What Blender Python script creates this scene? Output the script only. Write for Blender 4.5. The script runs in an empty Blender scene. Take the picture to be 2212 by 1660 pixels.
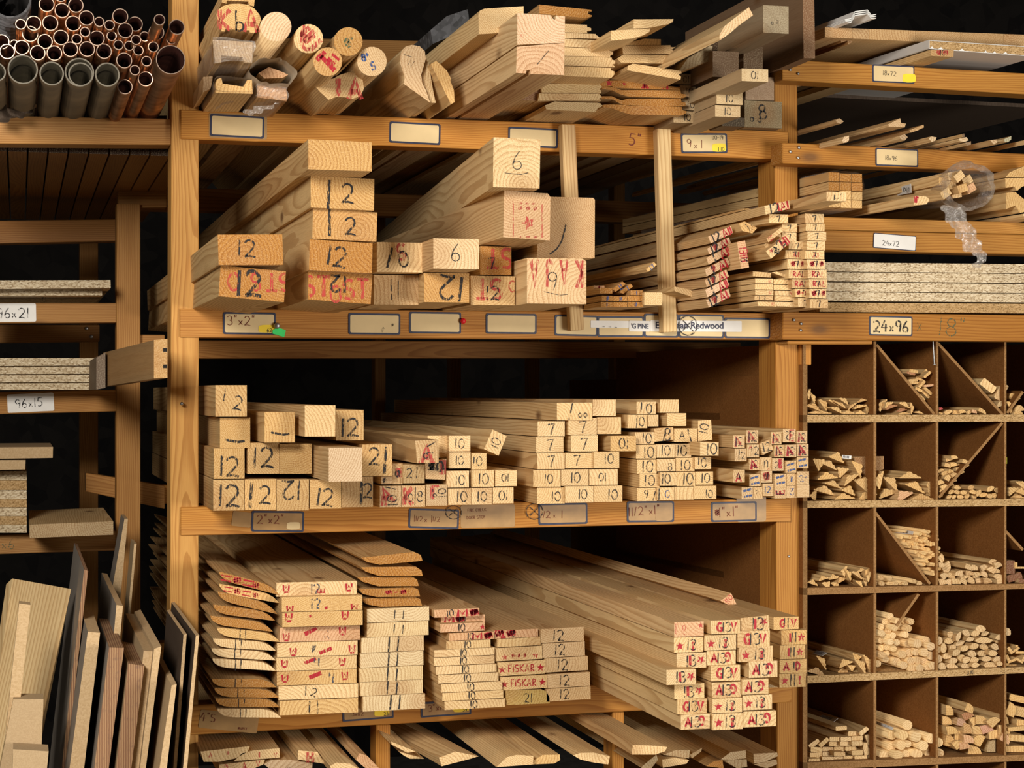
import bpy, math, random
from mathutils import Vector, Matrix

random.seed(7)
SC = bpy.context.scene
COL = SC.collection

# ------------------------------------------------------------------ camera
F = 4257.0                       # focal length in pixels of the 2212 x 1660 frame
YAW = math.radians(14.06)        # camera turned to the right of the rack's own depth axis
HOR = 850.0                      # pixel row of the horizon
CAM = Vector((0.0, -3.0, 1.35))
cam = bpy.data.cameras.new('camera')
cam.sensor_width = 36.0
cam.lens = 36.0 * F / 2212.0
cam.shift_y = (HOR - 830.0) / 2212.0
cam.clip_start = 0.05
co = bpy.data.objects.new('camera', cam)
co.location = CAM
co.rotation_euler = (math.pi / 2, 0, -YAW)
COL.objects.link(co)
SC.camera = co

# ------------------------------------------------------------------ world, lights, exposure
w = bpy.data.worlds.new('world'); SC.world = w; w.use_nodes = True
w.node_tree.nodes['Background'].inputs[0].default_value = (1.0, 0.93, 0.84, 1)
w.node_tree.nodes['Background'].inputs[1].default_value = 0.013
SC.view_settings.view_transform = 'Standard'
SC.view_settings.look = 'None'
SC.view_settings.exposure = 0.0
SC.view_settings.gamma = 1.0

def area(name, loc, target, size, power, col):
    l = bpy.data.lights.new(name, 'AREA'); l.shape = 'SQUARE'; l.size = size
    l.energy = power; l.color = col
    o = bpy.data.objects.new(name, l); COL.objects.link(o)
    o.location = loc
    d = Vector(target) - Vector(loc)
    o.rotation_euler = d.to_track_quat('-Z', 'Y').to_euler()
    return o
area('key_softbox', (-0.62, -2.6, 2.02), (0.95, 0, 1.2), 0.55, 80, (1.0, 0.94, 0.85))
area('fill_softbox', (2.2, -2.6, 1.15), (1.1, 0, 1.25), 0.8, 56, (1.0, 0.94, 0.85))

# ------------------------------------------------------------------ pixel -> place
CA, SA = math.cos(YAW), math.sin(YAW)
def ray(px, py):
    xc = (px - 1106.0) / F
    return Vector((SA + xc * CA, CA - xc * SA, -(py - HOR) / F))
class Frame:
    """a vertical plane of a rack: origin on its front, u along it, v into its depth"""
    def __init__(s, ox, oy, deg):
        a = math.radians(deg)
        s.o = Vector((ox, oy, 0)); s.u = Vector((math.cos(a), math.sin(a), 0)); s.v = Vector((-math.sin(a), math.cos(a), 0))
    def at(s, px, py, d):
        r = ray(px, py)
        t = ((s.o + s.v * d - CAM).dot(s.v)) / r.dot(s.v)
        return CAM + r * t
MAIN = Frame(0, 0, 0)
_p = MAIN.at(1742, 850, -0.005)
RIGHT = Frame(_p.x, _p.y, 4.0)
LEFT = Frame(0, 0.62, 0)
# zoomed reading frames: (origin x, origin y, scale) of the crops the measurements were read from
ZV = {'S': (0, 0, 1.0), 'A1': (0, 0, 4.882), 'A2': (400, 0, 4.424), 'A3': (820, 0, 4.2538), 'A4': (1180, 0, 3.95), 'A5': (1640, 0, 3.867),
      'A6': (400, 280, 3.458), 'A7': (780, 280, 3.4589), 'A8': (1200, 280, 3.45625), 'B1': (1660, 220, 3.0743),
      'B2': (0, 300, 3.952), 'B3': (0, 640, 3.0739), 'B4': (0, 1140, 3.1913), 'B5': (400, 720, 3.608),
      'B6': (780, 820, 4.612), 'B7': (1120, 820, 4.6114), 'B8': (1480, 720, 3.61), 'C1': (1720, 720, 4.2561),
      'C2': (1720, 1080, 4.496), 'C3': (1720, 1280, 4.3679), 'C4': (400, 1130, 3.5325), 'C5': (740, 1140, 3.6089),
      'C6': (1240, 1140, 3.6093), 'C7': (400, 1480, 3.2529), 'C8': (1000, 1500, 2.8359)}
def px(z, x, y):
    ox, oy, s = ZV[z]
    return ox + x / s, oy + y / s

# ------------------------------------------------------------------ materials
MATS = {}
class NT:
    def __init__(s, name):
        m = bpy.data.materials.new(name); m.use_nodes = True
        s.m = m; s.t = m.node_tree; s.b = s.t.nodes['Principled BSDF']; MATS[name] = m
    def n(s, typ, **kw):
        o = s.t.nodes.new(typ)
        for k, v in kw.items():
            if k.startswith('i_'):
                key = k[2:]; key = int(key) if key.isdigit() else key.replace('_', ' ')
                if isinstance(v, bpy.types.NodeSocket): s.t.links.new(v, o.inputs[key])
                else: o.inputs[key].default_value = v
            else: setattr(o, k, v)
        return o
    def math(s, op, a, b=None, c=None):
        o = s.t.nodes.new('ShaderNodeMath'); o.operation = op
        for i, v in enumerate((a, b, c)):
            if v is None: continue
            if isinstance(v, bpy.types.NodeSocket): s.t.links.new(v, o.inputs[i])
            else: o.inputs[i].default_value = v
        return o.outputs[0]
    def mix(s, fac, a, b, mode='MIX'):
        o = s.t.nodes.new('ShaderNodeMix'); o.data_type = 'RGBA'; o.blend_type = mode
        for i, v in ((0, fac), (6, a), (7, b)):
            if isinstance(v, bpy.types.NodeSocket): s.t.links.new(v, o.inputs[i])
            elif i == 0: o.inputs[0].default_value = v
            else: o.inputs[i].default_value = (*v, 1) if len(v) == 3 else v
        return o.outputs[2]
    def ramp(s, fac, stops):
        o = s.t.nodes.new('ShaderNodeValToRGB'); s.t.links.new(fac, o.inputs[0])
        e = o.color_ramp.elements
        while len(e) < len(stops): e.new(0.5)
        for el, (p, c) in zip(e, stops):
            el.position = p; el.color = (*c, 1) if len(c) == 3 else c
        return o.outputs[0]
    def link(s, a, key): s.t.links.new(a, s.b.inputs[key])
    def bump(s, h, strength, dist=0.001):
        o = s.n('ShaderNodeBump', i_Strength=strength, i_Distance=dist); s.t.links.new(h, o.inputs['Height'])
        s.link(o.outputs[0], 'Normal')
def g(v): return (v, v, v)

def timber(name, ring=0.0037, contrast=1.0, alt=(0.66, 0.43, 0.20), straw=(0.82, 0.60, 0.305), side_mix=0.68, axis='y', rough=0.62):
    """solid wood: growth rings round a pith that runs along the local y axis"""
    N = NT(name)
    tc = N.n('ShaderNodeTexCoord'); oi = N.n('ShaderNodeObjectInfo')
    rnd = oi.outputs['Random']
    sep = N.n('ShaderNodeSeparateXYZ', i_0=tc.outputs['Object'])
    x, y, z = sep.outputs
    r2 = N.math('FRACT', N.math('MULTIPLY', rnd, 17.13)); r3 = N.math('FRACT', N.math('MULTIPLY', rnd, 91.7))
    yo = N.math('MULTIPLY_ADD', rnd, 40.0, y)
    low = N.n('ShaderNodeCombineXYZ', i_0=N.math('MULTIPLY', x, 9.0), i_1=N.math('MULTIPLY', yo, 1.1), i_2=N.math('MULTIPLY', z, 9.0))
    nz = N.n('ShaderNodeTexNoise', i_Vector=low.outputs[0], i_Scale=1.0, i_Detail=2.0)
    mid = N.n('ShaderNodeCombineXYZ', i_0=N.math('MULTIPLY', x, 50.0), i_1=N.math('MULTIPLY', yo, 7.0), i_2=N.math('MULTIPLY', z, 50.0))
    nm = N.n('ShaderNodeTexNoise', i_Vector=mid.outputs[0], i_Scale=1.0, i_Detail=2.0)
    dx = N.math('ADD', x, N.math('MULTIPLY_ADD', r2, 0.16, -0.08))
    dz = N.math('ADD', z, N.math('MULTIPLY_ADD', r3, 0.10, -0.07))
    rad = N.math('SQRT', N.math('ADD', N.math('MULTIPLY', dx, dx), N.math('MULTIPLY', dz, dz)))
    rad = N.math('ADD', rad, N.math('MULTIPLY_ADD', nz.outputs[0], 0.055, N.math('MULTIPLY', nm.outputs[0], 0.0035)))
    sp = N.math('MULTIPLY_ADD', r3, ring * 0.8, ring * 0.65)
    fr = N.math('FRACT', N.math('DIVIDE', rad, sp))
    ringv = N.ramp(fr, [(0.0, g(0.0)), (0.45, g(0.15)), (0.83, g(1.0)), (0.97, g(0.9)), (1.0, g(0.0))])
    fine = N.n('ShaderNodeCombineXYZ', i_0=N.math('MULTIPLY', x, 900.0), i_1=N.math('MULTIPLY', yo, 25.0), i_2=N.math('MULTIPLY', z, 900.0))
    nf = N.n('ShaderNodeTexNoise', i_Vector=fine.outputs[0], i_Scale=1.0, i_Detail=1.0)
    blot = N.n('ShaderNodeTexNoise', i_Vector=low.outputs[0], i_Scale=2.3, i_Detail=3.0)
    # end grain or long grain, from the face's own direction
    nsep = N.n('ShaderNodeSeparateXYZ', i_0=tc.outputs['Normal'])
    isend = N.math('GREATER_THAN', N.math('ABSOLUTE', nsep.outputs[1]), 0.75)
    base_side = N.mix(side_mix, oi.outputs['Color'], straw)
    bs = N.mix(N.math('MULTIPLY', r2, 0.35), base_side, alt)
    base = N.mix(isend, bs, oi.outputs['Color'])
    # heartwood: a redder core on the end grain
    core = N.ramp(rad, [(0.045, g(1.0)), (0.062, g(0.0))])
    hw = N.math('MULTIPLY', core, N.math('MULTIPLY', N.math('GREATER_THAN', rnd, 0.3), 0.6))
    base = N.mix(hw, base, N.mix(0.6, oi.outputs['Color'], (0.40, 0.20, 0.075)))
    dark = N.mix(1.0, base, (0.60, 0.47, 0.36), 'MULTIPLY')
    fac = N.math('MULTIPLY', ringv, N.math('MULTIPLY_ADD', isend, 0.06 * contrast, 0.64 * contrast))
    c = N.mix(fac, base, dark)
    c = N.mix(N.math('MULTIPLY', N.math('SUBTRACT', nf.outputs[0], 0.42), 0.75), c, N.mix(1.0, base, (0.55, 0.47, 0.40), 'MULTIPLY'))
    c = N.mix(N.ramp(blot.outputs[0], [(0.45, g(0.0)), (0.75, g(0.45))]), c, N.mix(1.0, c, (0.78, 0.70, 0.60), 'MULTIPLY'))
    spk = N.n('ShaderNodeTexNoise', i_Vector=tc.outputs['Object'], i_Scale=620.0, i_Detail=2.0)
    sv = N.math('MULTIPLY', N.ramp(spk.outputs[0], [(0.50, g(0.0)), (0.66, g(0.5))]), isend)
    c = N.mix(sv, c, N.mix(0.28, base, (0.92, 0.78, 0.52)))
    sd_ = N.math('MULTIPLY', N.ramp(spk.outputs[0], [(0.34, g(0.45)), (0.46, g(0.0))]), isend)
    c = N.mix(sd_, c, N.mix(1.0, base, (0.55, 0.42, 0.30), 'MULTIPLY'))
    # knots
    kv = N.n('ShaderNodeCombineXYZ', i_0=N.math('MULTIPLY', x, 9.0), i_1=N.math('MULTIPLY', yo, 4.2), i_2=N.math('MULTIPLY', z, 9.0))
    vor = N.n('ShaderNodeTexVoronoi', i_Vector=kv.outputs[0], i_Scale=1.0)
    kn = N.ramp(vor.outputs['Distance'], [(0.04, g(0.85)), (0.075, g(0.35)), (0.11, g(0.0))])
    kn = N.math('MULTIPLY', kn, N.math('SUBTRACT', 1.0, isend))
    c = N.mix(kn, c, (0.16, 0.075, 0.03))
    N.link(c, 'Base Color')
    N.b.inputs['Roughness'].default_value = rough
    N.b.inputs['Specular IOR Level'].default_value = 0.1
    h = N.math('ADD', N.math('MULTIPLY', nf.outputs[0], 0.8), N.math('MULTIPLY', ringv, -0.25))
    N.bump(h, 0.35, 0.0008)
    return N.m
timber('pine')
timber('rack_timber', alt=(0.50, 0.23, 0.05), ring=0.0031, contrast=1.05, straw=(0.42, 0.185, 0.038), side_mix=0.4, rough=0.5)
timber('hardwood', alt=(0.26, 0.16, 0.085), ring=0.009, contrast=0.25, straw=(0.24, 0.17, 0.105), side_mix=0.35)

def speckle(name, cols, scale, rough=0.8, bump=0.35, stretch=(1, 1, 2.4)):
    N = NT(name)
    tc = N.n('ShaderNodeTexCoord')
    mp = N.n('ShaderNodeMapping', i_0=tc.outputs['Object']); mp.inputs['Scale'].default_value = stretch
    v = N.n('ShaderNodeTexVoronoi', i_Vector=mp.outputs[0], i_Scale=scale)
    sepc = N.n('ShaderNodeSeparateColor', i_0=v.outputs['Color'])
    n = N.n('ShaderNodeTexNoise', i_Vector=mp.outputs[0], i_Scale=scale * 0.8, i_Detail=3.0)
    f = N.math('ADD', N.math('MULTIPLY', sepc.outputs[0], 0.6), N.math('MULTIPLY', n.outputs[0], 0.45))
    k = len(cols)
    c = N.ramp(f, [(0.12 + 0.78 * i / (k - 1), cc) for i, cc in enumerate(cols)])
    N.link(c, 'Base Color'); N.b.inputs['Roughness'].default_value = rough
    N.b.inputs['Specular IOR Level'].default_value = 0.08
    N.bump(f, bump, 0.0015)
    return N.m
speckle('chipboard', [(0.10, 0.055, 0.025), (0.40, 0.29, 0.17), (0.60, 0.48, 0.31), (0.68, 0.56, 0.38), (0.80, 0.70, 0.52)], 300)
speckle('chipboard_warm', [(0.10, 0.05, 0.02), (0.33, 0.20, 0.08), (0.46, 0.29, 0.13), (0.52, 0.34, 0.16), (0.62, 0.44, 0.24)], 420)
speckle('hardboard', [(0.17, 0.066, 0.017), (0.21, 0.086, 0.024), (0.25, 0.106, 0.031)], 500, 0.7, 0.1, (1, 1, 1))
speckle('hardboard_edge', [(0.20, 0.10, 0.035), (0.29, 0.155, 0.06), (0.36, 0.20, 0.085)], 600, 0.8, 0.1, (1, 1, 1))
speckle('mdf', [(0.40, 0.28, 0.155), (0.44, 0.31, 0.175), (0.48, 0.345, 0.20)], 700, 0.8, 0.08, (1, 1, 1))
speckle('mdf_edge', [(0.46, 0.31, 0.16), (0.52, 0.36, 0.195), (0.58, 0.41, 0.235)], 500, 0.85, 0.1, (1, 1, 1))
speckle('grey_board', [(0.22, 0.19, 0.16), (0.25, 0.215, 0.18), (0.285, 0.245, 0.205)], 200, 0.75, 0.06, (6, 6, 0.4))
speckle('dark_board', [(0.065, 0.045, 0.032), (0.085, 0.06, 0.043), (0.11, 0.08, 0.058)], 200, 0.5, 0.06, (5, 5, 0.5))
speckle('concrete', [(0.26, 0.24, 0.215), (0.33, 0.31, 0.28), (0.40, 0.375, 0.34)], 30, 0.85, 0.1, (1, 1, 1))
speckle('dark_wall', [(0.012, 0.011, 0.011), (0.018, 0.016, 0.015), (0.024, 0.021, 0.019)], 20, 0.9, 0.1, (1, 1, 1))
speckle('dark_steel', [(0.05, 0.05, 0.05), (0.10, 0.10, 0.105), (0.16, 0.16, 0.17)], 120, 0.5, 0.1, (1, 1, 1))

def plain(name, col, rough=0.6, metal=0.0, var=0.12, scale=60, spec=0.4):
    N = NT(name)
    tc = N.n('ShaderNodeTexCoord')
    n = N.n('ShaderNodeTexNoise', i_Vector=tc.outputs['Object'], i_Scale=scale, i_Detail=3.0)
    lo = tuple(max(0, c * (1 - var)) for c in col); hi = tuple(min(1, c * (1 + var)) for c in col)
    N.link(N.ramp(n.outputs[0], [(0.3, lo), (0.7, hi)]), 'Base Color')
    N.b.inputs['Roughness'].default_value = rough; N.b.inputs['Metallic'].default_value = metal
    N.b.inputs['Specular IOR Level'].default_value = spec
    return N.m
plain('copper', (0.34, 0.175, 0.09), 0.4, 1.0, 0.25, 40)
plain('copper_rim', (0.95, 0.66, 0.50), 0.22, 1.0, 0.12, 200)
plain('copper_bore', (0.03, 0.009, 0.006), 0.5, 0.6, 0.3, 40)  # near-black colour standing in for shade inside the copper pipes
plain('grey_pipe', (0.05, 0.031, 0.014), 0.6, 0.0, 0.3, 14)
plain('grey_rim', (0.13, 0.11, 0.075), 0.5, 0.0, 0.2, 90)
plain('grey_bore', (0.03, 0.024, 0.014), 0.5, 0.0, 0.2, 30)  # bore colour darkened in place of inner shade
plain('label_card', (0.68, 0.52, 0.275), 0.6, 0, 0.07, 25)
plain('old_tape_shaded', (0.36, 0.21, 0.075), 0.45, 0, 0.22, 30)  # yellowed tape, darkened further to carry the third beam's shade
plain('label_border', (0.022, 0.026, 0.062), 0.5, 0, 0.3, 80)
plain('white_paper', (0.78, 0.76, 0.72), 0.6, 0, 0.06, 30)
plain('yellow_sticker', (0.90, 0.66, 0.03), 0.5, 0, 0.06, 60)
plain('lime_sticker', (0.72, 0.70, 0.03), 0.5, 0, 0.06, 60)
plain('green_sticker', (0.05, 0.80, 0.18), 0.5, 0, 0.08, 60)
plain('red_plastic', (0.62, 0.012, 0.02), 0.3, 0, 0.1, 60)
plain('steel', (0.42, 0.42, 0.42), 0.4, 0.9, 0.25, 300)
plain('white_plastic', (0.80, 0.79, 0.76), 0.35, 0, 0.05, 20)
plain('melamine', (0.62, 0.60, 0.57), 0.4, 0, 0.04, 20)
plain('dark_hole', (0.01, 0.008, 0.007), 0.9, 0, 0.2, 60)  # near black, painted in for unlit hollows
plain('sleeve', (0.56, 0.47, 0.35), 0.55, 0, 0.12, 30)

def plywood():
    N = NT('plywood')
    tc = N.n('ShaderNodeTexCoord'); sep = N.n('ShaderNodeSeparateXYZ', i_0=tc.outputs['Object'])
    n = N.n('ShaderNodeTexNoise', i_Vector=tc.outputs['Object'], i_Scale=120.0, i_Detail=4.0)
    f = N.math('FRACT', N.math('ADD', N.math('MULTIPLY', sep.outputs[0], 330.0), N.math('MULTIPLY', n.outputs[0], 0.35)))
    c = N.ramp(f, [(0.0, (0.30, 0.165, 0.075)), (0.45, (0.38, 0.225, 0.11)), (0.5, (0.17, 0.075, 0.035)), (1.0, (0.24, 0.115, 0.05))])
    c = N.mix(N.ramp(n.outputs[0], [(0.56, g(0)), (0.72, g(0.5))]), c, (0.13, 0.07, 0.045))
    N.link(c, 'Base Color'); N.b.inputs['Roughness'].default_value = 0.75
plywood()

def ink(name, col, scale, lo, hi, stretch, top=1.0):
    """pen or stamp ink, broken up where it skipped over the saw marks"""
    N = NT(name)
    tc = N.n('ShaderNodeTexCoord')
    mp = N.n('ShaderNodeMapping', i_0=tc.outputs['Object']); mp.inputs['Scale'].default_value = stretch
    mp.inputs['Rotation'].default_value = (0, 0.5, 0)
    n = N.n('ShaderNodeTexNoise', i_Vector=mp.outputs[0], i_Scale=scale, i_Detail=2.0)
    a = N.ramp(n.outputs[0], [(lo, g(0.0)), (hi, g(top))])
    N.b.inputs['Base Color'].default_value = (*col, 1); N.b.inputs['Roughness'].default_value = 0.55
    N.b.inputs['Specular IOR Level'].default_value = 0.25
    N.link(a, 'Alpha')
ink('ink_black', (0.014, 0.013, 0.014), 520, 0.38, 0.5, (1, 1, 0.3), 0.95)
ink('ink_red', (0.50, 0.045, 0.045), 420, 0.36, 0.52, (1, 1, 0.25), 0.72)
ink('ink_crimson', (0.42, 0.012, 0.026), 420, 0.32, 0.46, (1, 1, 0.3), 0.9)
ink('ink_rust', (0.17, 0.035, 0.018), 200, 0.2, 0.3, (1, 1, 1))
ink('ink_blue', (0.035, 0.075, 0.22), 420, 0.38, 0.5, (1, 1, 0.4))
ink('ink_faint', (0.06, 0.065, 0.085), 380, 0.46, 0.58, (1, 1, 0.4))
ink('ink_pencil', (0.03, 0.028, 0.026), 500, 0.3, 0.42, (1, 1, 1))
ink('ink_green', (0.07, 0.11, 0.06), 420, 0.42, 0.6, (1, 1, 1))

def film():
    N = NT('clear_film')
    t = N.t
    tc = N.n('ShaderNodeTexCoord')
    n = N.n('ShaderNodeTexNoise', i_Vector=tc.outputs['Object'], i_Scale=70.0, i_Detail=5.0, i_Distortion=2.0)
    cr = N.ramp(N.math('ABSOLUTE', N.math('SUBTRACT', n.outputs[0], 0.5)), [(0.0, g(0.42)), (0.022, g(0.0))])
    bp = N.n('ShaderNodeBump', i_Strength=0.9, i_Distance=0.006); t.links.new(n.outputs[0], bp.inputs['Height'])
    gl = N.n('ShaderNodeBsdfGlossy', i_Roughness=0.12); t.links.new(bp.outputs[0], gl.inputs['Normal'])
    gl.inputs['Color'].default_value = (0.9, 0.9, 0.9, 1)
    df = N.n('ShaderNodeBsdfDiffuse'); df.inputs['Color'].default_value = (0.62, 0.56, 0.50, 1)
    tr = N.n('ShaderNodeBsdfTransparent')
    lw = N.n('ShaderNodeLayerWeight', i_Blend=0.35); t.links.new(bp.outputs[0], lw.inputs['Normal'])
    m1 = N.n('ShaderNodeMixShader'); m1.inputs[0].default_value = 0.55
    t.links.new(gl.outputs[0], m1.inputs[1]); t.links.new(df.outputs[0], m1.inputs[2])
    m2 = N.n('ShaderNodeMixShader')
    t.links.new(N.math('ADD', cr, N.math('MULTIPLY_ADD', lw.outputs['Facing'], 0.45, 0.09)), m2.inputs[0])
    t.links.new(tr.outputs[0], m2.inputs[1]); t.links.new(m1.outputs[0], m2.inputs[2])
    t.links.new(m2.outputs[0], t.nodes['Material Output'].inputs['Surface'])
film()

# ------------------------------------------------------------------ object helpers
def mesh_obj(name, verts, faces, mats, fm=None, parent=None, smooth=False):
    me = bpy.data.meshes.new(name)
    me.from_pydata([tuple(v) for v in verts], [], faces)
    for m in (mats if isinstance(mats, (list, tuple)) else [mats]): me.materials.append(MATS[m])
    if fm:
        for p, i in zip(me.polygons, fm): p.material_index = i
    if smooth:
        for p in me.polygons: p.use_smooth = True
    me.update()
    o = bpy.data.objects.new(name, me); COL.objects.link(o)
    if parent: o.parent = parent
    return o
def tag(o, label, cat, group=None, kind=None):
    o['label'] = label
    if cat: o['category'] = cat
    if group: o['group'] = group
    if kind: o['kind'] = kind
    return o
def empty(name, loc):
    o = bpy.data.objects.new(name, None); COL.objects.link(o); o.location = loc
    o.empty_display_size = 0.05
    return o
def basis(d):
    """rotation whose local y is d and whose z stays near up"""
    y = d.normalized(); x = y.cross(Vector((0, 0, 1))).normalized(); z = x.cross(y)
    return Matrix((x, y, z)).transposed()
def area2(p):
    return sum(p[i][0] * p[(i + 1) % len(p)][1] - p[(i + 1) % len(p)][0] * p[i][1] for i in range(len(p))) / 2
def vpdir(vx, vy):
    return ray(vx, vy).normalized()

def rot2(pts, deg, c=None):
    if c is None: c = (sum(p[0] for p in pts) / len(pts), sum(p[1] for p in pts) / len(pts))
    a = math.radians(deg); ca, sa = math.cos(a), math.sin(a)      # pixel frame: positive turns counter-clockwise as seen
    return [(c[0] + (p[0] - c[0]) * ca + (p[1] - c[1]) * sa, c[1] - (p[0] - c[0]) * sa + (p[1] - c[1]) * ca) for p in pts]

def extrude(name, wp, d, L, mats, parent=None, color=None, smooth=False, cap_back=True):
    """wp: world outline of the front end; swept L along d. Local y = d, origin = centre of the front end."""
    n = len(wp)
    R = basis(d); Ri = R.inverted()
    ce = sum(wp, Vector()) / n
    lp = [Ri @ (p - ce) for p in wp]
    if area2([(p.x, p.z) for p in lp]) < 0: lp.reverse()
    vs = lp + [p + Vector((0, L, 0)) for p in lp]
    fs = [list(range(n)), list(range(2 * n - 1, n - 1, -1))]
    fm = [0, 0]
    for i in range(n):
        j = (i + 1) % n
        fs.append([j, i, i + n, j + n]); fm.append(1 if len(mats) > 1 else 0)
    me = bpy.data.meshes.new(name)
    me.from_pydata([tuple(v) for v in vs], [], fs)
    me.validate()
    for m in mats: me.materials.append(MATS[m])
    for p, i in zip(me.polygons, fm): p.material_index = i
    if smooth:
        for p in list(me.polygons)[2:]: p.use_smooth = True
    me.update()
    # make sure the normals face out
    o = bpy.data.objects.new(name, me); COL.objects.link(o)
    M = Matrix.Translation(ce) @ R.to_4x4()
    if parent:
        o.parent = parent; o.matrix_parent_inverse = Matrix.Identity(4)
        o.matrix_basis = parent_inv(parent) @ M
    else: o.matrix_basis = M
    if color: o.color = (*color, 1)
    o['_half'] = 0
    del o['_half']
    return o, R, ce, lp
def parent_inv(p):
    M = p.matrix_basis.copy()
    q = p.parent
    while q: M = q.matrix_basis @ M; q = q.parent
    return M.inverted()

# ------------------------------------------------------------------ handwriting: strokes in a unit box (x 0..w, y 0..1)
def arc(cx, cy, rx, ry, a0, a1, n=9):
    return [(cx + rx * math.cos(math.radians(a0 + (a1 - a0) * i / n)), cy + ry * math.sin(math.radians(a0 + (a1 - a0) * i / n))) for i in range(n + 1)]
GL = {
 '0': (0.62, [arc(.31, .5, .29, .48, 100, 455, 14)]), '1': (0.22, [[(.13, 1), (.09, 0)]]),
 '2': (0.66, [arc(.30, .70, .27, .28, 160, -40, 8) + [(.12, .08), (.02, .03), (.34, .07), (.64, .0)]]),
 '3': (0.60, [arc(.27, .75, .25, .23, 150, -80, 8) + arc(.28, .27, .29, .26, 85, -150, 9)]),
 '4': (0.62, [[(.34, 1), (.03, .38), (.6, .36)], [(.45, .7), (.42, 0)]]),
 '5': (0.60, [[(.55, .97), (.15, .95), (.10, .58)] + arc(.27, .32, .28, .30, 100, -130, 9)]),
 '6': (0.58, [[(.42, 1), (.18, .66), (.06, .35)] + arc(.29, .24, .24, .23, 170, 520, 11)]),
 '7': (0.62, [[(.0, .88), (.22, .93), (.58, .95), (.40, .5), (.26, 0)]]),
 '8': (0.56, [arc(.28, .75, .21, .22, -80, 270, 11) + arc(.28, .27, .26, .26, 90, -270, 11)]),
 '9': (0.56, [arc(.27, .73, .24, .24, 20, 380, 12) + [(.50, .5), (.40, 0)]]),
 'A': (0.70, [[(.02, 0), (.33, 1), (.66, 0)], [(.14, .36), (.54, .36)]]), 'V': (0.66, [[(.02, 1), (.33, 0), (.64, 1)]]),
 'B': (0.58, [[(.08, 0), (.08, 1)], arc(.1, .76, .34, .23, 90, -90, 6) + arc(.1, .27, .42, .26, 90, -90, 6)]),
 'C': (0.60, [arc(.34, .5, .30, .48, 60, 300, 9)]), 'D': (0.62, [[(.08, 0), (.08, 1)], arc(.08, .5, .48, .49, 90, -90, 9)]),
 'E': (0.55, [[(.52, 1), (.08, 1), (.08, 0), (.54, 0)], [(.08, .52), (.44, .52)]]), 'F': (0.52, [[(.52, 1), (.08, 1), (.08, 0)], [(.08, .52), (.44, .52)]]),
 'G': (0.66, [arc(.36, .5, .32, .48, 55, 320, 10) + [(.62, .42), (.40, .42)]]), 'H': (0.64, [[(.08, 0), (.08, 1)], [(.56, 0), (.56, 1)], [(.08, .5), (.56, .5)]]),
 'I': (0.2, [[(.1, 0), (.1, 1)]]), 'J': (0.5, [[(.42, 1), (.42, .25)] + arc(.24, .22, .19, .21, 0, -170, 6)]),
 'K': (0.62, [[(.08, 0), (.08, 1)], [(.58, 1), (.10, .45), (.60, 0)]]), 'L': (0.5, [[(.08, 1), (.08, 0), (.5, 0)]]),
 'M': (0.8, [[(.06, 0), (.10, 1), (.40, .3), (.70, 1), (.74, 0)]]), 'N': (0.66, [[(.08, 0), (.08, 1), (.58, 0), (.58, 1)]]),
 'O': (0.68, [arc(.34, .5, .31, .48, 90, 450, 13)]), 'P': (0.56, [[(.08, 0), (.08, 1)], arc(.1, .73, .40, .26, 90, -90, 7)]),
 'R': (0.60, [[(.08, 0), (.08, 1)], arc(.1, .74, .38, .25, 90, -90, 7) + [(.56, 0)]]), 'S': (0.56, [arc(.28, .74, .24, .23, 40, 270, 8) + arc(.28, .27, .25, .25, 90, -140, 8)]),
 'T': (0.6, [[(.0, .98), (.6, .98)], [(.3, .98), (.3, 0)]]), 'U': (0.62, [[(.06, 1), (.06, .3)] + arc(.31, .28, .25, .27, 180, 360, 7) + [(.56, 1)]]),
 'X': (0.62, [[(.04, 1), (.58, 0)], [(.58, 1), (.04, 0)]]), 'x': (0.5, [[(.05, .5), (.42, .05)], [(.42, .5), (.05, .05)]]),
 '"': (0.34, [[(.10, 1.08), (.07, .84)], [(.25, 1.08), (.22, .84)]]), '-': (0.45, [[(.04, .5), (.40, .52)]]), '_': (0.9, [[(.0, .54), (.3, .5), (.6, .46), (.9, .52)]]),
 '/': (0.3, [[(.28, 1), (.02, 0)]]), 'i': (0.2, [[(.12, 1), (.08, 0)]]), '.': (0.14, [[(.03, .06), (.09, .0)]]), ' ': (0.3, []),
 'b': (0.5, [[(.1, 1), (.12, .02)] + arc(.27, .22, .2, .22, 200, 520, 9)]), 'o': (0.4, [arc(.2, .22, .18, .22, 90, 450, 9)]),
 '@': (1.0, [arc(.5, .5, .48, .48, 60, 420, 14), [(.25, .75), (.78, .22)], [(.75, .78), (.22, .25)]]),
 'p': (0.34, [[(.06, .62), (.06, .0)], arc(.08, .45, .2, .17, 90, -90, 5)]),
 '~': (1.2, [[(.0, .2), (.2, .6), (.35, .1), (.5, .7), (.65, .2), (.8, .6), (.95, .1), (1.15, .5)]]),
 '#': (0.7, [[(.0, .5), (.6, .9)], [(.1, .2), (.65, .7)], [(.1, .9), (.2, .1)], [(.3, 1), (.4, .1)], [(.5, 1), (.6, .2)]]),
 ')': (0.6, [[(.0, .0), (.25, .18), (.42, .45), (.52, .8), (.56, 1)]]),
 '=': (0.9, [[(.0, .75), (.9, .85)], [(.0, .15), (.9, .2)]]),
}
STAR = [(math.cos(math.radians(90 + 36 * i)) * (1 if i % 2 == 0 else .42), math.sin(math.radians(90 + 36 * i)) * (1 if i % 2 == 0 else .42)) for i in range(10)]

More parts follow.
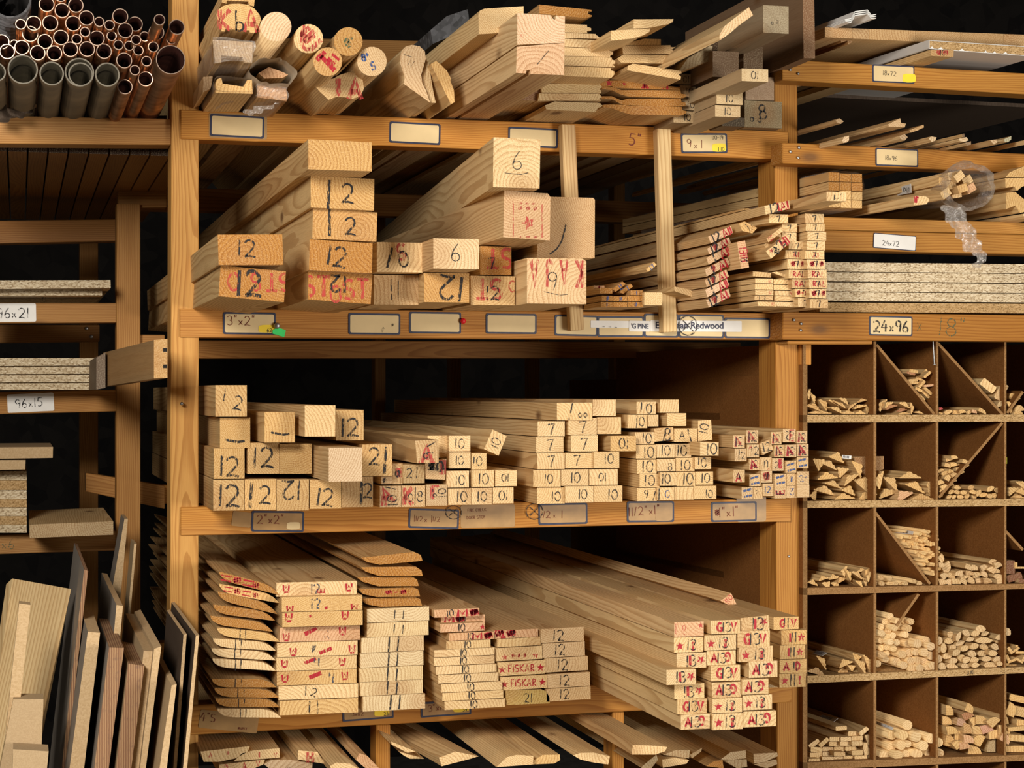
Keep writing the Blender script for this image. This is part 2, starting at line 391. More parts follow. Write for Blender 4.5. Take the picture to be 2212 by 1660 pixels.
def strokes_mesh(text, cx, cz, h, rot, wd, jit=0.03, yoff=-0.0004, sx=1.0, rng=random, only=None):
    """ribbon strokes on the plane y = yoff, centred on (cx, cz), letters h high"""
    vs, fs = [], []
    tot = sum((GL[c][0] if c != '*' else 1.0) + 0.14 for c in text) - 0.14
    ca, sa = math.cos(math.radians(rot)), math.sin(math.radians(rot))
    def put(x, y):
        X = (x - tot / 2) * h * sx; Z = (y - 0.5) * h
        return (cx + X * ca - Z * sa, cz + X * sa + Z * ca)
    x0 = 0.0
    for ci, ch in enumerate(text):
        if only is not None and ci != only:
            x0 += (1.0 if ch == '*' else GL[ch][0]) + 0.14; continue
        if ch == '*':
            b = len(vs)
            c = put(x0 + .5, .5); vs.append((c[0], yoff, c[1]))
            for i, (sx_, sy_) in enumerate(STAR):
                p = put(x0 + .5 + sx_ * .52, .48 + sy_ * .52); vs.append((p[0], yoff, p[1]))
            for i in range(10): fs.append([b, b + 1 + i, b + 1 + (i + 1) % 10])
            x0 += 1.14; continue
        gw, sts = GL[ch]
        jx, jy = rng.uniform(-jit, jit), rng.uniform(-jit, jit)
        for st in sts:
            pp = [put(x0 + p[0] + jx, p[1] + jy) for p in st]
            n = len(pp); b = len(vs)
            for i, p in enumerate(pp):
                a_ = pp[max(0, i - 1)]; c_ = pp[min(n - 1, i + 1)]
                dx, dz = c_[0] - a_[0], c_[1] - a_[1]; l = math.hypot(dx, dz) or 1e-6
                nx, nz = -dz / l, dx / l
                ww = wd * 0.5 * rng.uniform(0.85, 1.15)
                vs.append((p[0] + nx * ww, yoff, p[1] + nz * ww)); vs.append((p[0] - nx * ww, yoff, p[1] - nz * ww))
            for i in range(n - 1): fs.append([b + 2 * i, b + 2 * i + 1, b + 2 * i + 3, b + 2 * i + 2])
        x0 += gw + 0.14
    return vs, fs
INKS = {'k': 'ink_black', 'r': 'ink_red', 'c': 'ink_crimson', 'u': 'ink_rust', 'b': 'ink_blue', 'f': 'ink_faint', 'p': 'ink_pencil', 'g': 'ink_green'}
INKN = {'k': 'black_writing', 'r': 'red_stamp', 'c': 'red_stamp', 'u': 'pen_writing', 'b': 'blue_writing', 'f': 'faded_writing', 'p': 'pencil_writing', 'g': 'crayon_writing'}
def write(o, lp, marks):
    """marks on the front end: each (text, u, v, height fraction, turn, ink, weight[, stretch])"""
    xs = [p.x for p in lp]; zs = [p.z for p in lp]
    x0, x1, z0, z1 = min(xs), max(xs), min(zs), max(zs); W, H = x1 - x0, z1 - z0
    yf = min(p.y for p in lp)
    # the end may be cut a little off square: follow its plane
    def yat(x, z):
        a, b, c = lp[0], lp[len(lp) // 3], lp[(2 * len(lp)) // 3]
        nrm = (b - a).cross(c - a)
        if abs(nrm.y) < 1e-9: return yf
        return a.y - (nrm.x * (x - a.x) + nrm.z * (z - a.z)) / nrm.y
    byink = {}
    def put_mark(t, u, v, h, rt, ik, wd, sx, only):
        vs, fs = strokes_mesh(t, x0 + u * W, z0 + v * H, h, rt, wd, 0.03 if ik in 'kbfp' else 0.01, 0.0, sx or 1.0, only=only)
        e = 0.0006                                    # keep the ink on the wood
        vs = [(min(max(p[0], x0 + e), x1 - e), 0, min(max(p[2], z0 + e), z1 - e)) for p in vs]
        off = {'r': 0.0004, 'c': 0.0004}.get(ik, 0.0007)
        vs = [(p[0], yat(p[0], p[2]) - off, p[2]) for p in vs]
        B = byink.setdefault((ik, len(byink)) if ik in 'rc' else (ik, 0), ([], []))
        b = len(B[0]); B[0].extend(vs); B[1].extend([[i + b for i in f] for f in fs])
    for mk in marks:
        mk = (list(mk) + [None] * 8)[:8] if not isinstance(mk, str) else [mk] + [None] * 7
        t, u, v, hf, rt, ik, wt, sx = mk
        u = 0.5 if u is None else u; v = 0.5 if v is None else v; hf = hf or 0.62; rt = rt or 0; ik = ik or 'k'
        h = min(W, H) * hf
        wd = (wt or (0.105 if ik in 'kbf' else 0.2 if ik in 'rc' else 0.045)) * h
        if ik in 'rc' and len(t) > 4 and '#' not in t:
            for ci in range(len(t)): put_mark(t, u, v, h, rt, ik, wd, sx, ci)
        else: put_mark(t, u, v, h, rt, ik, wd, sx, None)
    for key, (vs, fs) in byink.items():
        mesh_obj(INKN[key[0]], vs, fs, INKS[key[0]], parent=o)

# ------------------------------------------------------------------ planks
def outline(z, pts, shrink=0.35):
    """measurement -> source pixels. 4-tuple = rectangle, list = outline"""
    if isinstance(pts, tuple) and len(pts) == 4 and not isinstance(pts[0], tuple):
        x0, y0 = px(z, pts[0], pts[1]); x1, y1 = px(z, pts[2], pts[3])
        return ('r', (x0 + shrink, y0 + shrink, x1 - shrink, y1 - shrink))
    return ('p', [px(z, *p) for p in pts])
def world_outline(fr, ol, Y, rot=0):
    k, p = ol
    if k == 'r':
        x0, y0, x1, y1 = p; cx, cy = (x0 + x1) / 2, (y0 + y1) / 2
        c = fr.at(cx, cy, Y)
        hw = (fr.at(x1, cy, Y) - fr.at(x0, cy, Y)).length / 2; hh = (fr.at(cx, y0, Y).z - fr.at(cx, y1, Y).z) / 2
        q = [(-hw, hh), (hw, hh), (hw, -hh), (-hw, -hh)]
        a = math.radians(rot); ca, sa = math.cos(a), math.sin(a)
        return [c + fr.u * (x * ca - y * sa) + Vector((0, 0, x * sa + y * ca)) for x, y in q]
    pp = rot2(p, rot) if rot else p
    return [fr.at(x, y, Y) for x, y in pp]

def plank(name, z, pts, Y, label, cat, L=1.45, tint=(0.70, 0.50, 0.27), mat='pine', marks=None, group=None, rot=0, fr=MAIN, vp=None, smooth=False, shrink=0.35, end=None):
    wp = world_outline(fr, outline(z, pts, shrink), Y, rot)
    d = vpdir(*vp) if vp else fr.v
    o, R, ce, lp = extrude(name, wp, d, L, [end, mat] if end else [mat], color=tint, smooth=smooth)
    if label is not None: tag(o, label, cat, group)
    if marks: write(o, lp, marks)
    o['lp'] = 0; del o['lp']
    return o
ORD = ['first', 'second', 'third', 'fourth', 'fifth', 'sixth', 'seventh', 'eighth', 'ninth', 'tenth', 'eleventh', 'twelfth', 'thirteenth', 'fourteenth', 'fifteenth', 'sixteenth', 'seventeenth', 'eighteenth', 'nineteenth', 'twentieth']
def nth(i): return ORD[i] if i < 20 else '%dth' % (i + 1)
def tints(base, var=0.10):
    k = random.uniform(1 - var, 1 + var); h = random.uniform(-0.04, 0.04)
    return (min(.9, base[0] * k), base[1] * k * (1 - h * 0.5), base[2] * k * (1 - h * 2))
PALE = (0.80, 0.575, 0.30); WARM = (0.70, 0.455, 0.19); GOLD = (0.44, 0.205, 0.048); PINK = (0.70, 0.42, 0.235); GREY = (0.33, 0.265, 0.185); BROWN = (0.25, 0.15, 0.085)
RACK = (0.66, 0.31, 0.068)
# ================================================================== the room
def slab(name, x0, x1, y0, y1, z0, z1, mat):
    vs = [(x, y, z) for x in (x0, x1) for y in (y0, y1) for z in (z0, z1)]
    fs = [[0, 1, 3, 2], [4, 6, 7, 5], [0, 4, 5, 1], [2, 3, 7, 6], [0, 2, 6, 4], [1, 5, 7, 3]]
    return mesh_obj(name, vs, fs, mat)
for nm, a, m, lb in (('floor', (-4, 5, -6, 4.2, -0.1, 0.0), 'concrete', 'grey concrete floor under the racks'),
                     ('wall_back', (-4, 5, 4.2, 4.35, 0, 3.4), 'dark_wall', 'dark wall far behind the racks'),
                     ('ceiling', (-4, 5, -6, 4.35, 3.4, 3.5), 'dark_wall', 'dark ceiling above the racks')):
    o = slab(nm, *a, m); o['kind'] = 'structure'; o['label'] = lb

# ================================================================== the racks: posts and beams are their parts
def member(name, parent, quad, Y, depth, tint=RACK, fr=MAIN, mat='rack_timber', along='x', z='S', label=None):
    """a rack timber from the outline of its front face; the grain runs along it, not into the depth"""
    wp = [fr.at(*px(z, *p), Y) for p in quad]
    ce = sum(wp, Vector()) / 4
    d = ((wp[1] + wp[2]) - (wp[0] + wp[3])) if along == 'x' else ((wp[0] + wp[1]) - (wp[3] + wp[2]))
    d.normalize()
    yv = d; zv = -fr.v if along == 'x' else -fr.v
    xv = yv.cross(zv).normalized(); zv = xv.cross(yv)
    R = Matrix((xv, yv, zv)).transposed(); Ri = R.inverted()
    fl = [Ri @ (p - ce) for p in wp]
    vs = fl + [Ri @ (p + fr.v * depth - ce) for p in wp]
    fs = [[0, 3, 2, 1], [4, 5, 6, 7]] + [[i, (i + 1) % 4, (i + 1) % 4 + 4, i + 4] for i in range(4)]
    o = mesh_obj(name, vs, fs, mat)
    o.parent = parent
    o.matrix_basis = parent_inv(parent) @ (Matrix.Translation(ce) @ R.to_4x4())
    o.color = (*tints(tint, 0.06), 1)
    if label: o['label'] = label
    # a slightly eased edge
    bv = o.modifiers.new('eased', 'BEVEL'); bv.width = 0.0012; bv.segments = 1
    return o
def q(x0, y0, x1, y1): return [(x0, y0), (x1, y0), (x1, y1), (x0, y1)]

rack = tag(empty('timber_rack', (0.75, 0.05, 0)), 'tall open rack of orange-brown timber holding the planks in the middle', 'rack')
# posts (they run down to the floor)
def down(y): return y
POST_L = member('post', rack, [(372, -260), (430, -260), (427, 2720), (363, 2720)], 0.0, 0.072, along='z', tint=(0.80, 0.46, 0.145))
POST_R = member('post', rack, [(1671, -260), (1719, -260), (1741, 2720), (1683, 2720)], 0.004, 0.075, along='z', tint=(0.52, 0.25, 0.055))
# beams across the front
BEAM1 = member('beam', rack, [(390, 237), (1703, 284), (1703, 345), (390, 300)], -0.004, 0.05)
BEAM2 = member('beam', rack, [(388, 667), (1690, 677), (1690, 734), (388, 729)], -0.004, 0.05)
BEAM3 = member('beam', rack, [(390, 1096), (1709, 1078), (1709, 1127), (390, 1158)], -0.004, 0.05)
member('beam', rack, [(372, 1527), (1711, 1458), (1711, 1518), (372, 1591)], -0.004, 0.05)
# short posts under the lowest beam
member('short_post', rack, [(812, 1567), (843, 1566), (843, 1900), (812, 1902)], 0.004, 0.05, along='z')
member('short_post', rack, [(1323, 1539), (1348, 1538), (1348, 1880), (1323, 1880)], 0.004, 0.05, along='z')
member('beam', rack, [(372, 1905), (1711, 1800), (1711, 1862), (372, 1970)], -0.004, 0.05)
# back frame, deep in the rack; the upper rails' dark tints carry its shade
BK = 0.95
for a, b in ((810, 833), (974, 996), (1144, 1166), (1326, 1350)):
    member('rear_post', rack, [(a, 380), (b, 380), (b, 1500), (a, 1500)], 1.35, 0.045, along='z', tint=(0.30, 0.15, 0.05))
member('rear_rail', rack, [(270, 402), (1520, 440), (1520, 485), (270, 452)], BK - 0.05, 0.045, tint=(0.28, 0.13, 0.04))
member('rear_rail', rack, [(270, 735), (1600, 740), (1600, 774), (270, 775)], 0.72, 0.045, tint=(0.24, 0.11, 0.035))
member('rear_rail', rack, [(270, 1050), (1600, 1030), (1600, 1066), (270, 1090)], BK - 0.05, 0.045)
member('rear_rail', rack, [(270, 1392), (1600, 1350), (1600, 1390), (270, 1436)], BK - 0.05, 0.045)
# hardboard side panels fixed to the right-hand post
def panel(name, parent, pa, pb, y0, y1, d0, d1, mat, fr=MAIN, th=0.006, label=None, zx=None):
    """upright panel running into the depth, from its front edge (pixel column pa at depth d0)"""
    t = fr.at(pa, y0, d0); b = fr.at(pb, y1, d0)
    L = d1 - d0
    wp = [t, t + fr.u * th, b + fr.u * th, b]
    o, R, ce, lp = extrude(name, wp, fr.v, L, [mat], parent=parent)
    o.color = (*BROWN, 1)
    if label: o['label'] = label
    return o
panel('side_panel', rack, 1660, 1664, 812, 1075, 0.08, 1.3, 'hardboard')
panel('side_panel', rack, 1662, 1664, 1128, 1452, 0.08, 1.3, 'hardboard')
# thin upright sticks nailed over the two upper beams
member('upright_stick', rack, [(1213, 268), (1243, 269), (1262, 713), (1233, 715)], -0.026, 0.021, tint=(0.66, 0.47, 0.25), mat='pine', along='z', label='pale stick nailed upright across two beams')
member('upright_stick', rack, [(1420, 277), (1449, 278), (1463, 717), (1433, 719)], -0.028, 0.023, tint=(0.68, 0.50, 0.27), mat='pine', along='z', label='pale stick nailed upright across two beams')
# dark side bracket board at the top right
br, *_ = extrude('bracket_board', [MAIN.at(*px('A5', *p), -0.16) for p in ((360, -260), (455, -260), (467, 488), (372, 485))], MAIN.v, 0.55, ['hardwood'], parent=rack, color=(0.235, 0.13, 0.07))

# ---- right-hand rack for sheets and the pigeonholes below it
rr = tag(empty('sheet_rack', RIGHT.o + RIGHT.u * 0.3), 'timber rack with labelled rails for sheets at the right', 'rack')
RAIL1 = member('rail', rr, [(1690, 128), (2350, 166.5), (2350, 211.5), (1690, 173)], -0.04, 0.045, fr=RIGHT, tint=(0.50, 0.25, 0.055))
RAIL2 = member('rail', rr, [(1691, 308), (2350, 338.8), (2350, 378.3), (1691, 353)], -0.04, 0.045, fr=RIGHT, tint=(0.42, 0.185, 0.034))
member('rail', rr, [(1745, 468), (2350, 484.7), (2350, 509.3), (1745, 496)], -0.03, 0.05, fr=RIGHT, tint=(0.56, 0.315, 0.09))
member('rail', rr, [(1745, 497), (2350, 510.3), (2350, 553.4), (1745, 539)], -0.032, 0.05, fr=RIGHT, tint=(0.44, 0.225, 0.055))
RAIL4 = member('rail', rr, [(1691, 675), (2350, 682.7), (2350, 739.5), (1691, 734)], -0.04, 0.05, fr=RIGHT, tint=(0.33, 0.13, 0.02))
member('rail', rr, [(1702, 736), (1885, 736), (1885, 744), (1702, 744)], -0.03, 0.04, fr=RIGHT, tint=(0.50, 0.24, 0.06))
member('post', rr, [(2302, -230), (2350, -230), (2350, 736), (2302, 736)], 0.012, 0.07, fr=RIGHT, along='z', tint=(0.52, 0.25, 0.055))
member('corner_block', rr, [(1730, 745), (1753, 745), (1753, 789), (1730, 789)], 0.0, 0.05, fr=RIGHT, along='z')

# ---- pigeonhole unit
bins = tag(empty('pigeonhole_unit', RIGHT.o + RIGHT.u * 0.35 + RIGHT.v * 0.3), 'brown hardboard pigeonhole unit with chipboard shelves for small mouldings', 'shelving')
BD = 0.85
SHELVES = []
def shelf(yl0, yl1, yr0, yr1, mat, d=0.0):
    wp = [RIGHT.at(1744, yl0, d), RIGHT.at(2335, yr0 - (yl0 - yr0) * .17, d), RIGHT.at(2335, yr1 - (yl1 - yr1) * .17, d), RIGHT.at(1744, yl1, d)]
    o, *_ = extrude('shelf_board', wp, RIGHT.v, BD, [mat], parent=bins, color=BROWN)
    SHELVES.append(o)
SH = [(897, 913, 896, 911), (1083, 1098, 1078, 1093), (1271, 1286, 1261, 1272), (1461, 1477, 1440, 1453), (1648, 1664, 1630, 1643), (1850, 1866, 1822, 1836)]
for i, s in enumerate(SH): shelf(*s, ['chipboard_warm', 'chipboard_warm', 'hardboard_edge', 'chipboard_warm', 'hardboard_edge', 'hardboard_edge'][i])
def yb(k, x):
    """pixel rows of bin k's ceiling and floor at column x"""
    def ln(a, b): return a + (b - a) * (x - 1744) / (2250 - 1744)
    top = 738 if k == 0 else ln(SH[k - 1][1], SH[k - 1][3])
    return top + 0.4, ln(SH[k][0], SH[k][2]) - 0.4
DX = [(1734, 1744), (1887, 1893), (2021.5, 2027), (2169.5, 2174), (2330, 2335)]
for k in range(6):
    for i, (a, b) in enumerate(DX):
        t0, t1 = yb(k, a) if i else (742 if k == 0 else SH[k - 1][0], SH[k][1])
        p0 = RIGHT.at(a, t0, 0.002 if i else -0.004); p1 = RIGHT.at(b, t0, 0.002); p2 = RIGHT.at(b, t1, 0.002); p3 = RIGHT.at(a, t1, 0.002 if i else -0.004)
        if i == 0 and k > 0: pass
        nm = 'divider' if i else 'side_panel'
        extrude(nm, [p0, p1, p2, p3], RIGHT.v, BD - 0.01, ['hardboard_edge', 'hardboard'], parent=bins, color=BROWN)
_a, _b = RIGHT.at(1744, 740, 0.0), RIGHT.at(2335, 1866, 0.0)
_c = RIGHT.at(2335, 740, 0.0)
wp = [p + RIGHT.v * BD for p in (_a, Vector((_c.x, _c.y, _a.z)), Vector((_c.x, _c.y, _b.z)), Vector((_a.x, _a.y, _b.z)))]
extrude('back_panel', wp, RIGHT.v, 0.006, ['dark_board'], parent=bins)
# slanting partitions inside some holes
def slant(z, a, b, th=5.5):
    (x0, y0), (x1, y1) = px(z, *a), px(z, *b)
    l = math.hypot(x1 - x0, y1 - y0); nx, ny = -(y1 - y0) / l * th, (x1 - x0) / l * th
    wp = [RIGHT.at(x, y, 0.004) for x, y in ((x0, y0), (x1, y1), (x1 + nx, y1 + ny), (x0 + nx, y0 + ny))]
    extrude('slanting_partition', wp, RIGHT.v, BD - 0.02, ['hardboard_edge', 'hardboard'], parent=bins, color=BROWN)
slant('C1', (748, 100), (1285, 745)); slant('C1', (1312, 85), (1908, 742)); slant('C1', (1905, 832), (1322, 1520)); slant('C1', (2094, 545), (1950, 742))
slant('C2', (765, 100), (1310, 812)); slant('C2', (1200, 925), (985, 1235)); slant('C2', (2045, 300), (2212, 480))

# ---- left rack, set back
lr = tag(empty('back_rack', (-0.1, 0.66, 0)), 'set-back timber rack with boards at the far left', 'rack')
member('post', lr, [(252, 440), (303, 440), (304, 2600), (250, 2600)], 0.0, 0.06, fr=LEFT, along='z', tint=(0.42, 0.245, 0.10))
LRAIL1 = member('rail', lr, [(-80, 654), (252, 655), (252, 697), (-80, 699)], 0.004, 0.05, fr=LEFT, tint=(0.42, 0.24, 0.095))
member('rail', lr, [(-80, 848), (252, 842), (252, 889), (-80, 897)], 0.004, 0.05, fr=LEFT, tint=(0.42, 0.24, 0.095))
LRAIL3 = member('rail', lr, [(-80, 1160), (252, 1148), (252, 1190), (-80, 1200)], 0.004, 0.05, fr=LEFT, tint=(0.42, 0.25, 0.105))
member('rail', lr, [(-80, 478), (252, 474), (252, 521), (-80, 528)], 0.15, 0.05, fr=LEFT, tint=(0.24, 0.11, 0.035))  # tint darkened to stand in for blocked light
LRAIL5 = member('rail', lr, [(-80, 702), (215, 702), (215, 738), (-80, 742)], 0.35, 0.05, fr=LEFT, tint=(0.34, 0.19, 0.08))
member('rear_post', lr, [(172, 500), (212, 500), (212, 1900), (172, 1900)], 0.8, 0.05, fr=LEFT, along='z', tint=(0.34, 0.19, 0.08))
member('cross_rail', lr, [(255, 402), (360, 403), (360, 448), (255, 450)], 0.02, 0.045, fr=LEFT, tint=(0.36, 0.20, 0.08))
member('cross_rail', lr, [(255, 723), (356, 724), (356, 765), (255, 765)], 0.02, 0.045, fr=LEFT, tint=(0.40, 0.22, 0.085))
member('cross_rail', lr, [(185, 1022), (356, 1050), (356, 1100), (185, 1062)], 0.25, 0.045, fr=LEFT, tint=(0.36, 0.20, 0.08))
# boards forming the underside above the left rack, near-black tint standing in for shade
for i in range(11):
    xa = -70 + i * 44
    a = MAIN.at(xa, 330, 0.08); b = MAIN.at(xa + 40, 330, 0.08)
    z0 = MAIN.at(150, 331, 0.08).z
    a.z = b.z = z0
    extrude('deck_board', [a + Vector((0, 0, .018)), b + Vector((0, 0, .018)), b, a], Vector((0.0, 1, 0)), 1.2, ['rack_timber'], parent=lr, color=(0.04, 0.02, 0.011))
# beam that carries the pipes
pb = tag(empty('pipe_rack', (-0.1, 0.05, 0)), 'pale timber beam carrying the copper and grey pipes', 'rack')
member('beam', pb, [(-80, 249), (369, 257), (369, 313), (-80, 310)], 0.012, 0.05, tint=(0.50, 0.30, 0.12))
extrude('deck_panel', [MAIN.at(-80, 250, 0.07), MAIN.at(360, 250, 0.07), MAIN.at(360, 262, 0.07), MAIN.at(-80, 262, 0.07)], MAIN.v, 1.0, ['dark_board'], parent=pb)
# ================================================================== pipes, upper left
def tube(name, z, c, Y, label, cat, mats, wall=0.0011, L=1.3, group=None, seg=28, fr=MAIN):
    x, y = px(z, c[0], c[1]); r = c[2] / ZV[z][2]
    ce = fr.at(x, y, Y); R = (fr.at(x + r, y, Y) - fr.at(x - r, y, Y)).length / 2
    rings = [(R, 0.0), (R, L), (R - wall, L), (R - wall, 0.0)]
    vs, fs, fm = [], [], []
    for rad, yy in rings:
        for i in range(seg):
            a = 2 * math.pi * i / seg; vs.append((rad * math.cos(a), yy, rad * math.sin(a)))
    for k in range(4):
        for i in range(seg):
            j = (i + 1) % seg; k2 = (k + 1) % 4
            fs.append([k * seg + i, k2 * seg + i, k2 * seg + j, k * seg + j]); fm.append([0, 1, 2, 1][k])
    o = mesh_obj(name, vs, fs, mats, fm, smooth=True)
    for p in o.data.polygons:
        if p.material_index == 1: p.use_smooth = False
    o.matrix_basis = Matrix.Translation(ce) @ basis(fr.v).to_4x4()
    tag(o, label, cat, group)
    return o
def layers(items, tol):
    """items: (key x, key y) -> (row from the bottom, place from the left)"""
    idx = sorted(range(len(items)), key=lambda i: -items[i][1])
    rows, cur, ref = [], [], None
    for i in idx:
        if ref is None or ref - items[i][1] < tol: cur.append(i); ref = items[i][1] if ref is None else ref
        else: rows.append(cur); cur = [i]; ref = items[i][1]
    if cur: rows.append(cur)
    out = {}
    for r, row in enumerate(rows):
        for c, i in enumerate(sorted(row, key=lambda i: items[i][0])): out[i] = (r, c, len(row))
    return out, len(rows)
CP = [(492, 45, 83), (655, 110, 80), (800, 55, 80), (640, -50, 70), (218, 255, 57), (355, 245, 80), (530, 243, 84), (772, 247, 84), (912, 190, 81), (1047, 230, 54), (1155, 265, 55), (1268, 172, 84),
      (1425, 253, 80), (1682, 208, 60), (1865, 285, 82), (318, 357, 86), (20, 440, 80), (475, 437, 80), (643, 395, 82), (897, 337, 54), (810, 412, 55), (1022, 403, 82), (1177, 380, 53), (1320, 320, 82),
      (1435, 420, 54), (1525, 385, 54), (1650, 340, 82), (75, 543, 82), (232, 500, 80), (150, 462, 45), (398, 557, 82), (573, 560, 82), (742, 520, 82), (918, 517, 83), (1097, 540, 82), (1250, 473, 54), (1363, 483, 53),
      (1460, 532, 55), (1617, 495, 57), (1808, 413, 55), (1800, 630, 155), (1310, 637, 84), (1545, 645, 55), (1423, 740, 55), (1535, 832, 80), (1318, 915, 80)]
CY = {13: -0.42, 14: -0.38, 26: -0.27, 25: -0.28, 29: -0.28, 40: -0.39, 45: -0.27, 44: -0.29, 12: -0.28}
lay, nr = layers([(c[0], c[1]) for c in CP], 75)
for i, c in enumerate(CP):
    r, k, n = lay[i]
    if c[2] > 140: lb = 'widest copper pipe, lying against the timber post'
    else: lb = '%s copper pipe, %s from left in %s layer from the bottom' % ('thin' if c[2] < 65 else 'medium', nth(k), nth(r))
    tube('copper_pipe', 'A1', c, CY.get(i, -0.31 + random.uniform(-.012, .012)), lb, 'pipe', ['copper', 'copper_rim', 'copper_bore'], group='copper pipes')
for (c, lb) in (((240, 732, 160), 'widest dark grey pipe under the copper pipes'), ((-42, 760, 105), 'grey pipe cut by the left edge of the photo'),
                ((545, 775, 130), 'grey pipe right of the widest grey pipe'), ((838, 762, 155), 'outer grey pipe with a smaller pipe slid inside it'),
                ((850, 785, 130), 'smaller grey pipe slid inside another grey pipe'), ((1132, 787, 130), 'rightmost grey pipe, beside the thin copper pipes')):
    tube('grey_pipe', 'A1', c, -0.31 + (0.006 if c[0] == 850 else 0), lb, 'pipe', ['grey_pipe', 'grey_rim', 'grey_bore'], 0.0018, group='grey pipes')
tube('large_pipe', 'A1', (105, -25, 228), -0.25, 'large dark pipe above the copper pipes in the top left corner', 'pipe', ['dark_steel', 'dark_steel', 'dark_hole'], 0.003)
# crumpled dark sheet in front of the pipes
def crumple(name, outline_px, fr, Y, amp, label, cat, mat, n=10, seed=1, thick=0.0008, fn=None):
    rg = random.Random(seed)
    xs = [p[0] for p in outline_px]; ys = [p[1] for p in outline_px]
    def inside(x, y):
        c = False; j = len(outline_px) - 1
        for i in range(len(outline_px)):
            xi, yi = outline_px[i]; xj, yj = outline_px[j]
            if (yi > y) != (yj > y) and x < (xj - xi) * (y - yi) / (yj - yi) + xi: c = not c
            j = i
        return c
    m = max(4, int(n * (max(ys) - min(ys)) / max(1, (max(xs) - min(xs)))))
    idx, vs, fs = {}, [], []
    for i in range(n + 1):
        for j in range(m + 1):
            x = min(xs) + (max(xs) - min(xs)) * i / n; y = min(ys) + (max(ys) - min(ys)) * j / m
            d = Y + rg.uniform(-amp, amp) + (fn(i / n, j / m) if fn else 0)
            idx[i, j] = len(vs); vs.append(fr.at(x + rg.uniform(-.25, .25) * (max(xs) - min(xs)) / n, y + rg.uniform(-.25, .25) * (max(ys) - min(ys)) / m, d))
    for i in range(n):
        for j in range(m):
            x = min(xs) + (max(xs) - min(xs)) * (i + .5) / n; y = min(ys) + (max(ys) - min(ys)) * (j + .5) / m
            if inside(x, y): fs.append([idx[i, j], idx[i, j + 1], idx[i + 1, j + 1], idx[i + 1, j]])
    ce = sum(vs, Vector()) / len(vs)
    o = mesh_obj(name, [v - ce for v in vs], fs, mat); o.location = ce
    s = o.modifiers.new('thick', 'SOLIDIFY'); s.thickness = thick
    sd = o.modifiers.new('soft', 'SUBSURF'); sd.levels = 1; sd.render_levels = 2
    for p in o.data.polygons: p.use_smooth = True
    tag(o, label, cat)
    return o
crumple('crumpled_sheet', [px('A1', *p) for p in ((-60, 1110), (120, 1130), (300, 1150), (430, 1100), (350, 1190), (230, 1240), (60, 1290), (-60, 1300))], MAIN, -0.05, 0.02, 'crumpled dark plastic sheet on the pipe beam', 'plastic sheet', 'dark_board', 12, 4)

# ================================================================== top shelf
T = 'top shelf'
def circ(cx, cy, rx, ry=None, flat=None, n=22):
    ry = ry or rx
    p = [(cx + rx * math.cos(2 * math.pi * i / n), cy + ry * math.sin(2 * math.pi * i / n)) for i in range(n)]
    if flat: p = [(x, min(y, flat)) for x, y in p]
    out = []
    for a in p:
        if not out or math.hypot(a[0] - out[-1][0], a[1] - out[-1][1]) > 3: out.append(a)
    return out
DUST = (0.50, 0.37, 0.20)
plank('grooved_handrail', 'A2', [(300, 140), (315, 95), (360, 58), (430, 38), (520, 35), (600, 46), (665, 85), (710, 140), (725, 185), (710, 230), (690, 270), (660, 318), (620, 312), (615, 290), (382, 278), (380, 300), (348, 300), (345, 262), (335, 225), (310, 185)], -0.27,
      'rounded grooved handrail end stamped red KA with a black b', 'handrail', tint=WARM, marks=[('K', .18, .42, .7, 0, 'r', .24), ('A', .78, .42, .75, 0, 'r', .24), ('b', .5, .42, .7, 0, 'k', .1)])
plank('channel_moulding', 'A2', [(350, -75), (670, -75), (658, 60), (612, 50), (602, 15), (400, 5), (395, 35), (352, 25)], -0.24, 'grooved moulding end cut by the top of the photo', 'molding', tint=WARM)
wc = plank('channel_moulding', 'A2', [(262, 380), (645, 402), (640, 605), (560, 602), (550, 545), (345, 530), (345, 600), (288, 606)], -0.245, 'channel moulding in shiny clear film, groove facing down', 'molding', tint=(0.55, 0.40, 0.25))
plank('channel_moulding', 'A2', [(288, 888), (292, 800), (302, 760), (345, 742), (358, 800), (560, 830), (590, 768), (638, 760), (645, 896)], -0.195, 'channel moulding with its groove facing up, lowest at the left post', 'molding', tint=WARM)
plank('wrapped_board', 'A2', [(690, 812), (962, 842), (975, 905), (970, 968), (685, 930)], -0.17, 'film-wrapped board under the grey plastic sleeve', 'board', tint=PINK)
plank('wrapped_board', 'A2', [(172, 735), (262, 730), (255, 800), (240, 850), (172, 880)], -0.17, 'small film-wrapped moulding end beside the left post', 'board', tint=(0.55, 0.38, 0.22))
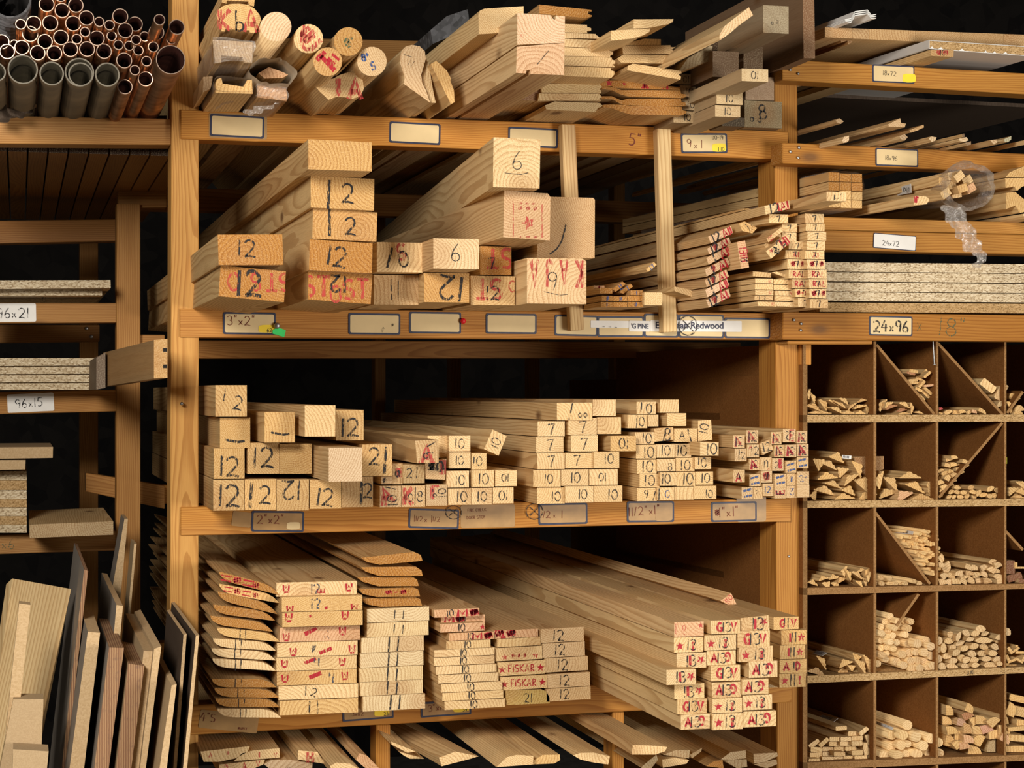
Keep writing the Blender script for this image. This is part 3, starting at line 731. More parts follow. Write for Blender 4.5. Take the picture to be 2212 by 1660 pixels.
def wrap(name, z, pts, Y, L, label, fr=MAIN, mat='clear_film', grow=1.08, open_front=True, jit=0.0025, vp=None, segs=7, seed=3, y_over=0.012):
    """loose film round a bundle: a crinkled open sleeve"""
    rg = random.Random(seed)
    wp = world_outline(fr, outline(z, pts), Y)
    ce = sum(wp, Vector()) / len(wp)
    den = []
    for i in range(len(wp)):
        a, b = wp[i], wp[(i + 1) % len(wp)]
        for k in range(3): den.append(a.lerp(b, k / 3))
    d = vpdir(*vp) if vp else fr.v
    vs, fs = [], []
    n = len(den)
    for s in range(segs + 1):
        t = s / segs
        for p in den:
            v = ce + (p - ce) * (grow + rg.uniform(-.02, .03)) + d * (L * t - y_over) + Vector((rg.uniform(-jit, jit), rg.uniform(-jit, jit), rg.uniform(-jit, jit)))
            vs.append(v - ce)
    for s in range(segs):
        for i in range(n):
            j = (i + 1) % n; fs.append([s * n + i, s * n + j, (s + 1) * n + j, (s + 1) * n + i])
    if not open_front: fs.append(list(range(n)))
    o = mesh_obj(name, vs, fs, mat, smooth=True); o.location = ce
    sd = o.modifiers.new('soft', 'SUBSURF'); sd.levels = 1; sd.render_levels = 1
    tag(o, label, 'plastic wrap')
    return o
wrap('film_wrap', 'A2', [(262, 380), (645, 402), (640, 605), (288, 606)], -0.245, 0.45, 'clear crinkled film round the channel moulding beside the post', open_front=False, grow=1.05)
wrap('film_wrap', 'A2', [(288, 745), (640, 755), (645, 896), (288, 888)], -0.19, 0.3, 'torn clear film round the lowest channel moulding', grow=1.06, seed=5)
wrap('film_wrap', 'A2', [(690, 812), (962, 842), (970, 968), (685, 930)], -0.172, 0.3, 'clear film round the board under the plastic sleeve', grow=1.05, seed=9, open_front=False)
# grey sleeve, collapsed over a wrapped piece
wrap('plastic_sleeve', 'A2', [(590, 660), (700, 590), (850, 540), (960, 600), (1060, 690), (990, 825), (840, 820), (690, 795)], -0.19, 0.5, 'dull grey plastic sleeve with a gaping mouth', mat='sleeve', grow=1.0, jit=0.004, seed=12)
plank('wrapped_board', 'A2', [(700, 700), (800, 640), (935, 690), (985, 715), (930, 745), (760, 750)], -0.155, 'wrapped moulding inside the gaping grey plastic sleeve', 'board', tint=PINK)
crumple('torn_film', [px('A2', *p) for p in ((545, 1045), (960, 965), (900, 1005), (740, 1060), (630, 1122))], MAIN, -0.15, 0.006, 'torn flap of film hanging over the beam label', 'plastic wrap', 'clear_film', 8, 6)
plank('mopstick_handrail', 'A2', circ(868, 255, 148, 142, 392), -0.28, 'round pale handrail end with a flat underside', 'handrail', tint=(0.78, 0.57, 0.36), smooth=True)
plank('round_pole', 'A2', circ(1178, 370, 140), -0.26, 'round pole end covered with red stripes', 'pole', tint=PALE, marks=[('=', .45, .62, .5, 35, 'r', .3), ('C', .4, .36, .5, 10, 'r', .25), ('=', .62, .45, .6, 40, 'r', .25), ('/', .3, .75, .4, 0, 'r', .3)])
plank('round_pole', 'A2', circ(1558, 398, 138), -0.24, 'round orange-brown pole end with a dark green smudge', 'pole', tint=(0.50, 0.28, 0.09), marks=[('8', .47, .46, .26, 20, 'g', .4), ('-', .6, .62, .3, -45, 'g', .3)])
plank('round_pole', 'A2', circ(1362, 590, 138), -0.28, 'round pole end with dark rim and bold red T', 'pole', tint=(0.58, 0.34, 0.13), marks=[('T', .5, .45, .7, 45, 'c', .22), ('=', .7, .6, .35, -45, 'c', .3)])
plank('round_pole', 'A2', circ(1785, 588, 141), -0.22, 'round pale pole end with blue marks', 'pole', tint=(0.66, 0.47, 0.26), marks=[('8', .22, .62, .22, 10, 'b', .3), ('-', .32, .72, .3, -50, 'b', .25), ('S', .52, .35, .28, 10, 'b', .25)])
plank('ogee_handrail', 'A2', [(1160, 728), (1240, 757), (1330, 770), (1420, 750), (1480, 715), (1560, 690), (1640, 700), (1695, 755), (1708, 850), (1675, 918), (1600, 945), (1520, 930), (1440, 927), (1370, 955), (1290, 880), (1220, 800)], -0.18,
      'curved handrail end like a wing stamped VIA in red', 'handrail', tint=(0.60, 0.42, 0.21), marks=[('V', .17, .68, .4, 35, 'r', .22), ('I', .55, .45, .62, 0, 'r', .3), ('A', .85, .42, .72, 0, 'r', .25)])
plank('bulb_handrail', 'A3', [(190, 520), (202, 470), (240, 427), (300, 412), (370, 427), (415, 470), (425, 540), (405, 610), (382, 690), (392, 760), (430, 840), (465, 945), (220, 770), (230, 720), (215, 660), (190, 580)], -0.165,
      'bulb-shaped handrail end with thin pencil scribbles', 'handrail', tint=(0.68, 0.49, 0.29), marks=[('/', .25, .8, .3, 90, 'p', .05), ('N', .35, .68, .25, -30, 'p', .05)])
plank('flared_moulding', 'A3', [(430, 545), (452, 590), (470, 700), (490, 820), (515, 945), (468, 945), (435, 840), (396, 760), (388, 695), (410, 615)], -0.15, 'narrow flared moulding end tucked behind the bulb-shaped handrail', 'molding', tint=(0.62, 0.46, 0.26))
plank('scalloped_moulding', 'A3', [(470, 588), (520, 560), (560, 592), (620, 652), (655, 720), (652, 745), (684, 830), (688, 940), (655, 957), (560, 765)], -0.175, 'thin scalloped moulding standing on edge beside the handrails', 'molding', tint=WARM)
plank('rounded_post', 'A3', [(908, 130), (925, 95), (965, 80), (1323, 57), (1323, 290), (912, 315)], -0.33, 'square post with one rounded corner, behind the grooved blocks', 'post', tint=PALE)
plank('grooved_post', 'A3', [(1265, 120), (1572, 140), (1590, 170), (1612, 186), (1622, 143), (1703, 150), (1700, 392), (1265, 412)], -0.437, 'upper square post end with a notch in its top edge', 'post', tint=(0.74, 0.52, 0.34), L=1.65, marks=[('~', .1, .35, .18, 70, 'r', .12)])
plank('grooved_post', 'A3', [(1260, 430), (1700, 394), (1695, 690), (1388, 680), (1385, 640), (1350, 645), (1347, 675), (1255, 670)], -0.437, 'lower square post end with pinkish heartwood and a split', 'post', tint=(0.66, 0.43, 0.26), L=1.65, marks=[('/', .55, .5, .55, -25, 'p', .03)])
plank('tongue_board', 'A3', [(1465, 42), (1945, 90), (1948, 105), (1918, 103), (1916, 130), (1950, 140), (1950, 152), (1890, 166), (1470, 125)], -0.22, 'lone tongue-and-groove board lying on top of the posts', 'board', tint=GOLD)
TG = [[(-60, 195), (348, 212), (348, 228), (383, 240), (383, 262), (348, 265), (348, 282), (-60, 270)], [(-60, 272), (420, 290), (430, 302), (455, 320), (440, 332), (-60, 318)],
      [(-60, 321), (505, 345), (505, 365), (533, 372), (533, 390), (505, 395), (500, 412), (-60, 390)], [(-60, 393), (540, 420), (540, 435), (570, 445), (570, 465), (545, 470), (545, 487), (-60, 471)],
      [(-60, 474), (560, 492), (560, 508), (590, 520), (588, 545), (565, 548), (588, 572), (-60, 552)], [(-60, 556), (550, 580), (550, 600), (582, 610), (582, 635), (555, 665), (-60, 640)]]
for i, p in enumerate(reversed(TG)):
    plank('tongue_board', 'A4', p, -0.2, 'tongue-and-groove board, %s from the bottom of the upper pack beside the posts' % nth(i), 'board', tint=tints(PALE), group='upper pack of tongue-and-groove boards')
TL = [[(20, 640), (400, 668), (430, 690), (425, 710), (20, 700)], [(-40, 714), (455, 718), (480, 745), (452, 760), (470, 776), (470, 795), (-40, 790)],
      [(-60, 797), (450, 800), (478, 830), (450, 842), (470, 860), (-70, 860)], [(-10, 900), (70, 866), (460, 880), (480, 905), (440, 925), (420, 955), (0, 935)]]
for i, p in enumerate(reversed(TL)):
    plank('tongue_board', 'A4', p, -0.13, 'tongue-and-groove board, %s from the bottom of the pack below the posts' % nth(i), 'board', tint=tints((0.66, 0.50, 0.27)), group='lower pack of tongue-and-groove boards')
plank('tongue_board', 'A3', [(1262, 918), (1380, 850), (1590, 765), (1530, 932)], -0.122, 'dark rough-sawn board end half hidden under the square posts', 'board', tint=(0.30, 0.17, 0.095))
OG = [[(430, 690), (830, 682), (960, 695), (1030, 733), (1140, 745), (1140, 768), (640, 752), (470, 738)], [(475, 742), (560, 738), (640, 768), (1145, 771), (1150, 800), (1190, 805), (1190, 830), (1150, 838), (700, 824), (640, 808), (560, 770), (475, 760)],
      [(470, 822), (560, 822), (640, 858), (700, 842), (1150, 842), (1155, 870), (1190, 876), (1190, 900), (1155, 909), (700, 900), (640, 890), (570, 850), (470, 840)], [(480, 895), (560, 892), (1155, 913), (1160, 940), (1200, 950), (1190, 970), (1155, 985), (720, 978), (640, 955), (560, 922), (490, 915)]]
for i, p in enumerate(reversed(OG)):
    plank('profiled_board', 'A4', p, -0.12, 'wavy-profiled orange skirting board, %s from the bottom of its stack of four' % nth(i), 'board', tint=tints(GOLD), marks=[('*', .15, .55, .9, 0, 'c'), ('*', .33, .5, .5, 0, 'c'), ('A', .58, .45, .9, 0, 'c', .5), ('M', .82, .4, .8, 0, 'c', .3)] if i == 3 else None, group='stack of wavy skirting boards')
UP = [([(700, 560), (740, 543), (1150, 605), (1155, 625), (1127, 635), (1150, 655), (1145, 680), (690, 600)], 'thick rough tongue-and-groove board tilting down to the right'), ([(660, 464), (1060, 470), (1060, 490), (1100, 492), (1068, 512), (1100, 530), (1100, 545), (640, 535), (605, 500)], 'lower of two matched boards on the tilted tongue-and-groove board'),
      ([(650, 390), (1060, 386), (1060, 400), (1100, 405), (1068, 425), (1105, 445), (1100, 462), (655, 461)], 'upper of two matched boards on the tilted tongue-and-groove board'), ([(840, 330), (978, 335), (978, 383), (645, 386), (690, 366)], 'short stepped board on top of the matched boards')]
for p, lb in UP: plank('tongue_board', 'A4', p, -0.2, lb, 'board', tint=tints(PALE))
plank('profiled_board', 'A4', [(550, 262), (890, 243), (880, 272), (830, 300), (740, 328), (550, 348)], -0.3, 'slant-edged skirting board resting on the matched boards', 'board', tint=PALE)
plank('profiled_board', 'A4', [(745, 165), (1085, 163), (1080, 188), (1040, 206), (870, 240), (745, 243)], -0.3, 'slant-edged skirting board on top of the other slant-edged one', 'board', tint=PALE)
plank('bullnose_board', 'A4', [(1730, 62), (1765, 130), (1640, 220), (1570, 282), (1480, 345), (1478, 300), (1520, 225), (1600, 160)], -0.45, 'long round-nosed board leaning out towards the upper right', 'board', tint=(0.72, 0.52, 0.30), L=1.65)
HW = 'hardwood'
plank('hardwood_block', 'A4', (1850, 48, 2069, 285), -0.33, 'square grey hardwood block at the top right of the shelf', 'block', mat=HW, tint=(0.30, 0.24, 0.155), marks=[('o', .35, .42, .22, 0, 'p', .1), ('2', .55, .42, .14, 0, 'p', .1)])
plank('hardwood_block', 'A4', (1420, 437, 1643, 660), -0.2, 'brown hardwood block under the long round-nosed board', 'block', mat=HW, tint=(0.22, 0.145, 0.09))
plank('hardwood_block', 'A4', (1425, 330, 1678, 434), -0.14, 'dark brown board above the brown hardwood block', 'block', mat=HW, tint=(0.085, 0.05, 0.03))
plank('hardwood_block', 'A4', (1682, 395, 1850, 600), -0.16, 'dark hardwood block behind the grey square block', 'block', mat=HW, tint=(0.15, 0.095, 0.055))
plank('hardwood_batten', 'A4', [(1210, 495), (1400, 390), (1420, 395), (1395, 520), (1120, 620)], -0.18, 'pale tapered batten under the long round-nosed board', 'batten', tint=(0.50, 0.40, 0.25))
plank('hardwood_batten', 'A4', (1667, 587, 1895, 697), -0.33, 'hardwood batten marked 01, farthest out over the post', 'batten', mat=HW, tint=(0.56, 0.42, 0.24), marks=[('10', .5, .5, .62, 180)])
plank('hardwood_batten', 'A4', (1452, 787, 1676, 893), -0.2, 'upper of two stacked hardwood battens marked 10', 'batten', mat=HW, tint=(0.54, 0.40, 0.22), marks=[('10', .5, .5, .66)])
plank('hardwood_batten', 'A4', (1440, 900, 1657, 1000), -0.2, 'lower of two stacked hardwood battens marked 10', 'batten', mat=HW, tint=(0.52, 0.38, 0.21), marks=[('10', .5, .5, .66)])
for i, (r, t) in enumerate((((1080, 628, 1268, 722), '10'), ((1140, 728, 1278, 833), '10'), ((1160, 838, 1282, 943), '10'), ((1085, 948, 1280, 1050), '10'))):
    plank('hardwood_batten', 'A4', r, -0.1, 'hardwood batten in the left column, %s from the top, beside the skirting boards' % nth(i), 'batten', mat=HW, tint=tints((0.40, 0.29, 0.165)), marks=[(t, .6, .5, .6, 180 if i == 0 else 0)], group='column of hardwood battens')
plank('hardwood_block', 'A4', (1692, 862, 2012, 1092), -0.03, 'grey hardwood block marked with a big black 8', 'block', mat=HW, tint=(0.29, 0.225, 0.13), marks=[('8', .48, .6, .55, 10), ('o', .2, .4, .35, 0), ('o', .4, .38, .35, 0)])
plank('hardwood_block', 'A4', (1700, 655, 1945, 858), -0.02, 'pinkish sawn block standing behind the block marked 8', 'block', mat=HW, tint=(0.46, 0.32, 0.21))
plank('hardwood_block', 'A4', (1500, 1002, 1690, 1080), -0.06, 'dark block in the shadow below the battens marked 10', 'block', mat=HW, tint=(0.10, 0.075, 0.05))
# long grey wrapped bundle and dark back board behind the top shelf
plank('wrapped_bundle', 'S', [(930, 65), (965, 35), (1010, 20), (1015, 50), (980, 75), (935, 95)], 0.25, 'long grey plastic-wrapped bundle in the dark behind the posts', 'bundle', mat='dark_steel', tint=GREY, L=1.2)
member('rear_board', rack, [(560, 80), (1300, 98), (1300, 175), (560, 160)], 0.75, 0.03, tint=(0.30, 0.17, 0.07))
# ================================================================== second shelf: heavy planks
S2 = 'second shelf'
def pk(*a, **k): return plank('timber_plank', *a, **k)
pk('A6', [(265, 1015), (752, 1060), (738, 1290), (250, 1245)], -0.40, 'lower plank at the post, black 12 over red stamped ST', 'plank', tint=GOLD, marks=[('ST', .88, .55, .5, 180, 'r', .16), ('S O', .38, .55, .5, 180, 'r', .14), ('12', .45, .5, .72, 0, 'k', .13)])
pk('A6', [(243, 785), (725, 783), (733, 1010), (250, 1012)], -0.42, 'plank marked 12 lying on the lower plank at the post', 'plank', tint=GOLD, marks=[('12', .44, .52, .55)])
col5 = [([(920, 1052), (1398, 1082), (1385, 1305), (918, 1270)], -0.33, [('ST', .13, .52, .62, 0, 'r', .16), ('O', .43, .3, .5, 0, 'r', .16), ('ST', .74, .45, .6, 0, 'r', .16), ('12', .46, .6, .52, 180, 'k', .14)], GOLD),
        ([(930, 820), (1400, 850), (1395, 1075), (925, 1050)], -0.36, [('12', .44, .5, .62, -8)], GOLD),
        ([(955, 587), (1435, 620), (1428, 838), (950, 815)], -0.355, [('1', .26, .58, .85, 2), ('2', .58, .48, .55)], (0.57, 0.33, 0.12)),
        ([(938, 347), (1413, 370), (1410, 605), (938, 582)], -0.37, [('1', .28, .44, .88, 0), ('2', .58, .5, .6)], (0.58, 0.35, 0.13)),
        ([(920, 72), (1393, 95), (1393, 312), (920, 297)], -0.45, None, (0.57, 0.34, 0.125))]
for i, (p, Y, mk, t) in enumerate(col5):
    pk('A6', p, Y, ['bottom plank of the column of five, 12 upside down between red ST', 'plank marked 12 with a dark knot, second up in the column of five', 'plank marked 12, third up in the column of five', 'plank marked 12, fourth up in the column of five', 'unmarked plank on top of the column of five'][i], 'plank', tint=t, marks=mk, L=1.6, group='column of five planks')
pk('A7', (95, 1087, 430, 1311), -0.18, 'plank end with two thin upright strokes', 'plank', tint=(0.60, 0.40, 0.20), marks=[('i', .4, .5, .7, 4, 'k', .04), ('i', .55, .5, .7, 2, 'k', .04)])
pk('A7', (117, 843, 461, 1068), -0.22, 'plank marked 10 over a red stamp, above the two-stroke plank', 'plank', tint=PALE, marks=[('S', .53, .68, .55, 180, 'r', .18), ('1', .27, .5, .7, -12), ('0', .58, .45, .55, 8)])
pk('A7', (470, 1073, 809, 1293), -0.22, 'orange plank with an upside-down curly 12 below the one marked 6', 'plank', tint=(0.56, 0.32, 0.11), marks=[('12', .58, .48, .85, 175)])
pk('A7', (539, 815, 882, 1043), -0.3, 'pale plank end marked with a thin 6', 'plank', tint=(0.74, 0.55, 0.32), marks=[('6', .48, .55, .58, 0, 'p', .05)])
pk('A7', (890, 873, 1124, 1088), -0.2, 'plank marked 2 and red TS, half behind the pale 6', 'plank', tint=GOLD, marks=[('ST', .62, .58, .7, 180, 'r', .16), ('7', .38, .42, .42, 0)])
pk('A7', (818, 1094, 1149, 1314), -0.2, 'plank marked 12 with red TS in the bottom row', 'plank', tint=(0.64, 0.43, 0.20), marks=[('ST', .42, .55, .7, 180, 'r', .16), ('12', .5, .42, .48), ('O', .95, .65, .4, 0, 'r', .14)])
plank('timber_post', 'A7', [(1240, 960), (1650, 963), (1683, 985), (1683, 1305), (1240, 1300)], -0.26, 'thick post end stamped with large upside-down red KAJA', 'post', tint=(0.72, 0.50, 0.28),
      marks=[('A', .12, .66, .6, 180, 'r', .11, .4), ('J', .37, .66, .6, 180, 'r', .11, .45), ('A', .62, .66, .6, 180, 'r', .11, .4), ('K', .88, .66, .6, 180, 'r', .11, .42), ('9', .42, .5, .4, -6, 'p', .05), ('_', .48, .22, .6, -4, 'p', .02)])
plank('timber_post', 'A7', [(1330, 500), (1735, 511), (1747, 525), (1745, 962), (1315, 960)], -0.22, 'largest square post end with a curved black crack', 'post', tint=(0.60, 0.39, 0.20), marks=[(')', .36, .32, .5, 0, 'p', .045)], L=1.4)
plank('timber_post', 'A7', [(1070, 455), (1395, 478), (1415, 505), (1410, 830), (1062, 805)], -0.33, 'square post end with a faded red star in a stamped frame', 'post', tint=(0.62, 0.41, 0.23), L=1.65,
      marks=[('*', .53, .35, .3, 90, 'r'), ('I', .21, .42, .75, 0, 'r', .025), ('I', .82, .4, .68, 0, 'r', .025), ('# # #', .52, .64, .09, 0, 'r', .16, 1.4), ('# # #', .5, .74, .05, 0, 'r', .16, 2.2), ('# # #', .52, .06, .06, 0, 'r', .16, 2.0)])
plank('timber_post', 'A7', [(990, 58), (1340, 75), (1333, 440), (985, 430)], -0.37, 'topmost pale square post end marked with a thin underlined 6', 'post', tint=(0.74, 0.55, 0.30), L=1.65, vp=(400, 850),
      marks=[('6', .5, .55, .38, 0, 'p', .04), ('_', .48, .28, .55, 3, 'p', .022)])

# ---- battens at the right of the second shelf
def bt(z, p, Y, lb, **k): return plank('pine_batten', z, p, Y, lb, 'batten', **k)
low = [((340, 1288, 428, 1326), 'i'), ((430, 1289, 535, 1326), '.'), ((540, 1287, 655, 1326), 'ii'), ((345, 1240, 428, 1284), 'ii'), ((430, 1244, 537, 1285), 'ii'), ((540, 1241, 660, 1283), ''), ((330, 1182, 425, 1226), ''), ((560, 1200, 655, 1239), 'i.'), ((285, 1165, 368, 1196), '#')]
names = ['first from left, bottom row', 'second from left, bottom row', 'third from left, bottom row', 'first from left, middle row', 'second from left, middle row', 'third from left, middle row', 'left end of the top row', 'right end of the top row', 'with red marks, topmost left']
for (r, t), nm in zip(low, names):
    bt('A8', r, -0.12 if nm[-4:] != 'left' else -0.09, 'small batten %s, low pile behind upright sticks' % nm, tint=tints(GOLD if nm.endswith('row') else PINK), marks=[(t, .5, .5, .8, 0, 'b' if t != '#' else 'c', .2)] if t else None, group='small battens low on the second shelf')
bt('A8', (662, 1216, 795, 1314), -0.13, 'pale batten end with torn grain in the low pile', tint=PALE)
bt('A8', [(425, 1190), (500, 1135), (525, 1155), (450, 1212)], -0.105, 'small tilted batten, left of two leaning on the low pile', tint=GOLD, marks=[('ii', .6, .5, .6, 35, 'b', .14)])
bt('A8', [(480, 1215), (560, 1152), (580, 1172), (505, 1228)], -0.105, 'small tilted batten, right of two leaning on the low pile', tint=GOLD, marks=[('i', .6, .5, .6, 35, 'b', .14)])
bt('A8', [(675, 1043), (735, 990), (757, 1012), (692, 1064)], -0.14, 'long narrow batten marked 17 in blue, above the low pile', tint=WARM, marks=[('17', .55, .5, .5, 40, 'b', .14)], L=1.2)
bt('A8', [(885, 1172), (1000, 1196), (1088, 1246), (1082, 1270), (890, 1208)], -0.09, 'short splintered board jutting out beside the upright stick', tint=PALE, L=0.5)
tw = [[(1125, 1275), (1290, 1190), (1308, 1245), (1145, 1330)], [(1118, 1197), (1280, 1117), (1297, 1163), (1135, 1253)], [(1115, 1125), (1275, 1047), (1295, 1097), (1130, 1178)], [(1115, 1045), (1285, 957), (1303, 1006), (1130, 1098)], [(1125, 960), (1295, 874), (1312, 917), (1145, 1010)], [(1132, 890), (1292, 806), (1310, 847), (1150, 933)], [(1140, 800), (1310, 720), (1325, 772), (1160, 850)]]
for i, p in enumerate(tw):
    bt('A8', p, -0.16, 'tilted batten with red stamp and 12, %s from the bottom of the leaning column' % nth(i), tint=tints((0.68, 0.46, 0.28)), vp=(90, 845),
       marks=[('AI', .72, .62, .45, 26, 'c', .22), ('#', .35, .4, .4, 26, 'r', .2) if i not in (1, 4, 6) else ('I', .9, .78, .4, 26, 'c', .2), ('12' if i in (0, 2, 5, 6) else '1', .32, .36, .52, 26, 'k', .16)], group='leaning column of stamped battens')
bt('A8', [(1370, 702), (1412, 686), (1506, 735), (1470, 776), (1395, 757)], -0.17, 'batten end with a black curve, tipped under the long battens', tint=WARM, marks=[(')', .45, .4, .8, 60, 'k', .07), ('n'.upper(), .7, .5, .4, 40, 'k', .14)])
bt('A8', [(1355, 840), (1415, 828), (1445, 1030), (1385, 1040)], -0.2, 'red-stamped batten standing on edge beside the leaning column', tint=PINK, marks=[('HIEI', .55, .5, .62, 97, 'c', .16, .9), ('2', .55, .32, .55, 97, 'k', .14)])
bt('A8', [(1575, 815), (1685, 730), (1703, 757), (1590, 842)], -0.2, 'thin batten tipped up above the batten marked KS', tint=PALE, marks=[('=', .25, .25, .4, 37, 'r', .2)])
bt('A8', [(1555, 862), (1680, 778), (1688, 800), (1572, 890)], -0.185, 'thin plain batten tipped up, below the thin one', tint=PALE)
bt('A8', [(1570, 910), (1725, 795), (1757, 837), (1610, 965)], -0.21, 'tipped batten scrawled in black and red beside the 7 columns', tint=PALE, marks=[('HI', .75, .75, .42, 36, 'c', .22), ('*', .22, .35, .2, 0, 'c'), ('#2', .5, .5, .42, 60, 'k', .14)])
thin = [('A', [(1510, 1285), (1648, 1287), (1648, 1322), (1510, 1318)], 'r'), ('A', (1485, 1240, 1625, 1276), 'k'), ('A', (1490, 1200, 1628, 1238), 'r'), ('A', (1488, 1154, 1625, 1196), ''), ('A', (1490, 1112, 1625, 1151), 'r'), ('A', [(1472, 1060), (1610, 1070), (1610, 1106), (1475, 1096)], ''),
        ('B', [(1650, 1287), (1810, 1290), (1810, 1324), (1650, 1320)], ''), ('B', (1640, 1244, 1795, 1281), ''), ('B', (1640, 1204, 1790, 1241), 'r'), ('B', (1628, 1160, 1780, 1199), ''), ('B', (1628, 1119, 1760, 1156), '')]
ia = {'A': 0, 'B': 0}
for c, p, mk in thin:
    m = {'r': [('AI', .8, .5, .7, 0, 'r', .22)], 'k': [('1', .25, .5, .8), ('2', .55, .5, .6)], '': None}[mk]
    bt('A8', p, -0.17, 'thin flat batten, %s from the bottom of the %s thin stack' % (nth(ia[c]), 'left' if c == 'A' else 'right'), tint=tints(PALE), marks=m, group='thin flat battens'); ia[c] += 1
bt('A8', [(1612, 1068), (1650, 1062), (1790, 1106), (1745, 1116)], -0.17, 'wedge-ended batten on top of the right thin stack', tint=PALE)
cl = [(1810, 1258, 1895, 1325), (1790, 1190, 1890, 1252), (1765, 1118, 1890, 1186), (1740, 1047, 1880, 1113), (1730, 968, 1876, 1041), (1715, 901, 1860, 966), (1740, 835, 1872, 897), (1690, 768, 1800, 834), (1690, 700, 1805, 766), (1595, 632, 1738, 698)]
cr = [(1898, 1265, 2035, 1335), (1895, 1190, 2022, 1262), (1892, 1118, 2030, 1186), (1882, 1047, 2025, 1113), (1878, 970, 2012, 1041), (1862, 905, 2008, 968), (1875, 834, 2015, 902), (1880, 762, 2022, 830), (1868, 701, 2010, 760), (1862, 628, 2005, 699)]
for cn, C_, Y in (('left', cl, -0.185), ('right', cr, -0.2)):
    for i, r in enumerate(C_):
        red = i in (2, 3, 5, 1, 4)
        mk = ([('RAL' if i in (2, 3) else 'AI' if i == 5 else '#-#', .55, .5, .62, 0, 'c', .2, 1.2)] if red else []) + [('7', .5 if cn == 'right' else (.7 if i < 4 else .5), .5, .7, 8, 'k', .16)]
        bt('A8', r, Y if i != 9 or cn == 'right' else -0.2, 'batten marked 7, %s from the bottom of the %s 7 column over the post' % (nth(i), cn), tint=tints(PALE), marks=mk, group='battens marked 7 on the second shelf')
bt('A8', [(1558, 570), (1745, 530), (1752, 590), (1570, 635)], -0.22, 'batten marked 12 with red stamp, tilted on top of the pile', tint=PALE, marks=[('IAI', .72, .6, .6, 13, 'c', .22), ('12', .38, .45, .68, 13, 'k', .16)], L=1.4)
bt('B1', (385, 598, 520, 661), -0.33, 'long batten reaching farthest right, marked with a black tick', tint=PALE, marks=[('1', .38, .4, .55, 0, 'k', .2), ('4', .42, .4, .4, 0, 'k', .2), (')', .62, .55, .75, -10, 'k', .05)], L=1.6)
bt('A8', [(1395, 590), (1440, 588), (1470, 596), (1400, 604)], -0.12, 'top edge of a batten half seen behind the long battens', tint=WARM)

# ================================================================== third shelf
def rows(z, name, cat, desc, pile, R, Y, tint, group, L=1.35, fr=MAIN, tv=0.1, **kw):
    """R: rows from the bottom, each a list of (outline, marks, extra)"""
    for ri, row in enumerate(R):
        for ci, e in enumerate(row):
            p, mk = e[0], e[1]; ex = dict(e[2]) if len(e) > 2 else {}
            y = ex.pop('Y', Y + random.uniform(-.004, .004)); tt = ex.pop('tint', tint)
            lb = ex.pop('label', None)
            if lb is None:
                lb = '%s, %s from left, %s row up, %s' % (desc, nth(ci), nth(ri), pile) if len(row) > 1 else '%s, alone in %s row up, %s' % (desc, nth(ri), pile)
            if isinstance(mk, str): mk = [(mk,)] if mk else None
            plank(name, z, p, y, lb, cat, tint=tints(tt, tv), marks=mk, group=group, L=L, fr=fr, **{**kw, **ex})
M12 = [('12', .5, .48, .6, 0)]
R = [[((218, 1142, 462, 1385), [('12', .5, .5, .72)]), ((463, 1138, 712, 1380), [('1', .17, .5, .85, -2), ('2', .65, .5, .6)]), ((713, 1140, 965, 1385), [('12', .45, .65, .62, 180)]), ((972, 1140, 1218, 1370), [('12', .48, .4, .6, -6)]), ((1222, 1120, 1465, 1358), [('1', .62, .45, .85), ('2', .85, .55, .5)], {'tint': (0.46, 0.29, 0.13)})],
     [((222, 898, 464, 1137), [('12', .5, .42, .66)]), ((486, 855, 735, 1098), [('12', .5, .55, .66)]), ((737, 862, 990, 1098), ''), ((1118, 892, 1380, 1158), '', {'Y': -.25, 'tint': (0.72, 0.53, 0.33), 'label': 'palest fresh-cut square batten jutting out of the 2 by 2 pile'}), ((1380, 867, 1614, 1117), [('2', .38, .62, .58, 0), ('1', .76, .5, .9, -2)])],
     [((270, 658, 508, 898), [('_', .5, .22, .75, -3)]), ((618, 615, 857, 854), [('_', .52, .3, .7, -3)], {'Y': -.16}), ((931, 562, 1172, 807), '', {'Y': -.2, 'tint': PALE}), ((1176, 598, 1392, 838), [('12', .5, .42, .66)])],
     [((235, 405, 482, 652), [('1', .3, .7, .4, -6), ('2', .72, .45, .45, -10)], {'Y': -.13, 'label': 'square batten marked 12, alone on top of the left column at the post'})]]
rows('B5', 'square_batten', 'batten', 'square batten', 'the 2 by 2 pile', R, -0.115, (0.60, 0.385, 0.16), 'square battens of the 2 by 2 pile')
RED = ('A', .45, .5, .9, 0, 'r', .3)
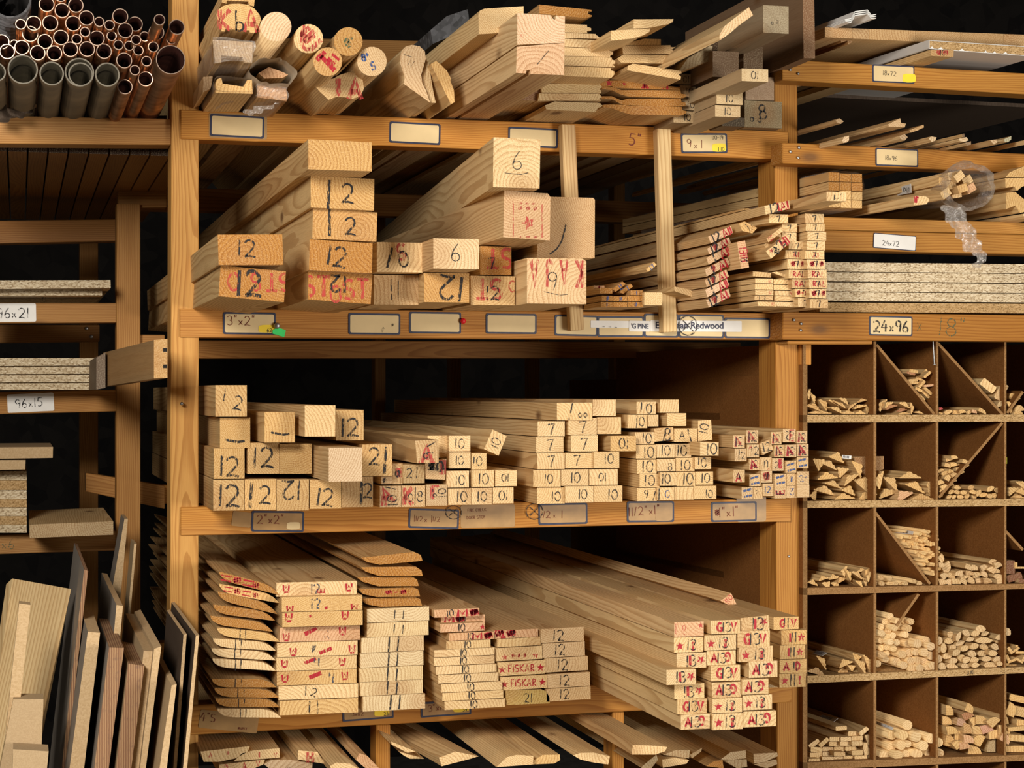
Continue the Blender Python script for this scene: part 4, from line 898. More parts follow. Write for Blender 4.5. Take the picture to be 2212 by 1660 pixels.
R = [[((185, 1060, 402, 1275), [('A', .3, .55, .8, 20, 'r', .3), ('1', .5, .9, .5, 80), ('10', .6, .3, .5, 95)]), ((405, 1057, 640, 1272), [('K', .25, .5, .8, 0, 'r', .28), ('10', .3, .42, .4), ('i', .57, .5, .9, 0, 'k', .04), ('8', .78, .5, .5)]), ((648, 1047, 861, 1260), [('J', .4, .65, .7, 180, 'r', .3), ('o-', .3, .62, .4, 90), ('10', .75, .6, .4, 95)])],
     [((200, 968, 312, 1045), [('#', .3, .5, .8)]), ((312, 837, 415, 1046), [('I', .6, .55, .9, 0, 'r', .7), ('0', .5, .5, .6, 0, 'k', .34)]), ((417, 847, 635, 1036), [('2', .3, .55, .5), ('1', .62, .55, .6)], {'tint': (0.46, 0.32, 0.16)}), ([(638, 838), (850, 792), (838, 1000), (642, 992)], [('I', .85, .6, .7, 0, 'r', .5), ('#0', .5, .65, .5, 0, 'k', .2), ('_', .5, .45, .9, 3, 'k', .05)])],
     [((661, 560, 868, 783), '', {'Y': -.06, 'tint': PALE}), ([(540, 612), (770, 602), (772, 830), (556, 836)], [('A', .5, .35, .75, 0, 'r', .3), ('6', .55, .38, .45, -60), ('/', .8, .85, .7, -50)], {'Y': -.14})]]
rows('B6', 'square_batten', 'batten', 'red-stamped square batten', 'the 1½ pile', R, -0.09, (0.62, 0.43, 0.23), 'red-stamped battens of the 1½ pile', tv=.08)
T10 = [('10', .5, .5, .66)]; T01 = [('10', .5, .5, .62, 180)]
R = [[((867, 1086, 1099, 1252), [('10', .58, .5, .66)]), ((1100, 1081, 1305, 1249), [('10', .5, .5, .6)]), ((1311, 1076, 1520, 1238), T01)],
     [((848, 911, 1076, 1080), [('10', .6, .45, .6)]), ((1108, 906, 1326, 1072), T10), ((1336, 906, 1553, 1066), [('10', .46, .55, .5, 180)])],
     [((877, 726, 1092, 889), [('10', .48, .5, .56)]), ((1098, 736, 1250, 901), [('10', .4, .5, .62)])],
     [((873, 560, 1090, 719), [('10', .5, .5, .62)]), ([(1310, 500), (1450, 565), (1370, 760), (1225, 695)], [('10', .5, .48, .42, 65)], {'label': 'batten marked 10 tilted on its corner, right of the 10 pile', 'Y': -.07})]]
rows('B6', 'pine_batten', 'batten', 'batten marked 10', 'the fire-check pile', R, -0.08, PALE, 'battens marked 10 above the fire check tape', tv=.06)
M7 = [('7', .5, .5, .75)]
R = [[((185, 1076, 462, 1240), [('10', .68, .45, .6)]), ((465, 1063, 748, 1230), [('10', .62, .5, .6)]), ((750, 1058, 1036, 1222), [('10', .66, .45, .62)])],
     [((145, 901, 422, 1072), [('10', .56, .48, .55)]), ((425, 896, 700, 1062), [('10', .52, .52, .62)]), ((705, 894, 990, 1052), [('10', .46, .5, .52, 180)])],
     [((185, 735, 462, 896), M7), ((465, 730, 745, 889), [('7', .42, .55, .7)]), ((750, 722, 1006, 886), [('10', .6, .58, .6)])],
     [((175, 574, 450, 731), M7), ((520, 556, 792, 719), M7), ((915, 561, 1172, 717), [('10', .52, .5, .68, 180)], {'tint': WARM})],
     [((190, 416, 462, 569), M7), ((495, 385, 782, 553), M7), ((783, 375, 1023, 546), '')],
     [((382, 230, 738, 409), [('1', .4, .5, 1.0, -10, 'k', .08), ('oo', .72, .45, .55, 0)]), ((739, 200, 971, 366), '')]]
rows('B7', 'pine_batten', 'batten', 'batten', 'the 7-and-10 pile', R, -0.075, PALE, 'battens of the 7-and-10 pile', tv=.06)
R = [[((1180, 1081, 1380, 1214), [('9', .45, .55, .6, -10), ('/', .85, .4, .7)]), ((1381, 1076, 1550, 1206), [('1', .12, .5, .9), ('0', .6, .5, .6, 0, 'b')]), ((1552, 1068, 1745, 1201), ''), ((1746, 1060, 1972, 1195), [('10', .68, .4, .6)])],
     [((1205, 941, 1405, 1077), [('10', .5, .5, .8)]), ((1406, 926, 1578, 1062), [('10', .35, .55, .72)]), ((1580, 922, 1762, 1065), [('10', .58, .5, .8)]), ((1763, 918, 1940, 1050), [('10', .55, .5, .72)])],
     [((1180, 799, 1378, 941), [('10', .52, .5, .85)]), ((1379, 790, 1565, 917), [('8', .7, .35, .6)]), ((1566, 780, 1755, 917), [('10', .5, .45, .75)]), ((1756, 772, 1920, 896), [('10', .45, .55, .8)])],
     [((1170, 651, 1370, 791), [('10', .65, .45, .8)]), ((1372, 646, 1560, 782), [('10', .5, .55, .75)]), ((1562, 640, 1721, 777), [('10', .4, .5, .8)]), ((1808, 625, 1995, 762), [('10', .62, .5, .85)], {'Y': -.1})],
     [((1160, 525, 1355, 646), [('10', .6, .5, .85)]), ([(1352, 490), (1540, 476), (1550, 600), (1352, 622)], [('8', .65, .5, .85), ('/', .5, .4, .7)]), ((1551, 488, 1783, 626), [('a'.upper(), .35, .5, .6), ('/', .65, .5, .9, 30)]), ([(1788, 412), (1918, 402), (1932, 602), (1790, 618)], [('10', .4, .6, .62, 80)])],
     [((1085, 351, 1284, 488), [('1', .45, .5, .95), ('0', .72, .5, .7)]), ((1286, 351, 1395, 470), ''), ((1480, 335, 1672, 466), '')],
     [((1175, 221, 1372, 346), [('1', .25, .6, .95), ('0', .65, .45, .8)]), ((1408, 200, 1600, 333), '')]]
rows('B7', 'pine_batten', 'batten', 'small batten', 'the 1½ by 1 pile', R, -0.055, PALE, 'battens of the 1½ by 1 pile', tv=.06)
t = 0.72
def m12(c='c'): return [('A', .35, .5, .8, 15, c, .3), ('12', .5, .48, t)]
BL = [('=', .5, .5, .8, 8, 'b', .2)]
R = [[((440, 1200, 530, 1296), BL), ((531, 1200, 605, 1296), [('2', .4, .6, .4)]), ((606, 1172, 690, 1272), [('12', .45, .5, .6, 0, 'b')]), ((695, 1193, 786, 1291), [('E', .5, .5, .7, 90, 'c', .25), ('E', .5, .45, .6, 90, 'k', .14)]), ((788, 1190, 872, 1286), [('2', .5, .5, .6, 180, 'b')]), ((873, 1181, 970, 1283), '')],
     [((375, 1065, 466, 1166), [('A', .45, .4, .7, 0, 'c', .2), ('1', .5, .55, .6, 20), ('4', .45, .5, .6)], {'Y': -.09}), ((500, 1100, 590, 1196), BL), ((591, 1072, 679, 1168), [('#', .5, .5, .8, 0, 'r', .3), ('ii', .5, .45, .6)]), ((696, 1096, 788, 1196), BL), ((790, 1092, 869, 1190), [('I', .5, .5, .5, 0, 'b', .35)]), ((873, 1078, 968, 1182), [('2-', .5, .5, .5, 10, 'b')])],
     [((500, 978, 584, 1069), m12()), ((586, 968, 676, 1071), [('U', .5, .5, .6, 180), ('.', .7, .3, .5, 0, 'c', .5)]), ((678, 975, 769, 1076), [('I', .7, .6, .9, 0, 'c', .3), ('2', .4, .45, .55)]), ((781, 995, 868, 1092), BL), ((870, 962, 963, 1056), BL)],
     [((385, 901, 480, 1001), [('1', .4, .5, .8), ('2', .7, .45, .6)]), ((482, 868, 577, 971), [('12', .65, .5, .66), ('A', .3, .85, .4, 0, 'r')]), ([(580, 862), (660, 827), (690, 910), (606, 952)], [('12', .5, .5, .6, 14)]), ((693, 872, 779, 968), m12('r')), ((780, 870, 868, 968), m12('c')), ((873, 865, 963, 961), m12('c'))],
     [((375, 796, 466, 896), m12('r')), ((475, 756, 571, 861), m12('r')), ((668, 770, 753, 869), m12('r')), ((762, 746, 863, 852), [('12', .55, .5, .66, 180), ('E', .7, .5, .8, 0, 'r')]), ((868, 762, 953, 861), m12('r'))]]
rows('B8', 'small_square_batten', 'batten', 'small square batten', 'the 1 by 1 pile', R, -0.06, (0.68, 0.48, 0.26), 'small square battens of the 1 by 1 pile', tv=.06)

# ================================================================== fourth shelf
def bull(xl, yt, xr, yb, th=68):
    s = ((yb - th) - yt) / (xr - xl); w_ = xr - xl
    def P(u, v): return (xl + u * w_, yt + u * w_ * s + v * th)
    return [P(0, 0), P(.35, 0), P(.68, .02), P(.80, .14), P(.90, .42), P(.96, .72), P(1, 1), P(.6, 1), P(.25, 1), P(.13, .88), P(.05, .62), P(.01, .3)]
BN = [(245, 1418, 733, 1488), (232, 1342, 722, 1408), (225, 1264, 718, 1336), (205, 1192, 697, 1256), (208, 1036, 693, 1130), (200, 958, 693, 1051), (212, 883, 692, 977), (242, 800, 725, 910), (192, 709, 670, 832), (213, 624, 687, 749), (248, 524, 705, 698), (260, 466, 718, 614), (258, 372, 720, 552)]
for i, b in enumerate(BN):
    mk = [('i', .36, .52, .75, 0, 'k', .09), ('i', .45, .5, .75, 0, 'k', .09)] if i < 8 else ([('=#=', .3, .62, .3, -14, 'c', .2, 1.6), ('#', .6, .4, .25, -14, 'c', .2, 1.6)] if i >= 11 else None)
    plank('bullnose_board', 'C4', bull(*b, 66 if i < 12 else 62), -0.143 + (0.012 if i == 11 else 0), 'round-nosed board, %s from the bottom of the left stack of thirteen' % nth(i), 'board', tint=tints([PALE, GOLD, GOLD, GOLD, PALE, PALE, PALE, WARM, GOLD, GOLD, GOLD, WARM, GOLD][i], .06), marks=mk, group='left stack of round-nosed boards', L=1.4, vp=(40, 850))
crown = lambda u, v: [('M', u, v, .45, 180, 'c', .3, 1.3), ('-', u, v - .3, .6, 0, 'c', .22, 1.4)]
def stamps(k):
    return {0: crown(.12, .6) + crown(.9, .6) + [('E', .55, .35, .5, 90, 'c', .25, 1.2), ('12', .48, .5, .72, 0, 'f', .13)], 1: crown(.1, .2) + crown(.9, .2) + [('-', .55, .2, .6, 15, 'c', .3), ('12', .42, .5, .68, 0, 'f', .13)],
            2: crown(.08, .7) + crown(.78, .75) + [('-', .35, .7, .5, 15, 'c', .3)], 3: crown(.08, .4) + crown(.78, .7) + [('/', .38, .7, .9, -50, 'c', .3), ('n'.upper(), .58, .4, .6, 10, 'f')],
            4: crown(.2, .4) + crown(.93, .45) + [('/', .6, .35, .9, -55, 'c', .3), ('#', .46, .5, .6, 0, 'f')], 5: crown(.1, .6) + crown(.82, .6) + [('/', .42, .7, .9, -55, 'c', .3), ('11', .5, .5, .8, 0, 'f', .16)],
            6: crown(.1, .55) + crown(.85, .6) + [('/', .48, .65, .9, -55, 'c', .3), ('11', .68, .45, .75, 0, 'f', .16)], 7: [('1', .34, .6, .7), ('2', .44, .5, .6, -20)], 8: [('1', .38, .5, .9, 0), ('1', .48, .5, .9, 0)]}[k]
C2_ = [(697, 449, 1313, 558), (738, 560, 1355, 674), (742, 676, 1357, 790), (722, 791, 1337, 904), (702, 907, 1318, 1018), (697, 1020, 1310, 1124), (700, 1126, 1310, 1234), (713, 1236, 1323, 1344), (722, 1348, 1322, 1460)]
for i, r in enumerate(C2_):
    plank('timber_board', 'C4', r, -0.14 + (-.02 if i in (1, 2) else 0), 'board with %s, %s from the top of the second stack' % ('two black strokes' if i == 8 else 'black 12' if i == 7 else 'red stamps', nth(i)), 'board', tint=tints([PALE, WARM, WARM, PINK, PALE, PALE, WARM, PALE, WARM][i], .05), marks=stamps(i), group='second stack of boards', L=1.4)
NB = [[(160, 557), (560, 540), (605, 560), (620, 610), (300, 620), (190, 600)], [(130, 482), (550, 466), (590, 485), (605, 538), (270, 543), (160, 520)], [(115, 390), (540, 384), (580, 405), (595, 457), (280, 459), (160, 425)], [(145, 311), (570, 306), (615, 335), (625, 378), (290, 380), (180, 345)], [(145, 236), (560, 192), (610, 215), (623, 260), (290, 291), (190, 270)]]
for i, p in enumerate(NB):
    plank('bullnose_board', 'C5', p, -0.13 - 0.01 * i, 'orange boat-shaped board, %s from the bottom of five on the third stack' % nth(i), 'board', tint=tints(GOLD, .06), marks=[('#-#', .6, .5, .5, 0, 'c', .25, 2.2)] if i == 1 else None, group='boat-shaped boards', L=1.4)
C3_ = [((158, 1306, 645, 1426), 'b'), ((135, 1197, 627, 1306), 'b'), ((132, 1087, 628, 1197), 'b'), ((140, 972, 632, 1085), 'b'), ((145, 852, 635, 970), 'b'), ((190, 738, 672, 850), 'd'), ((190, 626, 677, 735), 'd')]
for i, (r, k) in enumerate(C3_):
    plank('timber_board', 'C5', r, -0.13, 'pale board with two black strokes, %s from the bottom of the third stack' % nth(i), 'board', tint=tints((0.72, 0.55, 0.31), .05), marks=[('1', .44, .52, .95 if k == 'b' else .6, -3), ('1', .58, .5, .9 if k == 'b' else .6, -4)], group='third stack of boards', L=1.4, rot=0.8)
C4_ = [(795, 1346, 1270, 1413), (778, 1280, 1255, 1344), (770, 1210, 1247, 1278), (745, 1141, 1217, 1208), (728, 1074, 1202, 1139), (712, 1007, 1187, 1072), (715, 946, 1187, 1005), (808, 881, 1155, 944), (828, 818, 1180, 878), (762, 746, 1110, 814), (768, 685, 1112, 744), (715, 635, 1067, 698)]
for i, r in enumerate(C4_):
    red = i in (8, 9, 10, 11)
    mk = ([('M#', .75 if i != 10 else .3, .5, .9, 0, 'c', .4, 1.8)] if red and i != 9 else [('*', .95, .5, .7, 0, 'c')] if i == 9 else []) + [('10', .48 if i != 11 else .35, .5, .82, 0, 'k', .15)]
    plank('timber_board', 'C5', r, -0.135 + (0.02 if i == 10 else 0), 'thin board marked 10, %s from the bottom of the fourth stack' % nth(i), 'board', tint=tints(PINK if red else PALE, .06), marks=mk, group='fourth stack of thin boards', L=1.4, rot=0.8)
FK = [('*', .1, .45, .55, 0, 'c'), ('FISKAR', .5, .5, .5, 0, 'c', .14, .95), ('*', .9, .5, .55, 0, 'c')]
C5_ = [([(1272, 1272), (1550, 1264), (1590, 1280), (1612, 1325), (1615, 1372), (1275, 1386)], [('21', .5, .45, .62, 0)], 'yellowish board with one rounded corner at the foot of the fiskar stack'), ((1225, 1158, 1595, 1264), FK, 'board stamped with a red star and letters above the yellowish board'), ((1207, 1043, 1580, 1152), FK, 'board with the clearest red FISKAR stamp between stars'),
       ((1190, 932, 1558, 1036), [('*', .2, .3, .5, 0, 'r'), ('#-#-#', .5, .35, .3, 0, 'r', .2), ('*', .85, .35, .5, 0, 'r')], 'board with a blurred red stamp under the plain thin one'), ((1205, 862, 1545, 928), None, 'plain thin board under the red-topped one'), ((1183, 797, 1525, 862), [('##', .25, .6, .9, 0, 'c', .3, 1.8), ('-', .2, .15, .8, 0, 'c', .3, 2), ('2', .42, .5, .6)], 'thin board with red paint on top of the fiskar stack')]
for p, mk, lb in C5_:
    plank('timber_board', 'C5', p, -0.125, lb.replace('fiskar stack', 'red-lettered stack').replace('FISKAR ', ''), 'board', tint=(0.56, 0.39, 0.13) if lb.startswith('yellowish') else PINK if 'paint' in lb else tints(PALE, .05), marks=mk, L=1.4, rot=0 if isinstance(p, list) else 1.2)
C6_ = [(1590, 1249, 1935, 1350), (1597, 1137, 1930, 1246), (1578, 1012, 1915, 1124), (1560, 897, 1890, 1010), (1547, 783, 1882, 894)]
for i, r in enumerate(C6_):
    plank('timber_board', 'C5', r, -0.125, 'board marked 12, %s from the bottom of the stack of five' % nth(i), 'board', tint=tints((0.72, 0.51, 0.28), .05), marks=[('12', .4, .5, .72)], group='stack of five boards marked 12', L=1.45, rot=1.4)
G3, A13, S13 = 'G13', 'A13', 'S13'
def st(k):
    return {'G': [('G', .3, .5, .62, 0, 'c', .26), ('V', .78, .52, .6, 0, 'c', .24), ('13', .53, .52, .7)], 'S': [('*', .2, .45, .62, 0, 'c'), ('I', .66, .4, .6, 0, 'c', .3), ('13', .6, .5, .72)],
            'A': [('A', .25, .5, .62, 0, 'c', .26), ('G', .72, .55, .6, 180, 'c', .26), ('13', .5, .48, .72)], 'B': [('I', .45, .5, .65, 0, 'c', .3), ('*', .82, .5, .62, 180, 'c'), ('13', .48, .48, .75)],
            'F': [('I', .05, .55, .7, 0, 'r', .05), ('O', .33, .6, .35, 0, 'r', .12), ('L', .33, .3, .3, 0, 'r', .12), ('*', .9, .75, .4, 0, 'r')], '1': [('I', .35, .5, .6, 0, 'c', .24), ('*', .8, .5, .6, 0, 'c'), ('11', .5, .5, .7)],
            'V': [('G', .35, .5, .6, 0, 'c', .26), ('V', .8, .52, .6, 0, 'c', .24), ('11', .5, .5, .85)], 'D': [('A', .25, .5, .6, 0, 'c', .26), ('D', .68, .5, .6, 0, 'c', .26), ('11', .58, .5, .66)], 'X': [('*', .2, .5, .6, 0, 'c'), ('I', .78, .5, .6, 0, 'c', .24), ('11', .5, .5, .85)]}[k]
R = [[((832, 1457, 1060, 1575), st('A')), ((1080, 1448, 1315, 1578), st('S')), ((1319, 1432, 1577, 1556), st('A'))],
     [((805, 1337, 1037, 1456), st('G')), ((1078, 1332, 1312, 1446), st('S')), ((1315, 1305, 1545, 1424), st('S'))],
     [((781, 1219, 1017, 1338), st('B')), ((1075, 1207, 1305, 1328), st('A')), ((1310, 1182, 1517, 1303), st('A'))],
     [((720, 1107, 953, 1227), st('B'), {'Y': -.45}), ((1065, 1074, 1297, 1198), st('G')), ((1363, 1043, 1587, 1172), st('A'))],
     [((800, 977, 1032, 1098), st('B')), ((1035, 960, 1262, 1074), st('A')), ((1285, 926, 1552, 1048), st('S'))],
     [((778, 856, 1008, 975), st('S')), ((1016, 838, 1265, 958), st('S')), ((1275, 806, 1528, 936), st('G'))],
     [((780, 735, 1012, 853), st('F'), {'tint': PINK}), ((1065, 722, 1297, 832), st('G')), ((1300, 695, 1522, 812), [('I', .5, .5, .6, 0, 'c', .24), ('*', .8, .6, .5, 180, 'c'), ('13', .6, .5, .75)], {'rot': 4})]]
rows('C6', 'pine_batten', 'batten', 'red-stamped 13 batten', 'the jutting pile', R, -0.43, (0.72, 0.52, 0.27), 'red-stamped battens of the jutting pile', L=1.65, tv=.06)
R4 = [((1600, 1138, 1808, 1248), 'X'), ((1602, 1029, 1813, 1137), 'D'), ((1605, 918, 1800, 1027), '1'), ((1615, 800, 1813, 916), '1'), ((1555, 697, 1752, 797), 'V')]
for i, (r, k) in enumerate(R4):
    plank('pine_batten', 'C6', r, -0.2, 'red-stamped 11 batten, %s from the bottom of the column at the post' % nth(i), 'batten', tint=tints(WARM, .06), marks=st(k), group='column of battens at the right post', L=1.45)
plank('pine_batten', 'C6', [(1143, 573), (1225, 513), (1268, 600), (1200, 603)], -0.28, 'batten with faint red print tipped up on the jutting pile', 'batten', tint=PINK, marks=[('RO', .5, .5, .5, 50, 'r', .14)], L=1.45)
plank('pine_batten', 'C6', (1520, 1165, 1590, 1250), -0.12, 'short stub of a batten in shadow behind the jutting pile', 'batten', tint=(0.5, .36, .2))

# ================================================================== fifth shelf, at the bottom of the photo
BB = [('C7', [(130, 542), (108, 470), (380, 440), (455, 432), (440, 470), (355, 517), (240, 542)], -0.08, 'round-nosed board with red marks at the lower left post', [('V', .2, .5, .3, 180, 'r', .3), ('I', .55, .6, .25, 0, 'r', .4)], PALE),
      ('C7', [(342, 537), (400, 482), (480, 462), (662, 446), (666, 512)], -0.08, 'slant-edged board with a red V, second on the bottom shelf', [('I', .55, .5, .5, 0, 'r', .3), ('V', .9, .4, .4, 0, 'r', .25)], PALE),
      ('C7', [(240, 562), (560, 527), (550, 560), (480, 590), (240, 640)], -0.08, 'board stamped with red letters under the two slant-edged boards', [('D', .15, .5, .5, 0, 'r', .25), ('A', .55, .6, .5, 0, 'r', .25), ('V', .85, .75, .4, 0, 'r', .25)], PALE),
      ('C7', [(555, 560), (600, 532), (720, 527), (895, 549), (890, 640), (650, 640)], -0.08, 'broad board with a grey smudge at the bottom edge of the photo', [('o', .5, .5, .5, 0, 'f', .4), ('I', .85, .3, .3, 0, 'r', .4)], (0.66, .48, .3)),
      ('C7', [(795, 462), (930, 472), (985, 557), (792, 526)], -0.09, 'board end with a red H, right of the slant-edged boards', [('H', .45, .5, .7, 0, 'r', .3)], PALE),
      ('C7', [(1018, 572), (1062, 548), (1160, 556), (1235, 600), (1150, 660), (1040, 640)], -0.17, 'long round-nosed board slanting down beside the short post', None, PALE),
      ('C7', [(1225, 480), (1280, 500), (1375, 600), (1330, 640), (1200, 530)], -0.12, 'thin strip of board leaning beside the short post', None, PINK),
      ('C8', [(205, 448), (270, 387), (330, 373), (432, 379), (430, 432)], -0.2, 'broad slant-edged board just right of the left short post', None, PALE),
      ('C8', [(430, 432), (436, 405), (490, 373), (592, 371), (596, 405), (560, 426)], -0.185, 'slant-edged board second from the left short post', None, WARM),
      ('C8', [(675, 375), (720, 361), (800, 359), (900, 381), (890, 432), (800, 420), (720, 402)], -0.2, 'boat-shaped board end in front of the middle short post', None, PALE),
      ('C8', [(1040, 312), (1200, 318), (1250, 325), (1240, 350), (1180, 371), (1035, 371)], -0.28, 'highest round-nosed board of the bottom shelf, with a bright end', None, PALE),
      ('C8', [(1090, 450), (1185, 371), (1195, 405), (1140, 472)], -0.14, 'board end tipped on edge right of the middle short post', None, (0.5, .38, .22)),
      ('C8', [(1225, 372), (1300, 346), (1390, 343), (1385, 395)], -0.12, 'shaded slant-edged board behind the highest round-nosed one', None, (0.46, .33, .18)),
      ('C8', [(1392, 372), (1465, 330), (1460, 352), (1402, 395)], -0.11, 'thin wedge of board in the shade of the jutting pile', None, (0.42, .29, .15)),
      ('C8', [(1220, 402), (1300, 392), (1385, 406), (1370, 427), (1225, 452)], -0.13, 'pale flat board low in front of the shaded slant-edged board', None, PALE),
      ('C8', [(1490, 442), (1540, 411), (1590, 406), (1597, 456)], -0.12, 'orange heartwood board end low under the jutting pile', None, GOLD),
      ('C8', [(1580, 400), (1640, 356), (1732, 346), (1735, 393), (1650, 404)], -0.13, 'upper round-nosed board left of the right post', None, (0.56, .42, .25)),
      ('C8', [(1600, 408), (1738, 400), (1742, 446), (1680, 456)], -0.12, 'lower round-nosed board left of the right post', None, (0.44, .32, .18)),
      ('C8', [(1780, 366), (1925, 359), (1928, 381), (1850, 416), (1782, 426)], -0.12, 'upper wedge-shaped board touching the right post', None, (0.56, .41, .24)),
      ('C8', [(1782, 432), (1920, 401), (1925, 431), (1860, 456)], -0.115, 'lower wedge-shaped board touching the right post', None, (0.48, .34, .19)),
      ('C7', [(1783, 512), (1900, 470), (2062, 503), (2000, 522), (1803, 573)], -0.14, 'broad round-nosed board nearest the left short post', None, PALE),
      ('C7', [(1448, 400), (1620, 470), (1560, 478), (1450, 420)], -0.1, 'upper thin slant-edged edge left of the broad slant-edged board', None, PALE),
      ('C7', [(1500, 470), (1680, 520), (1580, 520), (1540, 500)], -0.09, 'lower thin slant-edged edge left of the broad slant-edged board', None, PALE)]
for z, p, Y, lb, mk, t_ in BB:
    plank('shaped_board', z, p, Y, lb, 'board', tint=t_, marks=mk, L=1.3, group='boards on the bottom shelf', vp=(-450, 850) if 'broad round-nosed' in lb else None)
# ================================================================== right-hand rack: sheets and trims
def rp(name, z, p, Y, lb, cat, **k): return plank(name, z, p, Y, lb, cat, fr=RIGHT, **k)
# laminated pine shelf board made of glued staves
lam = tag(empty('laminated_board', RIGHT.at(2000, 110, 0.1)), 'laminated pine board of glued staves lying under white trims', 'board')
xs = [550, 780, 915, 1305, 1680, 2040, 2320]
for i in range(6):
    def ty(x): return 228 + (x - 550) * 0.0375
    def by(x): return 312 + (x - 550) * 0.0455
    a, b = xs[i] + 1, xs[i + 1] - 1
    wp = [RIGHT.at(*px('A5', *p), -0.08) for p in ((a, ty(a)), (b, ty(b)), (b, by(b)), (a, by(a)))]
    extrude('stave', wp, RIGHT.v, 0.8, ['pine'], parent=lam, color=tints((0.52, 0.34, 0.17), .14))
# nested white plastic trims
for k in range(3):
    dy = 16 * k - 2
    top = [(715 + 4 * k, 168 + dy * .5), (768, 160 + dy), (800, 102 + dy), (905, 88 + dy), (938, 132 + dy * .8), (978, 124 + dy)]
    pts = top + [(x, y + 7) for x, y in reversed(top)]
    rp('plastic_trim', 'A5', [(x, y - 6) for x, y in pts], -0.13, 'white plastic trim, %s of the three nested on the laminated board' % ['uppermost', 'middle one', 'lowest'][k], 'molding', mat='white_plastic', L=0.9, group='nested white plastic trims')
rp('dark_moulding', 'A5', [(645, 268), (700, 262), (778, 318), (778, 352), (745, 372), (735, 340), (690, 356), (670, 322)], -0.06, 'brown cornice moulding under the laminated board', 'molding', tint=(0.30, 0.18, 0.09), mat='rack_timber')
mel = tag(empty('melamine_sheet', RIGHT.at(2100, 105, 0.1)), 'white-faced chipboard sheet with chipped edge above the 18 x 72 rail', 'sheet')
extrude('chipboard_core', [RIGHT.at(*px('A5', *p), -0.12) for p in ((1424, 342), (2320, 400), (2320, 468), (1424, 402))], RIGHT.v, 0.7, ['chipboard_warm'], parent=mel)
extrude('white_face', [RIGHT.at(*px('A5', *p), -0.119) for p in ((1424, 403), (2320, 469), (2320, 475), (1424, 409))], RIGHT.v, 0.7, ['melamine'], parent=mel)
extrude('white_face', [RIGHT.at(*px('A5', *p), -0.119) for p in ((1424, 336), (2320, 393), (2320, 399), (1424, 341))], RIGHT.v, 0.7, ['melamine'], parent=mel)
extrude('white_edge_strip', [RIGHT.at(*px('A5', *p), -0.121) for p in ((1416, 333), (1423, 335), (1423, 408), (1416, 402))], RIGHT.v, 0.7, ['melamine'], parent=mel)
for x, w_ in ((1440, 40), (1515, 45), (1690, 50), (1890, 28), (1965, 30), (2055, 45)):
    yb_ = 404 + (x - 1424) * 0.074
    o = mesh_obj('chip', [RIGHT.at(*px('A5', *p), -0.1212) - RIGHT.at(2100, 105, 0.1) for p in ((x - w_ / 2, yb_ + 1), (x + w_ / 2, yb_ + 3), (x + w_ * .1, yb_ - 18))], [[0, 1, 2]], 'white_plastic', parent=mel)
rp('pine_batten', 'A5', [(1435, 414), (1625, 418), (1622, 476), (1435, 467)], -0.125, 'red-stamped batten marked 10 under the white-faced sheet', 'batten', tint=(0.52, .32, .14), marks=[('##', .5, .5, .8, 0, 'r', .25, 1.5), ('10', .5, .5, .8)], L=0.9)
rp('pine_batten', 'A5', [(370, 655), (395, 645), (485, 668), (470, 680)], 0.0, 'pale thin batten edge beside the post under the top rail', 'batten', tint=PALE)
# dark sheets deep in the 18 x 72 bay
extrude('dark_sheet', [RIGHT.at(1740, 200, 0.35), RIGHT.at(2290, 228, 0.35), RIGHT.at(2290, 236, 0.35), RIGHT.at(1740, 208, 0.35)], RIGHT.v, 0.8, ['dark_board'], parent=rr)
TR = [([(445, 125), (470, 110), (500, 130), (482, 146), (455, 140)], 'uppermost thin trim near the post', (0.40, .29, .17)),
      ([(795, 150), (875, 110), (880, 140), (912, 145), (905, 170), (850, 166), (800, 166)], 'L-shaped trim with a red tip', (0.62, .43, .24)),
      ([(490, 255), (505, 232), (535, 226), (535, 256), (520, 270), (495, 272)], 'quarter-round trim nearest the post', (0.70, .52, .33)),
      ([(870, 227), (905, 215), (925, 235), (905, 258), (877, 246)], 'rounded trim in front of the L-shaped one', (0.46, .33, .20)),
      ([(935, 190), (1030, 152), (1033, 170), (990, 190), (945, 205)], 'flat pointed trim behind the rounded one', (0.58, .40, .20)),
      ([(1065, 245), (1080, 230), (1117, 236), (1110, 256), (1085, 268)], 'bright rounded trim above the 18 x 96 label edge', (0.66, .50, .31)),
      ([(1265, 245), (1315, 235), (1330, 255), (1300, 268), (1270, 262)], 'rounded trim right of the 18 x 96 label', (0.66, .50, .31)),
      ([(1285, 214), (1300, 211), (1304, 234), (1290, 236)], 'dark narrow trim behind the rounded ones', (0.20, .13, .08)),
      ([(1305, 272), (1345, 262), (1345, 285), (1318, 290)], 'small dark trim end under the rounded one', (0.30, .20, .12)),
      ([(1470, 255), (1515, 250), (1520, 270), (1497, 285)], 'notched trim second from the right end', (0.58, .41, .24)),
      ([(1568, 247), (1612, 228), (1612, 250), (1592, 268), (1565, 265)], 'greenish trim at the right end', (0.45, .43, .30)),
      ([(1700, 255), (1745, 245), (1750, 262), (1705, 285)], 'long trim running out of the right edge', (0.60, .44, .26))]
for p, lb, t_ in TR: rp('thin_trim', 'B1', p, -0.12, lb + ', on the 18 x 96 rail', 'molding', tint=t_, L=0.9, group='thin trims on the upper rail')
